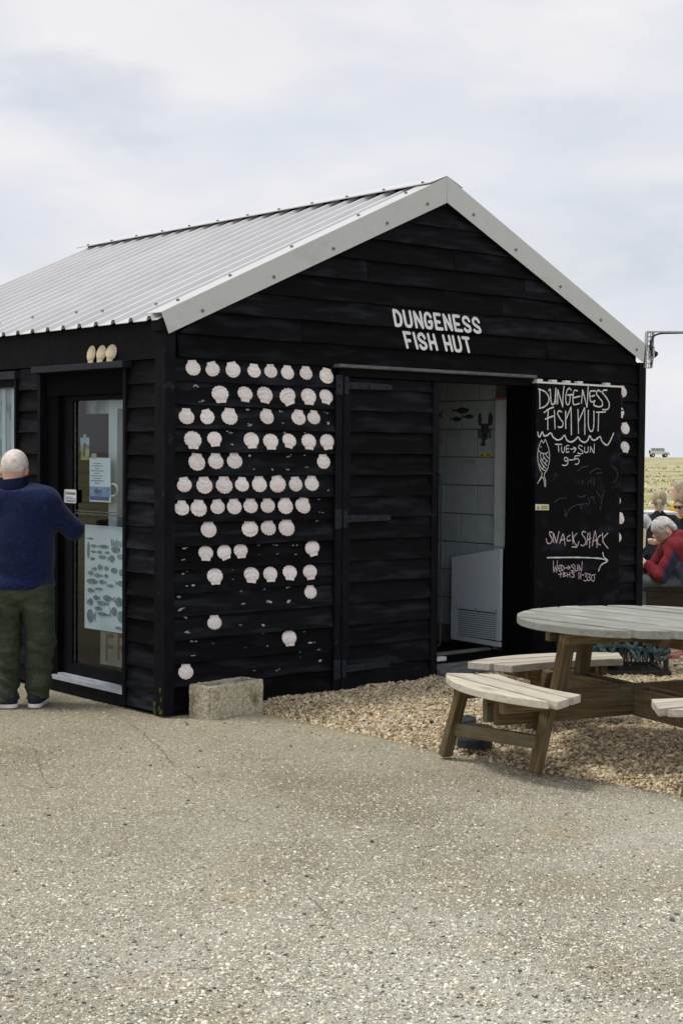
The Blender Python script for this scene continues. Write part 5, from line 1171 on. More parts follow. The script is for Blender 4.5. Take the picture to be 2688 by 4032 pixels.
stk = thing('window_sticker', 'rounded white sticker with handwriting on the side door frame', 'sticker', (0.051, 1.26, 1.34))
fo = lambda u, v, d: (0.0515-d, u, v)
rr_ = lambda u0, u1, v0, v1, r: [(u0+r, v0), (u1-r, v0), (u1, v0+r), (u1, v1-r), (u1-r, v1), (u0+r, v1), (u0, v1-r), (u0, v0+r)]
flat('backing', [rr_(1.155, 1.315, 1.293, 1.385, 0.008)], fo, 0.0, M['white_paint'], stk)
m = MB()
for k in range(7):
    u = 1.295-0.019*k; ribbon(m, catmull([(u, 1.352), (u-0.006, 1.368), (u-0.012, 1.350), (u-0.017, 1.362)], 4), 0.0042, fo, lambda v, k=k: 0.0009+0.0001*k)
m.build('handwriting', M['print'], stk)
flat('text_print', [[(1.20, 1.330), (1.285, 1.330), (1.285, 1.336), (1.20, 1.336)], [(1.185, 1.319), (1.29, 1.319), (1.29, 1.325), (1.185, 1.325)]], fo, 0.0009, M['photo_blue'], stk)
flat('bar_print', [[(1.185, 1.303), (1.285, 1.303), (1.285, 1.310), (1.185, 1.310)], [(1.166, 1.302), (1.174, 1.302), (1.174, 1.328), (1.166, 1.328)]], fo, 0.0009, M['print'], stk)

# ------------------------------------------------------------ concrete block by the corner
def make_block():
    bm = bmesh.new()
    L_, W_, H_ = 0.475, 0.205, 0.205
    xs = sorted(set(np.round(np.concatenate([np.linspace(0, L_, 27), [0.035, 0.205, 0.250, 0.420]]), 4)))
    ys_ = sorted(set(np.round(np.concatenate([np.linspace(0, W_, 12), [0.04, 0.16]]), 4)))
    hole = lambda x, y: (0.04 < y < 0.16) and (0.035 < x < 0.205 or 0.250 < x < 0.420)
    zl = np.linspace(0, H_, 12)
    V = {}
    def vert(x, y, z):
        k = (round(x, 4), round(y, 4), round(z, 4))
        if k not in V: V[k] = bm.verts.new(k)
        return V[k]
    for i in range(len(xs)-1):
        for j in range(len(ys_)-1):
            mx, my = (xs[i]+xs[i+1])/2, (ys_[j]+ys_[j+1])/2
            z = H_-0.13 if hole(mx, my) else H_
            bm.faces.new([vert(xs[i], ys_[j], z), vert(xs[i+1], ys_[j], z), vert(xs[i+1], ys_[j+1], z), vert(xs[i], ys_[j+1], z)])
            for di, dj, a, b in ((1, 0, (xs[i+1], ys_[j]), (xs[i+1], ys_[j+1])), (0, 1, (xs[i], ys_[j+1]), (xs[i+1], ys_[j+1]))):
                if i+di < len(xs)-1 and j+dj < len(ys_)-1:
                    h2 = hole((xs[i+di]+xs[i+di+1])/2, (ys_[j+dj]+ys_[j+dj+1])/2)
                    if h2 != hole(mx, my): bm.faces.new([vert(*a, H_), vert(*b, H_), vert(*b, H_-0.13), vert(*a, H_-0.13)])
    for k in range(len(zl)-1):
        for i in range(len(xs)-1):
            for y in (0, W_): bm.faces.new([vert(xs[i], y, zl[k]), vert(xs[i+1], y, zl[k]), vert(xs[i+1], y, zl[k+1]), vert(xs[i], y, zl[k+1])])
        for j in range(len(ys_)-1):
            for x in (0, L_): bm.faces.new([vert(x, ys_[j], zl[k]), vert(x, ys_[j+1], zl[k]), vert(x, ys_[j+1], zl[k+1]), vert(x, ys_[j], zl[k+1])])
    bmesh.ops.recalc_face_normals(bm, faces=bm.faces)
    bmesh.ops.bevel(bm, geom=[e for e in bm.edges if e.is_manifold and e.calc_face_angle(0) > 0.8], offset=0.006, segments=2, affect='EDGES')
    for v in bm.verts:
        v.co += Vector([random.gauss(0, 0.0016) for _ in range(3)])
        c = v.co      # worn corners
        ex = min(c.x, L_-c.x); ey = min(c.y, W_-c.y); ez = H_-c.z
        if ex < 0.012 and ey < 0.012: v.co.x += 0.007*(1 if c.x < L_/2 else -1); v.co.y += 0.007*(1 if c.y < W_/2 else -1)
        if ez < 0.012 and (ex < 0.012 or ey < 0.012): v.co.z -= random.uniform(0.001, 0.007)
    me = bpy.data.meshes.new('concrete_block'); bm.to_mesh(me); bm.free()
    return me
u_ = Vector((0.993, 0.12, 0)); v_ = Vector((-0.12, 0.993, 0))
o = link('concrete_block', make_block(), M['concrete_block'], mw=Matrix(((u_.x, v_.x, 0, 0.138), (u_.y, v_.y, 0, -0.276), (0, 0, 1, 0.002), (0, 0, 0, 1))), smooth=False)
tag(o, 'mossy hollow concrete block on the apron against the hut corner', 'concrete block')

# ------------------------------------------------------------ round picnic table
TC = Vector((1.301, -2.614)); ZT, ZB, PHI, RT = 0.769, 0.443, R(165.56), 0.648
pt_ = thing('picnic_table', 'round weathered picnic table with four curved benches on the shingle', 'picnic table', (TC.x, TC.y, 0.04))
def clip(poly, nx, ny, c):
    """keep nx*x+ny*y <= c"""
    out = []
    for i in range(len(poly)):
        a, b = poly[i], poly[(i+1) % len(poly)]
        da, db = nx*a[0]+ny*a[1]-c, nx*b[0]+ny*b[1]-c
        if da <= 0: out.append(a)
        if da*db < 0:
            t = da/(da-db); out.append((a[0]+(b[0]-a[0])*t, a[1]+(b[1]-a[1])*t))
    return out
def plank(poly, z0, z1, m4, mat, parent, name):
    me = MB().prism(poly, lambda u, v, d: (u, v, d), z0, z1)
    o = me.build(name, M[mat], parent, m4)
    return bevel(o, 0.004)
mt = Matrix.Translation((TC.x, TC.y, 0)) @ Matrix.Rotation(R(-91), 4, 'Z')
circ = [(RT*math.cos(2*math.pi*i/56), RT*math.sin(2*math.pi*i/56)) for i in range(56)]
NP = 9; pw = 2*RT/NP
for i in range(NP):
    a, b = -RT+pw*i+0.013, -RT+pw*(i+1)-0.013
    pl = clip(clip(circ, 0, 1, b), 0, -1, -a)
    plank(pl, ZT-0.042+random.gauss(0, 0.001), ZT+random.gauss(0, 0.0015), mt, 'wood_top', pt_, 'tabletop_plank')
RI, RO, HA = 0.744, 1.033, R(31.4)
for q in range(4):
    ax = PHI+q*math.pi/2
    mbm = Matrix.Translation((TC.x, TC.y, 0)) @ Matrix.Rotation(ax-math.pi/2, 4, 'Z')     # local y outwards, x along the bench
    bench = bpy.data.objects.new('bench', None); col.objects.link(bench); bench.parent = pt_
    WORLD[bench.name] = Matrix.Translation((TC.x+0.85*math.cos(ax), TC.y+0.85*math.sin(ax), ZB)); bench.matrix_local = WORLD[pt_.name].inverted() @ WORLD[bench.name]
    outer = [(RO*math.sin(t), RO*math.cos(t)) for t in np.linspace(HA, -HA, 22)]
    xi, yi = RI*math.sin(HA), RI*math.cos(HA)
    sag = 0.045
    inner = [(xi*t, yi+sag*(1-t*t)) for t in np.linspace(-1, 1, 12)]
    sect = outer+inner
    cuts_ = [yi-0.01, 0.748, 0.892, RO+0.01]
    for c0, c1 in zip(cuts_[:-1], cuts_[1:]):
        pl = clip(clip(sect, 0, 1, c1-0.0115), 0, -1, -(c0+0.0115))
        if len(pl) > 2: plank(pl, ZB-0.040+random.gauss(0, 0.001), ZB+random.gauss(0, 0.0012), mbm, 'wood_seat', bench, 'plank')
    P3 = lambda r, t, z: Vector((TC.x+r*math.cos(ax)-t*math.sin(ax), TC.y+r*math.sin(ax)+t*math.cos(ax), z))
    beam('cleat', P3(0.66, 0.20, ZB-0.072), P3(0.99, 0.20, ZB-0.072), 0.045, 0.062, M['wood_leg'], bench)
    beam('cleat', P3(0.70, -0.30, ZB-0.072), P3(0.96, -0.30, ZB-0.072), 0.045, 0.062, M['wood_leg'], bench)
    for (r0, t0_, r1_, t1_) in ((0.64, 0.135, 0.765, 0.175), (0.93, -0.27, 0.955, -0.41)):
        beam('leg', P3(r0, t0_, ZB-0.042), P3(r1_, t1_, 0.015), 0.068, 0.045, M['wood_leg'], bench)
    beam('stretcher', P3(0.93, -0.34, 0.17), P3(0.74, 0.155, 0.17), 0.04, 0.07, M['wood_leg'], bench)
    beam('post', P3(0.53, 0.0, 0.30), P3(0.44, 0.0, ZT-0.043), 0.085, 0.05, M['wood_leg'], pt_)
for q in range(2):
    ax = PHI+q*math.pi/2; d = Vector((math.cos(ax), math.sin(ax), 0)); s = Vector((-math.sin(ax), math.cos(ax), 0))
    c = Vector((TC.x, TC.y, 0.325-0.004*q))
    if q == 0:
        for k in (-1, 1): beam('cross_beam', c+d*0.93+s*0.052*k, c-d*0.93+s*0.052*k, 0.042, 0.145, M['wood_leg'], pt_)
    else:
        for k in (-1, 1):
            for e in (-1, 1): beam('cross_beam', c+d*0.93*e+s*0.052*k, c+d*0.075*e+s*0.052*k, 0.042, 0.145, M['wood_leg'], pt_)
    for k in (-1, 1): beam('top_rail', Vector((TC.x, TC.y, ZT-0.080-0.0*q))+s*0.09*k+d*0.52, Vector((TC.x, TC.y, ZT-0.080))+s*0.09*k-d*0.52, 0.04, 0.07-0.004*q, M['wood_leg'], pt_)

# dark slabs lying on the shingle
def slab(label, c, sx, sy, h, rz, tilt=(0, 0)):
    n = 14
    pl = [(sx*math.cos(2*math.pi*i/n)*(1+random.uniform(-0.14, 0.10)), sy*math.sin(2*math.pi*i/n)*(1+random.uniform(-0.14, 0.10))) for i in range(n)]
    mw = Matrix.Translation(c) @ Matrix.Rotation(R(rz), 4, 'Z') @ Matrix.Rotation(R(tilt[0]), 4, 'X') @ Matrix.Rotation(R(tilt[1]), 4, 'Y')
    o = MB().prism(pl, lambda u, v, d: (u, v, d), 0, h).build('slate_slab', M['slate'], None, mw)
    bevel(o, 0.006)
    return tag(o, label, 'slab', 'dark slabs lying around the picnic table')
slab('rounded blue black slab on the shingle under the left bench, middle of three', (0.93, -1.76, 0.050), 0.155, 0.11, 0.04, 20, (4, 3))
slab('flat dark slab farthest back of three under the left bench', (1.07, -1.53, 0.045), 0.13, 0.07, 0.045, 30)
slab('dark slab by the foot of the left bench leg, nearest of three', (0.70, -1.985, 0.035), 0.10, 0.07, 0.05, -15)
slab('dark slab half out of frame at the edge of the shingle', (0.84, -3.44, 0.03), 0.13, 0.10, 0.05, 10)

# ------------------------------------------------------------ lobster pot
lp_ = thing('lobster_pot', 'old lobster pot wrapped in thick teal rope behind the picnic table', 'lobster pot', (3.58, -0.72, 0.04))
px = Vector((RGT.x, RGT.y, 0)).normalized(); py = Vector((-px.y, px.x, 0))
def pot(a, t, rr=1.0):
    """a along the pot, t 0..pi over the arch"""
    return Vector((3.60, -0.60, 0.05)) + px*a + py*(0.25*rr*math.cos(t)) + Vector((0, 0, 0.06+0.32*rr*math.sin(t)**0.8 if math.sin(t) > 0 else 0.06))
for a in (-0.36, 0.0, 0.33):
    MB().tube([pot(a, t) for t in np.linspace(0, math.pi, 15)]+[pot(a, math.pi)-Vector((0, 0, 0.05)), pot(a, 0)-Vector((0, 0, 0.05))], 0.020, 6, closed=True).build('hoop', M['rope_dark'], lp_)
bevel(MB().box((-0.40, -0.27, 0), (0.37, -0.19, 0.035)).box((-0.40, 0.19, 0), (0.37, 0.27, 0.035)).box((-0.40, -0.18, 0), (0.37, 0.18, 0.02)).build('base', M['wood_dark'], lp_, Matrix.Translation((3.60, -0.60, 0.045)) @ Matrix(((px.x, py.x, 0, 0), (px.y, py.y, 0, 0), (0, 0, 1, 0), (0, 0, 0, 1)))), 0.004)
net = MB()
for k in range(13):
    a0 = -0.36+0.72*k/12
    for s in (-1, 1):
        net.tube([pot(max(-0.37, min(0.34, a0+s*0.22*(t/math.pi-0.5)))+random.gauss(0, 0.006), t, 0.99) for t in np.linspace(0.03, math.pi-0.03, 16)], 0.0075, 5)
for e in (-0.36, 0.33):
    for k in range(6):
        t = 0.4+0.46*k; net.tube([pot(e, t), pot(e, math.pi-t*0.8, 0.5), pot(e, math.pi*0.1*k)], 0.007, 5)
tag(net.build('net', M['rope_dark'], lp_, smooth=True), kind='stuff')
for k in range(14):
    a0 = -0.36+0.70*k/13; s = random.choice((-1, 1))
    pts = [pot(max(-0.38, min(0.35, a0+s*0.12*math.sin(2.2*t+k)))+random.gauss(0, 0.008), t, 1.05) for t in np.linspace(0.05, math.pi*0.97, 22)]
    MB().tube(catmull([tuple(p) for p in pts], 3), 0.0135+0.003*(k % 2), 8, twist=120, lobes=3).build('rope', M['rope'], lp_, smooth=True)
for (t, w) in ((0.62*math.pi+0.5, 0.018), (0.78*math.pi, 0.02), (0.9*math.pi, 0.017), (0.45*math.pi, 0.015)):
    pts = [tuple(pot(a, t+0.06*math.sin(9*a+w*300), 1.07)) for a in np.linspace(-0.38, 0.36, 12)]
    MB().tube(catmull(pts, 5), w, 8, twist=110, lobes=3).build('rope', M['rope'], lp_, smooth=True)
for k in range(30):
    a0, t0 = random.uniform(-0.36, 0.34), random.uniform(0.5, 2.9)
    c = pot(a0, t0, 1.10); q = [tuple(c+Vector((random.gauss(0, 0.035), random.gauss(0, 0.035), random.gauss(0, 0.03)))) for _ in range(4)]
    MB().tube(catmull(q, 6), 0.013, 8, twist=120, lobes=3).build('rope', M['rope'], lp_, smooth=True)

# ------------------------------------------------------------ cable tray with a lamp at the right-hand eave
ct = thing('cable_tray', 'galvanised cable tray with black cable leaving the right eave of the hut', 'cable tray', (4.69, 0.0, 2.36))
m = MB()
t0, t1 = Vector((4.655, -0.050, 2.36)), Vector((4.672, -0.050, 2.648))
wv = Vector((0.062, -0.020, 0))
def barx(m, a, b, w, h, up=Vector((0, -1, 0))):
    a, b = Vector(a), Vector(b); x = (b-a).normalized(); y = up.cross(x).normalized(); z = x.cross(y)
    vs = [p+y*sy*w/2+z*sz*h/2 for p in (a, b) for sy, sz in ((-1, -1), (1, -1), (1, 1), (-1, 1))]
    m.add(vs, [(0, 3, 2, 1), (4, 5, 6, 7), (0, 1, 5, 4), (1, 2, 6, 5), (2, 3, 7, 6), (3, 0, 4, 7)])
barx(m, t0, t1, 0.010, 0.022); barx(m, t0+wv, t1+wv, 0.010, 0.022)
for k in range(9):
    q = t0+(t1-t0)*(k/8); barx(m, q+wv*0.09, q+wv*0.91, 0.011, 0.004)
for f in (0.33, 0.66): barx(m, t0+wv*f+Vector((0, 0.003, 0)), t1+wv*f+Vector((0, 0.003, 0)), 0.007, 0.003)
m.build('upright', M['galv'], ct)
m = MB()
ar = Vector((0.758, -0.652, 0.004)); h0 = Vector((4.682, -0.045, 2.652)); sdv = Vector((0.652, 0.758, 0))*0.07
for off in (Vector((0, 0, 0)), sdv+Vector((0.02, 0, 0.006))):
    barx(m, h0+off, h0+off+ar*3.2, 0.016, 0.012, Vector((0, 0, 1)))
for k in range(24):
    q = h0+ar*(0.08+0.13*k); barx(m, q+sdv*0.05, q+sdv*0.95+Vector((0, 0, 0.004)), 0.012, 0.003, Vector((0, 0, 1)))
m.build('arm', M['galv'], ct)
cps = [(4.712, -0.075, 2.385), (4.727, -0.075, 2.43), (4.712, -0.075, 2.50), (4.702, -0.072, 2.535), (4.706, -0.075, 2.575), (4.722, -0.085, 2.615), (4.765, -0.118, 2.638), (4.84, -0.18, 2.643)]+[tuple(h0+ar*s+Vector((0, 0, -0.012+0.006*math.sin(3*s)))) for s in (0.45, 1.0, 1.8, 3.2)]
MB().tube(catmull(cps, 5), 0.0075, 8).build('cable', M['rubber'], ct, smooth=True)
MB().tube([(4.66, -0.078, 2.527), (4.70, -0.086, 2.527), (4.735, -0.082, 2.528)], 0.004, 6).build('cable_tie', M['rubber'], ct)
bevel(MB().box((4.725, -0.08, 2.44), (4.75, -0.03, 2.53)).build('junction_box', M['galv'], ct), 0.004)
lm = MB(); lm.tube([(4.745, -0.055, 2.452), (4.756, -0.058, 2.462), (4.768, -0.062, 2.478), (4.775, -0.064, 2.492)], [0.012, 0.024, 0.028, 0.026], 12)
lm.build('photocell', M['iron'], ct, smooth=True)
po2 = thing('utility_post', 'grey post holding the far end of the cable tray', 'post', (7.12, -2.10, 0))
MB().tube([(7.12, -2.10, -0.05), (7.12, -2.10, 2.75)], [0.05, 0.045], 10).build('shaft', M['galv'], po2)
MB().tube([(7.12, -2.10, 2.75), (7.12, -2.10, 2.78)], [0.055, 0.03], 10).build('cap', M['galv'], po2)

ct.location.x -= 0.055
# ------------------------------------------------------------ odds and ends on the far shingle
o = beam('red_plank', (4.36, -0.50, 0.075), (5.35, -0.42, 0.085), 0.11, 0.035, M['red_paint'], None)
tag(o, 'faded red plank lying on the shingle at the right edge', 'plank')
cr = thing('dark_crate', 'low dark crate on the shingle at the right edge of the picture', 'crate', (4.18, -1.02, 0.05))
for (a, b) in (((3.98, -1.00, 0.05), (4.40, -0.98, 0.14)), ((3.98, -1.36, 0.05), (4.40, -1.34, 0.14)), ((3.98, -1.339, 0.05), (4.00, -1.001, 0.14)), ((4.38, -1.339, 0.05), (4.40, -1.001, 0.14))):
    bevel(MB().box(a, b).build('side', M['wood_dark'], cr), 0.003)
MB().box((4.001, -1.339, 0.05), (4.379, -1.001, 0.065)).build('bottom', M['wood_dark'], cr)

# ------------------------------------------------------------ figures: smooth implicit surfaces meshed by surface nets
def s_cone(P, a, b, r0, r1, sq=None):
    a, b = np.array(a, float), np.array(b, float)
    Q = P
    if sq is not None:
        k = np.array(sq, float); Q, a, b = P/k, a/k, b/k
    d = b-a; L2 = max(d@d, 1e-9)
    t = np.clip(((Q-a)@d)/L2, 0, 1)
    return np.linalg.norm(Q-a-t[..., None]*d, axis=-1)-(r0+(r1-r0)*t)
def s_ell(P, c, r, rot=None):
    Q = P-np.array(c, float)
    if rot is not None: Q = Q@rot
    r = np.array(r, float); k = np.linalg.norm(Q/r, axis=-1); k2 = np.linalg.norm(Q/(r*r), axis=-1)
    return k*(k-1)/np.maximum(k2, 1e-6)
def smin(a, b, k):
    h = np.clip(0.5+0.5*(b-a)/k, 0, 1)
    return b+(a-b)*h-k*h*(1-h)
def union(ds, k=0.03):
    o = ds[0]
    for d in ds[1:]: o = smin(o, d, k)
    return o
def mesh_sdf(name, fn, lo, hi, h, mat, parent=None, mw=None, colour=None):
    lo, hi = np.array(lo, float), np.array(hi, float)
    n = np.ceil((hi-lo)/h).astype(int)+1
    ax = [lo[i]+h*np.arange(n[i]) for i in range(3)]
    G_ = np.stack(np.meshgrid(*ax, indexing='ij'), -1)
    D = fn(G_)
    ins = D < 0
    nc = n-1
    acc = np.zeros((*nc, 3)); cnt = np.zeros(nc)
    for axis in range(3):
        a = [slice(None)]*3; b = [slice(None)]*3; a[axis] = slice(0, -1); b[axis] = slice(1, None)
        cr_ = ins[tuple(a)] != ins[tuple(b)]
        I = np.argwhere(cr_)
        if not len(I): continue
        J = I.copy(); J[:, axis] += 1
        da, db = D[tuple(I.T)], D[tuple(J.T)]
        t = da/(da-db)
        pt = lo+h*(I+(J-I)*t[:, None])
        o1, o2 = [k for k in range(3) if k != axis]
        for u in (0, -1):
            for v in (0, -1):
                K = I.copy(); K[:, o1] += u; K[:, o2] += v
                ok = ((K >= 0) & (K < nc)).all(1)
                np.add.at(acc, tuple(K[ok].T), pt[ok]); np.add.at(cnt, tuple(K[ok].T), 1)
    act = cnt > 0
    idx = -np.ones(nc, int); idx[act] = np.arange(act.sum())
    V = acc[act]/cnt[act][:, None]
    F = []
    for axis in range(3):
        a = [slice(None)]*3; b = [slice(None)]*3; a[axis] = slice(0, -1); b[axis] = slice(1, None)
        I = np.argwhere(ins[tuple(a)] != ins[tuple(b)])
        o1, o2 = [(1, 2), (2, 0), (0, 1)][axis]
        I = I[(I[:, o1] > 0) & (I[:, o2] > 0) & (I[:, o1] < nc[o1]) & (I[:, o2] < nc[o2])]
        if not len(I): continue
        q = []
        for u, v in ((-1, -1), (0, -1), (0, 0), (-1, 0)):
            K = I.copy(); K[:, o1] += u; K[:, o2] += v; q.append(idx[tuple(K.T)])
        q = np.stack(q, -1)
        flip = ~ins[tuple(I.T)]
        q[flip] = q[flip][:, ::-1]
        F.append(q)
    F = np.concatenate(F)
    F = F[(F >= 0).all(1)]
    me = bpy.data.meshes.new(name); me.from_pydata(V.tolist(), [], F.tolist())
    if colour is not None:
        C = np.concatenate([colour(V), np.ones((len(V), 1))], 1)
        at = me.color_attributes.new('Col', 'FLOAT_COLOR', 'POINT'); at.data.foreach_set('color', C.reshape(-1).astype(np.float32))
    me.update()
    return link(name, me, mat, parent, mw, smooth=True)
def folds(P, seed, f=14.0, stretch=(1, 1, 1)):
    r_ = np.random.default_rng(seed); o = 0
    Q = P*np.array(stretch)
    for i in range(5):
        k = r_.normal(0, 1, 3); k = k/np.linalg.norm(k)*f*(0.6+0.35*i)
        o = o+np.sin(Q@k+r_.uniform(0, 6)+1.6*np.sin(Q@(k[[1, 2, 0]]*0.45)+i))/(1+0.5*i)
    return o/3
def rotm(yaw=0, pitch=0, roll=0):
    return np.array(Matrix.Rotation(yaw, 3, 'Z') @ Matrix.Rotation(pitch, 3, 'X') @ Matrix.Rotation(roll, 3, 'Y'))
# head in its own space: x right, y the way the face looks, z up, origin in the skull
def head_sdf(Q, ears=True, s=1.0):
    Q = Q/s
    d = union([s_ell(Q, (0, -0.012, 0.022), (0.077, 0.098, 0.100)), s_ell(Q, (0, 0.030, -0.050), (0.057, 0.066, 0.074))], 0.035)
    d = smin(d, s_cone(Q, (0, 0.092, 0.000), (0, 0.112, -0.036), 0.008, 0.0135), 0.014)
    d = smin(d, s_ell(Q, (0, 0.084, -0.098), (0.024, 0.020, 0.018)), 0.02)
    d = smin(d, s_ell(Q, (0, 0.092, -0.070), (0.024, 0.010, 0.010)), 0.010)
    d = smin(d, s_cone(Q, (-0.035, 0.083, 0.028), (0.035, 0.083, 0.028), 0.010, 0.010), 0.014)
    for sx in (-1, 1):
        d = np.maximum(d, -(s_ell(Q, (sx*0.031, 0.104, 0.008), (0.017, 0.016, 0.011))))
        if ears: d = smin(d, s_ell(Q, (sx*0.081, -0.008, -0.018), (0.011, 0.020, 0.033)), 0.008)
    return d*s

# ---- the man at the side door, seen from behind
MB0 = np.array([-0.498, 0.909, 0.0])
MR = np.array([0.7582, -0.6520, 0]); MF = np.array([0.6520, 0.7582, 0])
def local_frame(o, r_, f_):
    return Matrix(((r_[0], f_[0], 0, o[0]), (r_[1], f_[1], 0, o[1]), (0, 0, 1, o[2]), (0, 0, 0, 1)))
mm = local_frame(MB0, MR, MF)
HR = rotm(0.05, -0.42, 0.05)
hc = np.array([-0.062, 0.085, 1.528])
def man_hand(P, w, d, sgn):
    """palm, four fingers of different lengths and a thumb"""
    w = np.array(w, float); d = np.array(d, float)/np.linalg.norm(d); up = np.array([0, 0, 1.0]); s_ = np.cross(d, up); s_ /= np.linalg.norm(s_)
    out = [s_cone(P, w, w+d*0.075, 0.026, 0.034, (1, 1, 1))]
    for i, (o_, L_) in enumerate(((0.028, 0.062), (0.010, 0.074), (-0.009, 0.069), (-0.027, 0.052))):
        b = w+d*0.085+up*o_*0.9
        k1 = b+d*L_*0.55+s_*sgn*0.012; k2 = k1+d*L_*0.25+s_*sgn*0.03
        out += [s_cone(P, b, k1, 0.0105, 0.0095), s_cone(P, k1, k2, 0.0095, 0.0085)]
    t0 = w+d*0.03+up*0.03; out += [s_cone(P, t0, t0+d*0.035+up*0.03, 0.0125, 0.011), s_cone(P, t0+d*0.035+up*0.03, t0+d*0.062+up*0.036+s_*sgn*0.01, 0.011, 0.0095)]
    return union(out, 0.010)
EL_R, WR_R = (0.318, 0.085, 1.140), (0.225, 0.285, 1.150)
EL_L, WR_L = (-0.345, 0.085, 1.12), (-0.26, 0.30, 1.15)
def man_body(P):
    d = head_sdf((P-hc)@HR, s=1.03)
    d = smin(d, s_cone(P, (-0.058, 0.02, 1.36), (-0.060, 0.055, 1.50), 0.066, 0.064), 0.03)
    core = union([s_ell(P, (0, 0.02, 1.12), (0.19, 0.12, 0.30)), s_ell(P, (0, 0.03, 0.86), (0.17, 0.12, 0.20))], 0.06)
    d = smin(d, core, 0.05)
    for s, el, wr in ((1, EL_R, WR_R), (-1, EL_L, WR_L)):
        d = smin(d, s_cone(P, (0.17*s, 0.0, 1.30), el, 0.052, 0.042), 0.04)
        d = smin(d, s_cone(P, el, wr, 0.040, 0.030), 0.02)
        dv = np.array(wr)-np.array(el)
        d = smin(d, man_hand(P, np.array(wr)+dv*0.08, (dv[0]*0.6, dv[1]*1.2, 0.0), s), 0.015)
    d = smin(d, s_cone(P, (0.10, 0.0, 0.78), (0.118, 0.02, 0.44), 0.085, 0.060), 0.03); d = smin(d, s_cone(P, (0.118, 0.02, 0.44), (0.105, -0.02, 0.09), 0.058, 0.040), 0.02)
    d = smin(d, s_cone(P, (-0.10, 0.0, 0.78), (-0.098, 0.02, 0.44), 0.085, 0.060), 0.03); d = smin(d, s_cone(P, (-0.098, 0.02, 0.44), (-0.095, -0.05, 0.09), 0.058, 0.040), 0.02)
    d = smin(d, s_cone(P, (0.105, -0.02, 0.075), (0.11, 0.12, 0.045), 0.036, 0.030), 0.02); d = smin(d, s_cone(P, (-0.095, -0.05, 0.075), (-0.22, -0.03, 0.045), 0.036, 0.030), 0.02)
    return d
man = mesh_sdf('person', man_body, (-0.50, -0.22, 0.01), (0.50, 0.50, 1.72), 0.0095, M['skin'], None, mm)
tag(man, 'man with cropped grey hair in navy fleece and olive trousers standing at the side door', 'person')
def man_hair(P):
    Q = (P-hc)@HR
    d = s_ell(Q, (0, -0.014, 0.020), (0.0875, 0.108, 0.104)) + 0.0012*folds(P, 12, 160)
    cut = np.maximum(Q[..., 1]-0.055-0.3*Q[..., 2], -0.080-Q[..., 2]-0.35*np.maximum(Q[..., 1], -0.05))
    side_ = np.where(np.abs(Q[..., 0]) > 0.066, np.maximum(-0.002-Q[..., 2]+0.0*Q[..., 1], -1), -1)
    d = np.maximum(d, cut); d = np.maximum(d, np.where((np.abs(Q[..., 0]) > 0.066) & (Q[..., 1] > -0.045), -Q[..., 2]-0.004, -1))
    return d
mesh_sdf('hair', man_hair, hc-0.15, hc+0.17, 0.0065, M['stubble'], man, mm)
def jumper(P):
    d = union([s_ell(P, (0, 0.015, 1.14), (0.212, 0.150, 0.30)), s_ell(P, (0, 0.03, 0.92), (0.205, 0.165, 0.27)), s_cone(P, (-0.165, 0.0, 1.315), (0.150, 0.0, 1.315), 0.082, 0.082)], 0.07)
    d = smin(d, s_cone(P, (-0.055, 0.01, 1.37), (-0.155, 0.0, 1.325), 0.085, 0.085), 0.05); d = smin(d, s_cone(P, (-0.055, 0.01, 1.37), (0.145, 0.0, 1.325), 0.085, 0.083), 0.05)
    for s, el, wr in ((1, EL_R, WR_R), (-1, EL_L, WR_L)):
        d = smin(d, s_cone(P, (0.165*s, 0.0, 1.30), el, 0.083, 0.070), 0.05)
        d = smin(d, s_cone(P, el, wr, 0.069, 0.046), 0.03)
    hem = s_ell(P, (0, 0.025, 0.785), (0.212, 0.170, 0.075)); d = smin(d, hem, 0.05)
    d = d + 0.0085*folds(P, 3, 12, (1, 1, 1.3)) + 0.004*np.sin(46*P[..., 2]+6*P[..., 0])*np.exp(-((P[..., 2]-0.93)/0.11)**2)*np.clip(-P[..., 1]*6, 0, 1)
    d = np.maximum(d, 0.750+0.010*np.sin(4*P[..., 0]+1)-P[..., 2])
    return np.maximum(d, P[..., 2]-1.425-0.35*(P[..., 1]))
mesh_sdf('jumper', jumper, (-0.50, -0.24, 0.70), (0.50, 0.40, 1.50), 0.011, M['fleece'], man, mm)
def collar(P):
    ax_ = s_cone(P, (-0.058, 0.010, 1.385), (-0.062, 0.045, 1.482), 0.100, 0.090)
    return np.maximum(np.maximum(ax_, 0.082-np.hypot(P[..., 0]+0.06, P[..., 1]-0.035)), np.maximum(P[..., 2]-1.484-0.12*(P[..., 1]-0.03)-0.12*P[..., 0], 1.372-P[..., 2]))
mesh_sdf('collar', collar, (-0.20, -0.12, 1.34), (0.09, 0.17, 1.55), 0.007, M['fleece_dark'], man, mm)
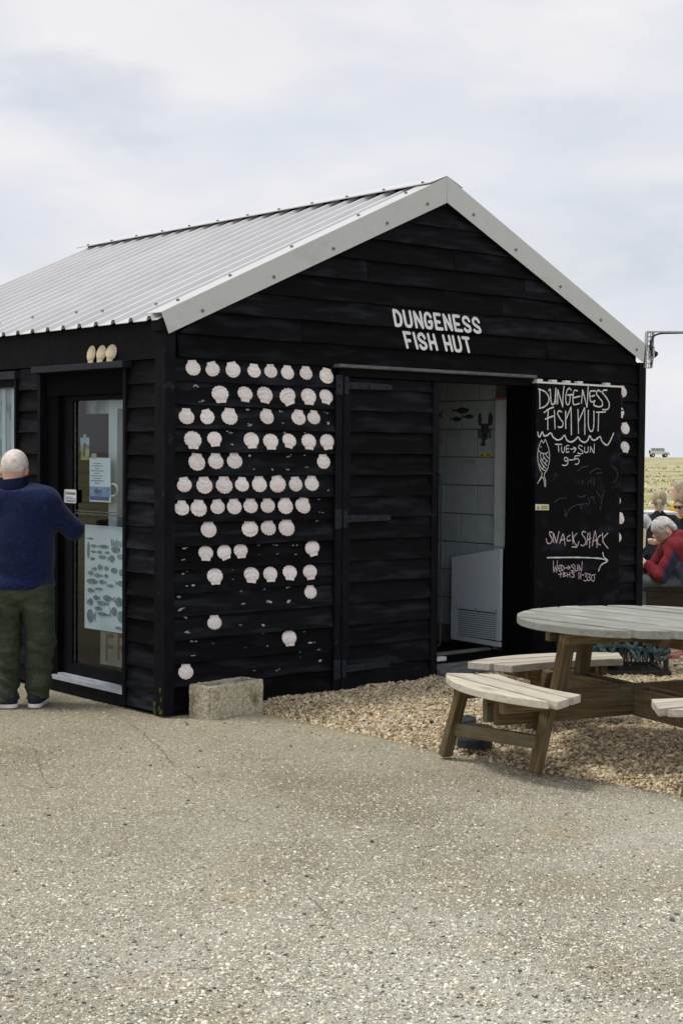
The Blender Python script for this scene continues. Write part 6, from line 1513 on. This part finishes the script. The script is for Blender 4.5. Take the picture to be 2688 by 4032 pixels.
def trousers(P):
    d = s_ell(P, (0, 0.01, 0.79), (0.190, 0.145, 0.17))
    R_ = union([s_cone(P, (0.100, 0.0, 0.74), (0.122, 0.015, 0.42), 0.112, 0.090), s_cone(P, (0.122, 0.015, 0.42), (0.112, -0.015, 0.085), 0.089, 0.080)], 0.03)
    L_ = union([s_cone(P, (-0.100, 0.0, 0.74), (-0.105, 0.015, 0.42), 0.112, 0.094), s_cone(P, (-0.105, 0.015, 0.42), (-0.100, -0.045, 0.075), 0.093, 0.090)], 0.03)
    d = smin(d, np.minimum(R_, L_), 0.03)
    w = np.clip((0.62-P[..., 2])/0.3, 0.25, 1)
    z = P[..., 2]
    d = d + 0.0115*w*folds(P, 8, 17, (1.0, 1.0, 1.7)) + 0.0095*w*np.sin(62*z+16*P[..., 0]+2.2*np.sin(15*P[..., 0]+9*z))*np.clip(1.2-z/0.45, 0, 1)
    d = d + 0.004*np.clip(1-np.abs(z-0.60)/0.09, 0, 1)*np.sign(np.sin(40*P[..., 0]))*0.3
    return np.maximum(np.maximum(d, z-0.80), 0.048-z+0.012*np.sin(9*P[..., 0]))
mesh_sdf('trousers', trousers, (-0.26, -0.20, 0.02), (0.27, 0.20, 0.86), 0.0085, M['olive'], man, mm)
pkt = MB(); pkt.prism([(-0.205, 0.585), (-0.120, 0.590), (-0.118, 0.655), (-0.205, 0.648)], lambda u, v, d: (u, -0.118-d, v), -0.04, 0.002)
bevel(pkt.build('pocket_flap', M['olive'], man, mm), 0.003)
def shoe(name, a, b, w):
    A, Bv = np.array(a), np.array(b)
    def up(P):
        d = union([s_cone(P, A+[0, 0, 0.052], Bv+[0, 0, 0.040], w, w*0.92), s_cone(P, A+[0, 0, 0.06], A+(Bv-A)*0.3+[0, 0, 0.085], w*0.95, w*0.8)], 0.03)
        return np.maximum(np.maximum(d, 0.024-P[..., 2]), P[..., 2]-0.12)
    def so(P):
        Q = P.copy(); Q[..., 2] = 0.016
        d = s_cone(Q, A*[1, 1, 0]+[0, 0, 0.016], Bv*[1, 1, 0]+[0, 0, 0.016], w*1.10, w*1.02)
        return np.maximum(d, np.abs(P[..., 2]-0.016)-0.0135)
    lo, hi = np.minimum(A, Bv)-0.08, np.maximum(A, Bv)+0.08
    lo[2], hi[2] = -0.01, 0.14
    s = mesh_sdf('shoe', up, lo, hi, 0.006, M['shoe'], man, mm)
    mesh_sdf('sole', so, lo, hi, 0.005, M['sole'], s, mm)
shoe('shoe', (0.098, -0.055, 0.0), (0.112, 0.145, 0.0), 0.040)
shoe('shoe', (-0.055, -0.075, 0.0), (-0.255, -0.045, 0.0), 0.044)

# ---- far benches and seated people beyond the hut corner
def far_bench(label, c, rz, L_, zt, wdt=0.30, mat='wood_dark'):
    b = thing('bench', label, 'bench', c, 'benches on the far shingle', R(rz))
    w = WORLD[b.name]
    for k in (-1, 1): bevel(MB().box((-L_/2, 0.008 if k > 0 else -wdt/2, zt-0.045), (L_/2, wdt/2 if k > 0 else -0.008, zt)).build('plank', M[mat], b, w), 0.004)
    for sx in (-1, 1):
        for sy in (-1, 1):
            MB().box((sx*(L_/2-0.12)-0.04, sy*(wdt/2-0.06)-0.03, -0.08), (sx*(L_/2-0.12)+0.04, sy*(wdt/2-0.06)+0.03, zt-0.046)).build('leg', M[mat], b, w)
    return b
GZ = lambda x, y: float(shingle_z(np.array(x), np.array(y)))
lowb = far_bench('low dark bench with added shade panels under the man in the red jacket', (6.72, 1.02, GZ(6.72, 1.02)), -42, 1.1, 0.36)
for k in (-1, 1): MB().box((-0.50, 0.115*k-0.02, -0.09), (0.30, 0.115*k+0.02, 0.314)).build('shade_panel', M['wood_dark'], lowb, WORLD[lowb.name])  # dark panels added in place of the shadow under the bench

RR0 = np.array([6.60, 1.19, GZ(6.6, 1.19)])
rm_ = local_frame(RR0, MR, MF)
zoff = -RR0[2]
# a to the right in the picture, b away, c up; he faces left
RH = rotm(R(98), R(-48), 0)
rhc = np.array([-0.060, 0.0, 0.930+zoff])
def SH(a, c, b=0.0): return (a, b, c+zoff)
r_sh, r_el, r_wr = SH(0.035, 0.765, -0.17), SH(-0.115, 0.505, -0.21), SH(-0.215, 0.605, -0.12)
def red_body(P):
    d = head_sdf((P-rhc)@RH, s=1.0)
    d = smin(d, s_cone(P, SH(0.05, 0.80), rhc-np.array([-0.01, 0, 0.02]), 0.065, 0.058), 0.03)
    d = smin(d, union([s_cone(P, SH(0.20, 0.47), SH(0.07, 0.75), 0.13, 0.12, (1, 1.25, 1))], 0.05), 0.05)
    for sb in (-1, 1):
        e = (r_el[0], r_el[1] if sb < 0 else 0.21, r_el[2]); w_ = (r_wr[0], r_wr[1] if sb < 0 else 0.12, r_wr[2]); s0 = (r_sh[0], 0.17*sb, r_sh[2])
        d = smin(d, s_cone(P, s0, e, 0.05, 0.042), 0.03); d = smin(d, s_cone(P, e, w_, 0.038, 0.029), 0.02)
        dv = np.array(w_)-np.array(e)
        d = smin(d, man_hand(P, np.array(w_)+dv*0.06, (dv[0], dv[1], 0), 1), 0.014)
        k = SH(-0.30, 0.43, 0.12*sb); f = SH(-0.27, 0.02, 0.12*sb)
        d = smin(d, s_cone(P, SH(0.19, 0.43, 0.10*sb), k, 0.075, 0.058), 0.03); d = smin(d, s_cone(P, k, f, 0.052, 0.036), 0.02)
        d = smin(d, s_cone(P, f, np.array(f)+np.array([-0.15, 0, -0.03]), 0.034, 0.026), 0.02)
    return d
redman = mesh_sdf('person', red_body, (-0.52, -0.34, 0.0), (0.42, 0.34, 1.12+zoff), 0.0105, M['skin_pale'], None, rm_)
tag(redman, 'white haired man in red and navy jacket sitting hunched on a low bench', 'person', 'people seated outside beyond the hut')
def red_hair(P):
    Q = (P-rhc)@RH
    d = s_ell(Q, (0, -0.018, 0.024), (0.088, 0.112, 0.112)) + 0.004*folds(P, 2, 60)
    d = smin(d, s_ell(Q, (0, -0.085, -0.045), (0.065, 0.04, 0.05)), 0.03)
    d = np.maximum(d, Q[..., 1]-0.060-0.55*(Q[..., 2]-0.03))
    return np.maximum(d, np.where((Q[..., 1] > -0.055), -Q[..., 2]+0.005+0.6*np.maximum(0, 0.0-Q[..., 1]), -Q[..., 2]-0.09))
mesh_sdf('hair', red_hair, rhc-0.17, rhc+0.17, 0.0075, M['hair_grey'], redman, rm_)
def in_poly(x, y, poly):
    c = np.zeros(x.shape, bool)
    for (x0, y0), (x1, y1) in zip(poly, poly[1:]+poly[:1]):
        k = ((y0 > y) != (y1 > y)) & (x < (x1-x0)*(y-y0)/((y1-y0) if y1 != y0 else 1e-9)+x0); c ^= k
    return c
def jac_col(V):
    a, c, b = V[:, 0], V[:, 2]-zoff, V[:, 1]
    red = np.array([0.175, 0.020, 0.028]); navy = np.array([0.030, 0.034, 0.070]); slate = np.array([0.085, 0.10, 0.14])
    C = np.tile(red, (len(V), 1))
    sleeve = in_poly(a, c, [(-0.005, 0.760), (0.060, 0.700), (-0.03, 0.50), (-0.10, 0.42), (-0.150, 0.455)])
    pan = in_poly(a, c, [(0.03, 0.660), (0.125, 0.625), (0.165, 0.445), (0.075, 0.395), (-0.03, 0.385), (-0.02, 0.50)])
    C[(pan) & (b < 0.05)] = slate
    C[(sleeve) & (np.abs(b) > 0.06)] = navy
    return C
def red_jacket(P):
    d = union([s_cone(P, SH(0.205, 0.455), SH(0.075, 0.745), 0.185, 0.165, (1, 1.28, 1)), s_cone(P, SH(0.05, 0.775, -0.15), SH(0.05, 0.775, 0.15), 0.088, 0.088), s_ell(P, SH(0.20, 0.40), (0.20, 0.225, 0.085))], 0.06)
    for sb in (-1, 1):
        e = (r_el[0], 0.21*sb, r_el[2]); w_ = (r_wr[0], 0.12*sb, r_wr[2]); s0 = (r_sh[0], 0.17*sb, r_sh[2])
        d = smin(d, s_cone(P, s0, e, 0.088, 0.072), 0.035); d = smin(d, s_cone(P, e, w_, 0.070, 0.046), 0.02)
    hood = union([s_cone(P, SH(0.085, 0.875, -0.08), SH(0.085, 0.875, 0.08), 0.062, 0.062), s_ell(P, SH(0.135, 0.845), (0.105, 0.135, 0.060))], 0.05)
    d = smin(d, hood, 0.022)
    d = d+0.0105*folds(P, 5, 13, (1.3, 1, 1))+0.003*np.sin(40*(P[..., 0]*0.6+P[..., 2])+4*np.sin(11*P[..., 0]))
    return np.maximum(d, 0.325+zoff-P[..., 2])
mesh_sdf('jacket', red_jacket, (-0.34, -0.38, 0.28+zoff), (0.46, 0.38, 0.99+zoff), 0.0105, M['jacket'], redman, rm_, colour=jac_col)
def slacks(P):
    d = s_ell(P, SH(0.20, 0.415), (0.18, 0.20, 0.085))
    for sb in (-1, 1):
        k = SH(-0.30, 0.435, 0.12*sb); f = SH(-0.27, 0.07, 0.12*sb)
        d = smin(d, s_cone(P, SH(0.17, 0.425, 0.10*sb), k, 0.092, 0.076), 0.04); d = smin(d, s_cone(P, k, f, 0.073, 0.060), 0.02)
    return np.maximum(d+0.005*folds(P, 9, 16), 0.075+zoff-P[..., 2])
mesh_sdf('trousers', slacks, (-0.45, -0.30, 0.05+zoff), (0.44, 0.30, 0.56+zoff), 0.011, M['slacks'], redman, rm_)
for sb in (-1, 1):
    f = np.array(SH(-0.27, 0.0, 0.12*sb))
    mesh_sdf('shoe', lambda P: np.maximum(s_cone(P, f+[0.03, 0, 0.03], f+[-0.20, 0, 0.0], 0.066, 0.056), -P[..., 2]+zoff-0.03), f+[-0.30, -0.10, -0.06], f+[0.13, 0.10, 0.14], 0.009, M['black_cloth'], redman, rm_)

def sitter(label, px0, face_yaw, pitch, zhead, hair, cloth, pony=False, glasses=False, sleeve=None, seat=0.42, lean=0.10, hs=1.0, arm=None):
    """a seated adult; px0 = (x, y) of the head, face_yaw measured from the +a axis of the picture frame"""
    g = GZ(*px0)
    mw = local_frame(np.array([px0[0], px0[1], g]), MR, MF)
    zh = zhead-g
    fd = np.array([math.cos(face_yaw), math.sin(face_yaw), 0]); sd_ = np.array([fd[1], -fd[0], 0])
    HRm = rotm(face_yaw-math.pi/2, pitch, 0)
    hcn = np.array([0, 0, zh])
    hip = -fd*lean*1.6+np.array([0, 0, seat+0.06]); ch = -fd*lean*0.5+np.array([0, 0, zh-0.34]); shz = zh-0.235
    E = []; W_ = []; S_ = []
    for s in (-1, 1):
        S_.append(-fd*lean*0.4+sd_*0.155*s+[0, 0, shz]); E.append(S_[-1]+fd*0.10+sd_*0.07*s+[0, 0, -0.25]); W_.append(E[-1]+fd*0.22-sd_*0.10*s+[0, 0, 0.05])
    if arm is not None: E[arm[0]] = S_[arm[0]]+np.array(arm[1]); W_[arm[0]] = E[arm[0]]+np.array(arm[2])
    K = [hip+fd*0.42+sd_*0.10*s+[0, 0, -0.02] for s in (-1, 1)]; FT = [k+fd*0.03+[0, 0, -k[2]+0.07] for k in K]
    def body(P):
        d = head_sdf((P-hcn)@HRm, s=hs)
        d = smin(d, s_cone(P, ch+[0, 0, 0.10], hcn-fd*0.015-[0, 0, 0.04], 0.05, 0.048), 0.03)
        d = smin(d, s_cone(P, hip, ch, 0.105, 0.10, (1.1, 1.1, 1)), 0.05)
        for i in (0, 1):
            d = smin(d, s_cone(P, S_[i], E[i], 0.042, 0.035), 0.03); d = smin(d, s_cone(P, E[i], W_[i], 0.033, 0.024), 0.02)
            d = smin(d, man_hand(P, W_[i], W_[i]-E[i]+[0, 0.001, 0], 1), 0.012)
            d = smin(d, s_cone(P, hip+sd_*0.08*(2*i-1), K[i], 0.07, 0.05), 0.03); d = smin(d, s_cone(P, K[i], FT[i], 0.046, 0.034), 0.02)
            d = smin(d, s_cone(P, FT[i], FT[i]+fd*0.14-[0, 0, 0.035], 0.032, 0.024), 0.02)
        return d
    p = mesh_sdf('person', body, (-0.72, -0.72, 0.0), (0.72, 0.72, zh+0.16), 0.0125, M['skin_pale'], None, mw)
    tag(p, label, 'person', 'people seated outside beyond the hut')
    def hairf(P):
        Q = (P-hcn)@HRm/hs
        d = s_ell(Q, (0, -0.016, 0.026), (0.086, 0.110, 0.110))+0.002*folds(P, 4, 70)
        d = np.maximum(d, np.maximum(Q[..., 1]-0.052-0.45*(Q[..., 2]-0.03), np.where(Q[..., 1] > -0.03, -Q[..., 2]-0.02, -Q[..., 2]-0.085)))
        if pony: d = smin(d, union([s_ell(Q, (0, -0.105, -0.045), (0.030, 0.025, 0.03)), s_cone(Q, (0, -0.115, -0.06), (0.012, -0.110, -0.165), 0.024, 0.014)], 0.02), 0.012)
        else: d = smin(d, s_cone(Q, (0, -0.065, 0.0), (0, -0.085, -0.15), 0.072, 0.045), 0.03)
        return d*hs
    mesh_sdf('hair', hairf, hcn-0.27, hcn+0.2, 0.0085, hair, p, mw)
    def top(P):
        d = union([s_cone(P, hip+[0, 0, -0.02], ch, 0.135, 0.128, (1.15, 1.15, 1)), s_cone(P, S_[0], S_[1], 0.068, 0.068), s_cone(P, ch+[0, 0, 0.08], ch+fd*0.01+[0, 0, 0.17], 0.085, 0.070)], 0.06)
        for i in (0, 1):
            d = smin(d, s_cone(P, S_[i], E[i], 0.064, 0.055), 0.04); d = smin(d, s_cone(P, E[i], W_[i], 0.053, 0.038), 0.02)
        return d+0.004*folds(P, 6, 20)
    colf = None
    if sleeve is not None:
        A0, A1 = S_[sleeve], E[sleeve]
        def colf(V):
            dv = A1-A0; t = np.clip(((V-A0)@dv)/(dv@dv), 0, 1); near = (np.linalg.norm(V-A0-t[:, None]*dv, axis=1) < 0.12) & (((V-A0)@dv) > -0.02)
            near |= np.linalg.norm(V-W_[sleeve], axis=1) < 0.2
            C = np.tile([0.012, 0.014, 0.02], (len(V), 1)); C[near] = [0.46, 0.48, 0.51]; return C
    mesh_sdf('top', top, (-0.62, -0.62, seat-0.08), (0.62, 0.62, zh-0.02), 0.012, M['jacket'] if sleeve is not None else cloth, p, mw, colour=colf)
    def legs(P):
        d = s_ell(P, hip, (0.16, 0.16, 0.10))
        for i in (0, 1):
            d = smin(d, s_cone(P, hip+sd_*0.08*(2*i-1), K[i], 0.085, 0.066), 0.04); d = smin(d, s_cone(P, K[i], FT[i], 0.062, 0.05), 0.02)
        return np.maximum(d+0.003*folds(P, 7, 18), 0.06-P[..., 2])
    mesh_sdf('trousers', legs, (-0.65, -0.65, 0.03), (0.65, 0.65, seat+0.2), 0.014, M['black_cloth'], p, mw)
    if glasses:
        m = MB()
        for s in (-1, 1):
            c = [(0.033*s+0.026*math.cos(t), 0.019*math.sin(t)*(1+0.15*math.cos(t)*s)) for t in np.linspace(0, 2*math.pi, 14, endpoint=False)]
            m.prism(c, lambda u, v, d: (u, 0.098+d-0.25*abs(u)*0.4, v+0.008), 0.0, 0.006)
        m.box((-0.010, 0.098, 0.010), (0.010, 0.103, 0.016))
        for s in (-1, 1): m.box((s*0.060-0.002, -0.005, 0.008), (s*0.060+0.022*s, 0.092, 0.016)) if s > 0 else m.box((-0.082, -0.005, 0.008), (-0.058, 0.092, 0.016))
        m4 = mw @ Matrix.Translation(hcn) @ Matrix(HRm.tolist()).to_4x4()
        m.build('sunglasses', M['lens'], p, m4)
    return p
sitter('woman with blond ponytail seen from behind, dark top with pale grey sleeve', (9.294, 3.378), R(78), R(-18), 1.115, M['hair_blond'], M['black_cloth'], pony=True, sleeve=0, lean=0.10, arm=(0, (-0.27, 0.06, -0.17), (-0.15, 0.18, -0.02)))
sitter('woman in black sunglasses and dark jacket leaning towards the table', (8.70, 2.58), R(205), R(-24), 1.105, M['hair_brown'], M['black_cloth'], glasses=True, lean=0.14, hs=1.0)
sitter('fair haired woman facing left, just behind the woman in sunglasses', (10.29, 3.85), R(185), R(-8), 1.215, M['hair_blond'], M['mustard'], lean=0.05)
for (x, y, zz) in ((9.20, 3.26, 0.40), (8.86, 2.50, 0.40), (10.38, 3.80, 0.45)): 
    lb = {9.20: 'dark bench under the woman with the blond ponytail', 8.86: 'dark bench under the woman in sunglasses', 10.38: 'dark bench under the fair haired woman facing left'}[x]
    far_bench(lb, (x, y, GZ(x, y)), -42, 0.9, zz+0.02)
# a weathered table between them
ft = thing('picnic_table', 'pale topped table beside the seated women beyond the hut', 'picnic table', (9.60, 4.25, GZ(9.6, 4.25)))
w4 = Matrix.Translation((9.52, 4.28, GZ(9.6, 4.25))) @ Matrix.Rotation(R(-42), 4, 'Z')
for k in range(5): bevel(MB().box((-0.75, -0.36+0.145*k, 0.93), (0.75, -0.36+0.145*k+0.135, 0.97)).build('tabletop_plank', M['white_paint'], ft, w4), 0.004)
for sx in (-0.6, 0.6):
    for sy in (-0.28, 0.28): MB().box((sx-0.045, sy-0.03, -0.1), (sx+0.045, sy+0.03, 0.929)).build('leg', M['wood_dark'], ft, w4)
MB().box((-0.6, -0.02, 0.80), (0.6, 0.02, 0.92)).build('rail', M['wood_dark'], ft, w4)
bg = thing('paper_bag', 'mustard paper bag standing on the table by the seated women', 'bag', (9.75, 4.05, GZ(9.6, 4.25)+0.97))
bevel(MB().prism([(-0.09, 0), (0.09, 0), (0.075, 0.22), (-0.06, 0.26)], lambda u, v, d: (u, -d, v), -0.07, 0.05).build('bag', M['mustard'], bg, Matrix.Translation((9.72, 4.07, GZ(9.6, 4.25)+0.971)) @ Matrix.Rotation(R(-42), 4, 'Z')), 0.008)

# ------------------------------------------------------------ old truck on the skyline, and a post
tx_, ty_ = 232.0, 174.6
tz_ = float(terrain(np.array(tx_), np.array(ty_)))
tr_ = thing('old_truck', 'pale old off road truck parked on the skyline right of the hut', 'truck', (tx_, ty_, tz_))
w4 = local_frame((tx_, ty_, tz_), MR, MF)
def tb(name, mb, mat, parent=tr_): return bevel(mb.build(name, M[mat], parent, w4), 0.03)
tbody = tb('body', MB().prism([(-1.55, 0.55), (1.55, 0.55), (1.95, 0.62), (1.95, 1.02), (1.25, 1.10), (-1.55, 1.10)], lambda u, v, d: (u, -d, v), -0.8, 0.8), 'truckpaint')
cabn = tb('cab', MB().prism([(-1.55, 1.105), (1.12, 1.105), (1.05, 1.78), (-1.50, 1.82)], lambda u, v, d: (u, -d, v), -0.76, 0.76), 'truckpaint')
for a, b in ((-1.42, -0.75), (-0.62, 0.12), (0.24, 0.92)):
    tb('window', MB().box((a, -0.775, 1.25), (b, -0.7605, 1.68)), 'truckglass', cabn)
for x in (-1.15, 1.25):
    for y in (-0.78, 0.62):
        wh = MB().tube([(x, y-0.08, 0.36), (x, y+0.16, 0.36)], 0.38, 16).build('wheel', M['rubber'], tr_, w4)
        MB().tube([(x, y-0.10, 0.36), (x, y-0.081, 0.36)], 0.17, 12).build('rim', M['truckpaint'], wh, w4)
tb('bumper', MB().box((1.97, -0.75, 0.50), (2.10, 0.75, 0.66)), 'rubber')
tb('spare_wheel', MB().tube([(-1.58, 0, 1.0), (-1.76, 0, 1.0)], 0.33, 14), 'rubber')
sk = thing('skyline_hut', 'dark hut cut off by the right edge on the skyline', 'hut', (238.0, 171.2, tz_))
w5 = local_frame((238.4, 171.0, float(terrain(np.array(238.0), np.array(171.2)))), MR, MF)
bevel(MB().prism([(-1.2, -0.2), (1.2, -0.2), (1.2, 1.4), (0, 2.2), (-1.2, 1.4)], lambda u, v, d: (u, -d, v), -1.5, 1.5).build('walls', M['tar'], sk, w5), 0.02)
MB().add([(-1.35, -1.6, 1.38), (0, -1.6, 2.29), (0, 1.6, 2.29), (-1.35, 1.6, 1.38), (1.35, -1.6, 1.38), (1.35, 1.6, 1.38)], [(0, 1, 2, 3), (1, 4, 5, 2)]).build('roof', M['slate'], sk, w5)
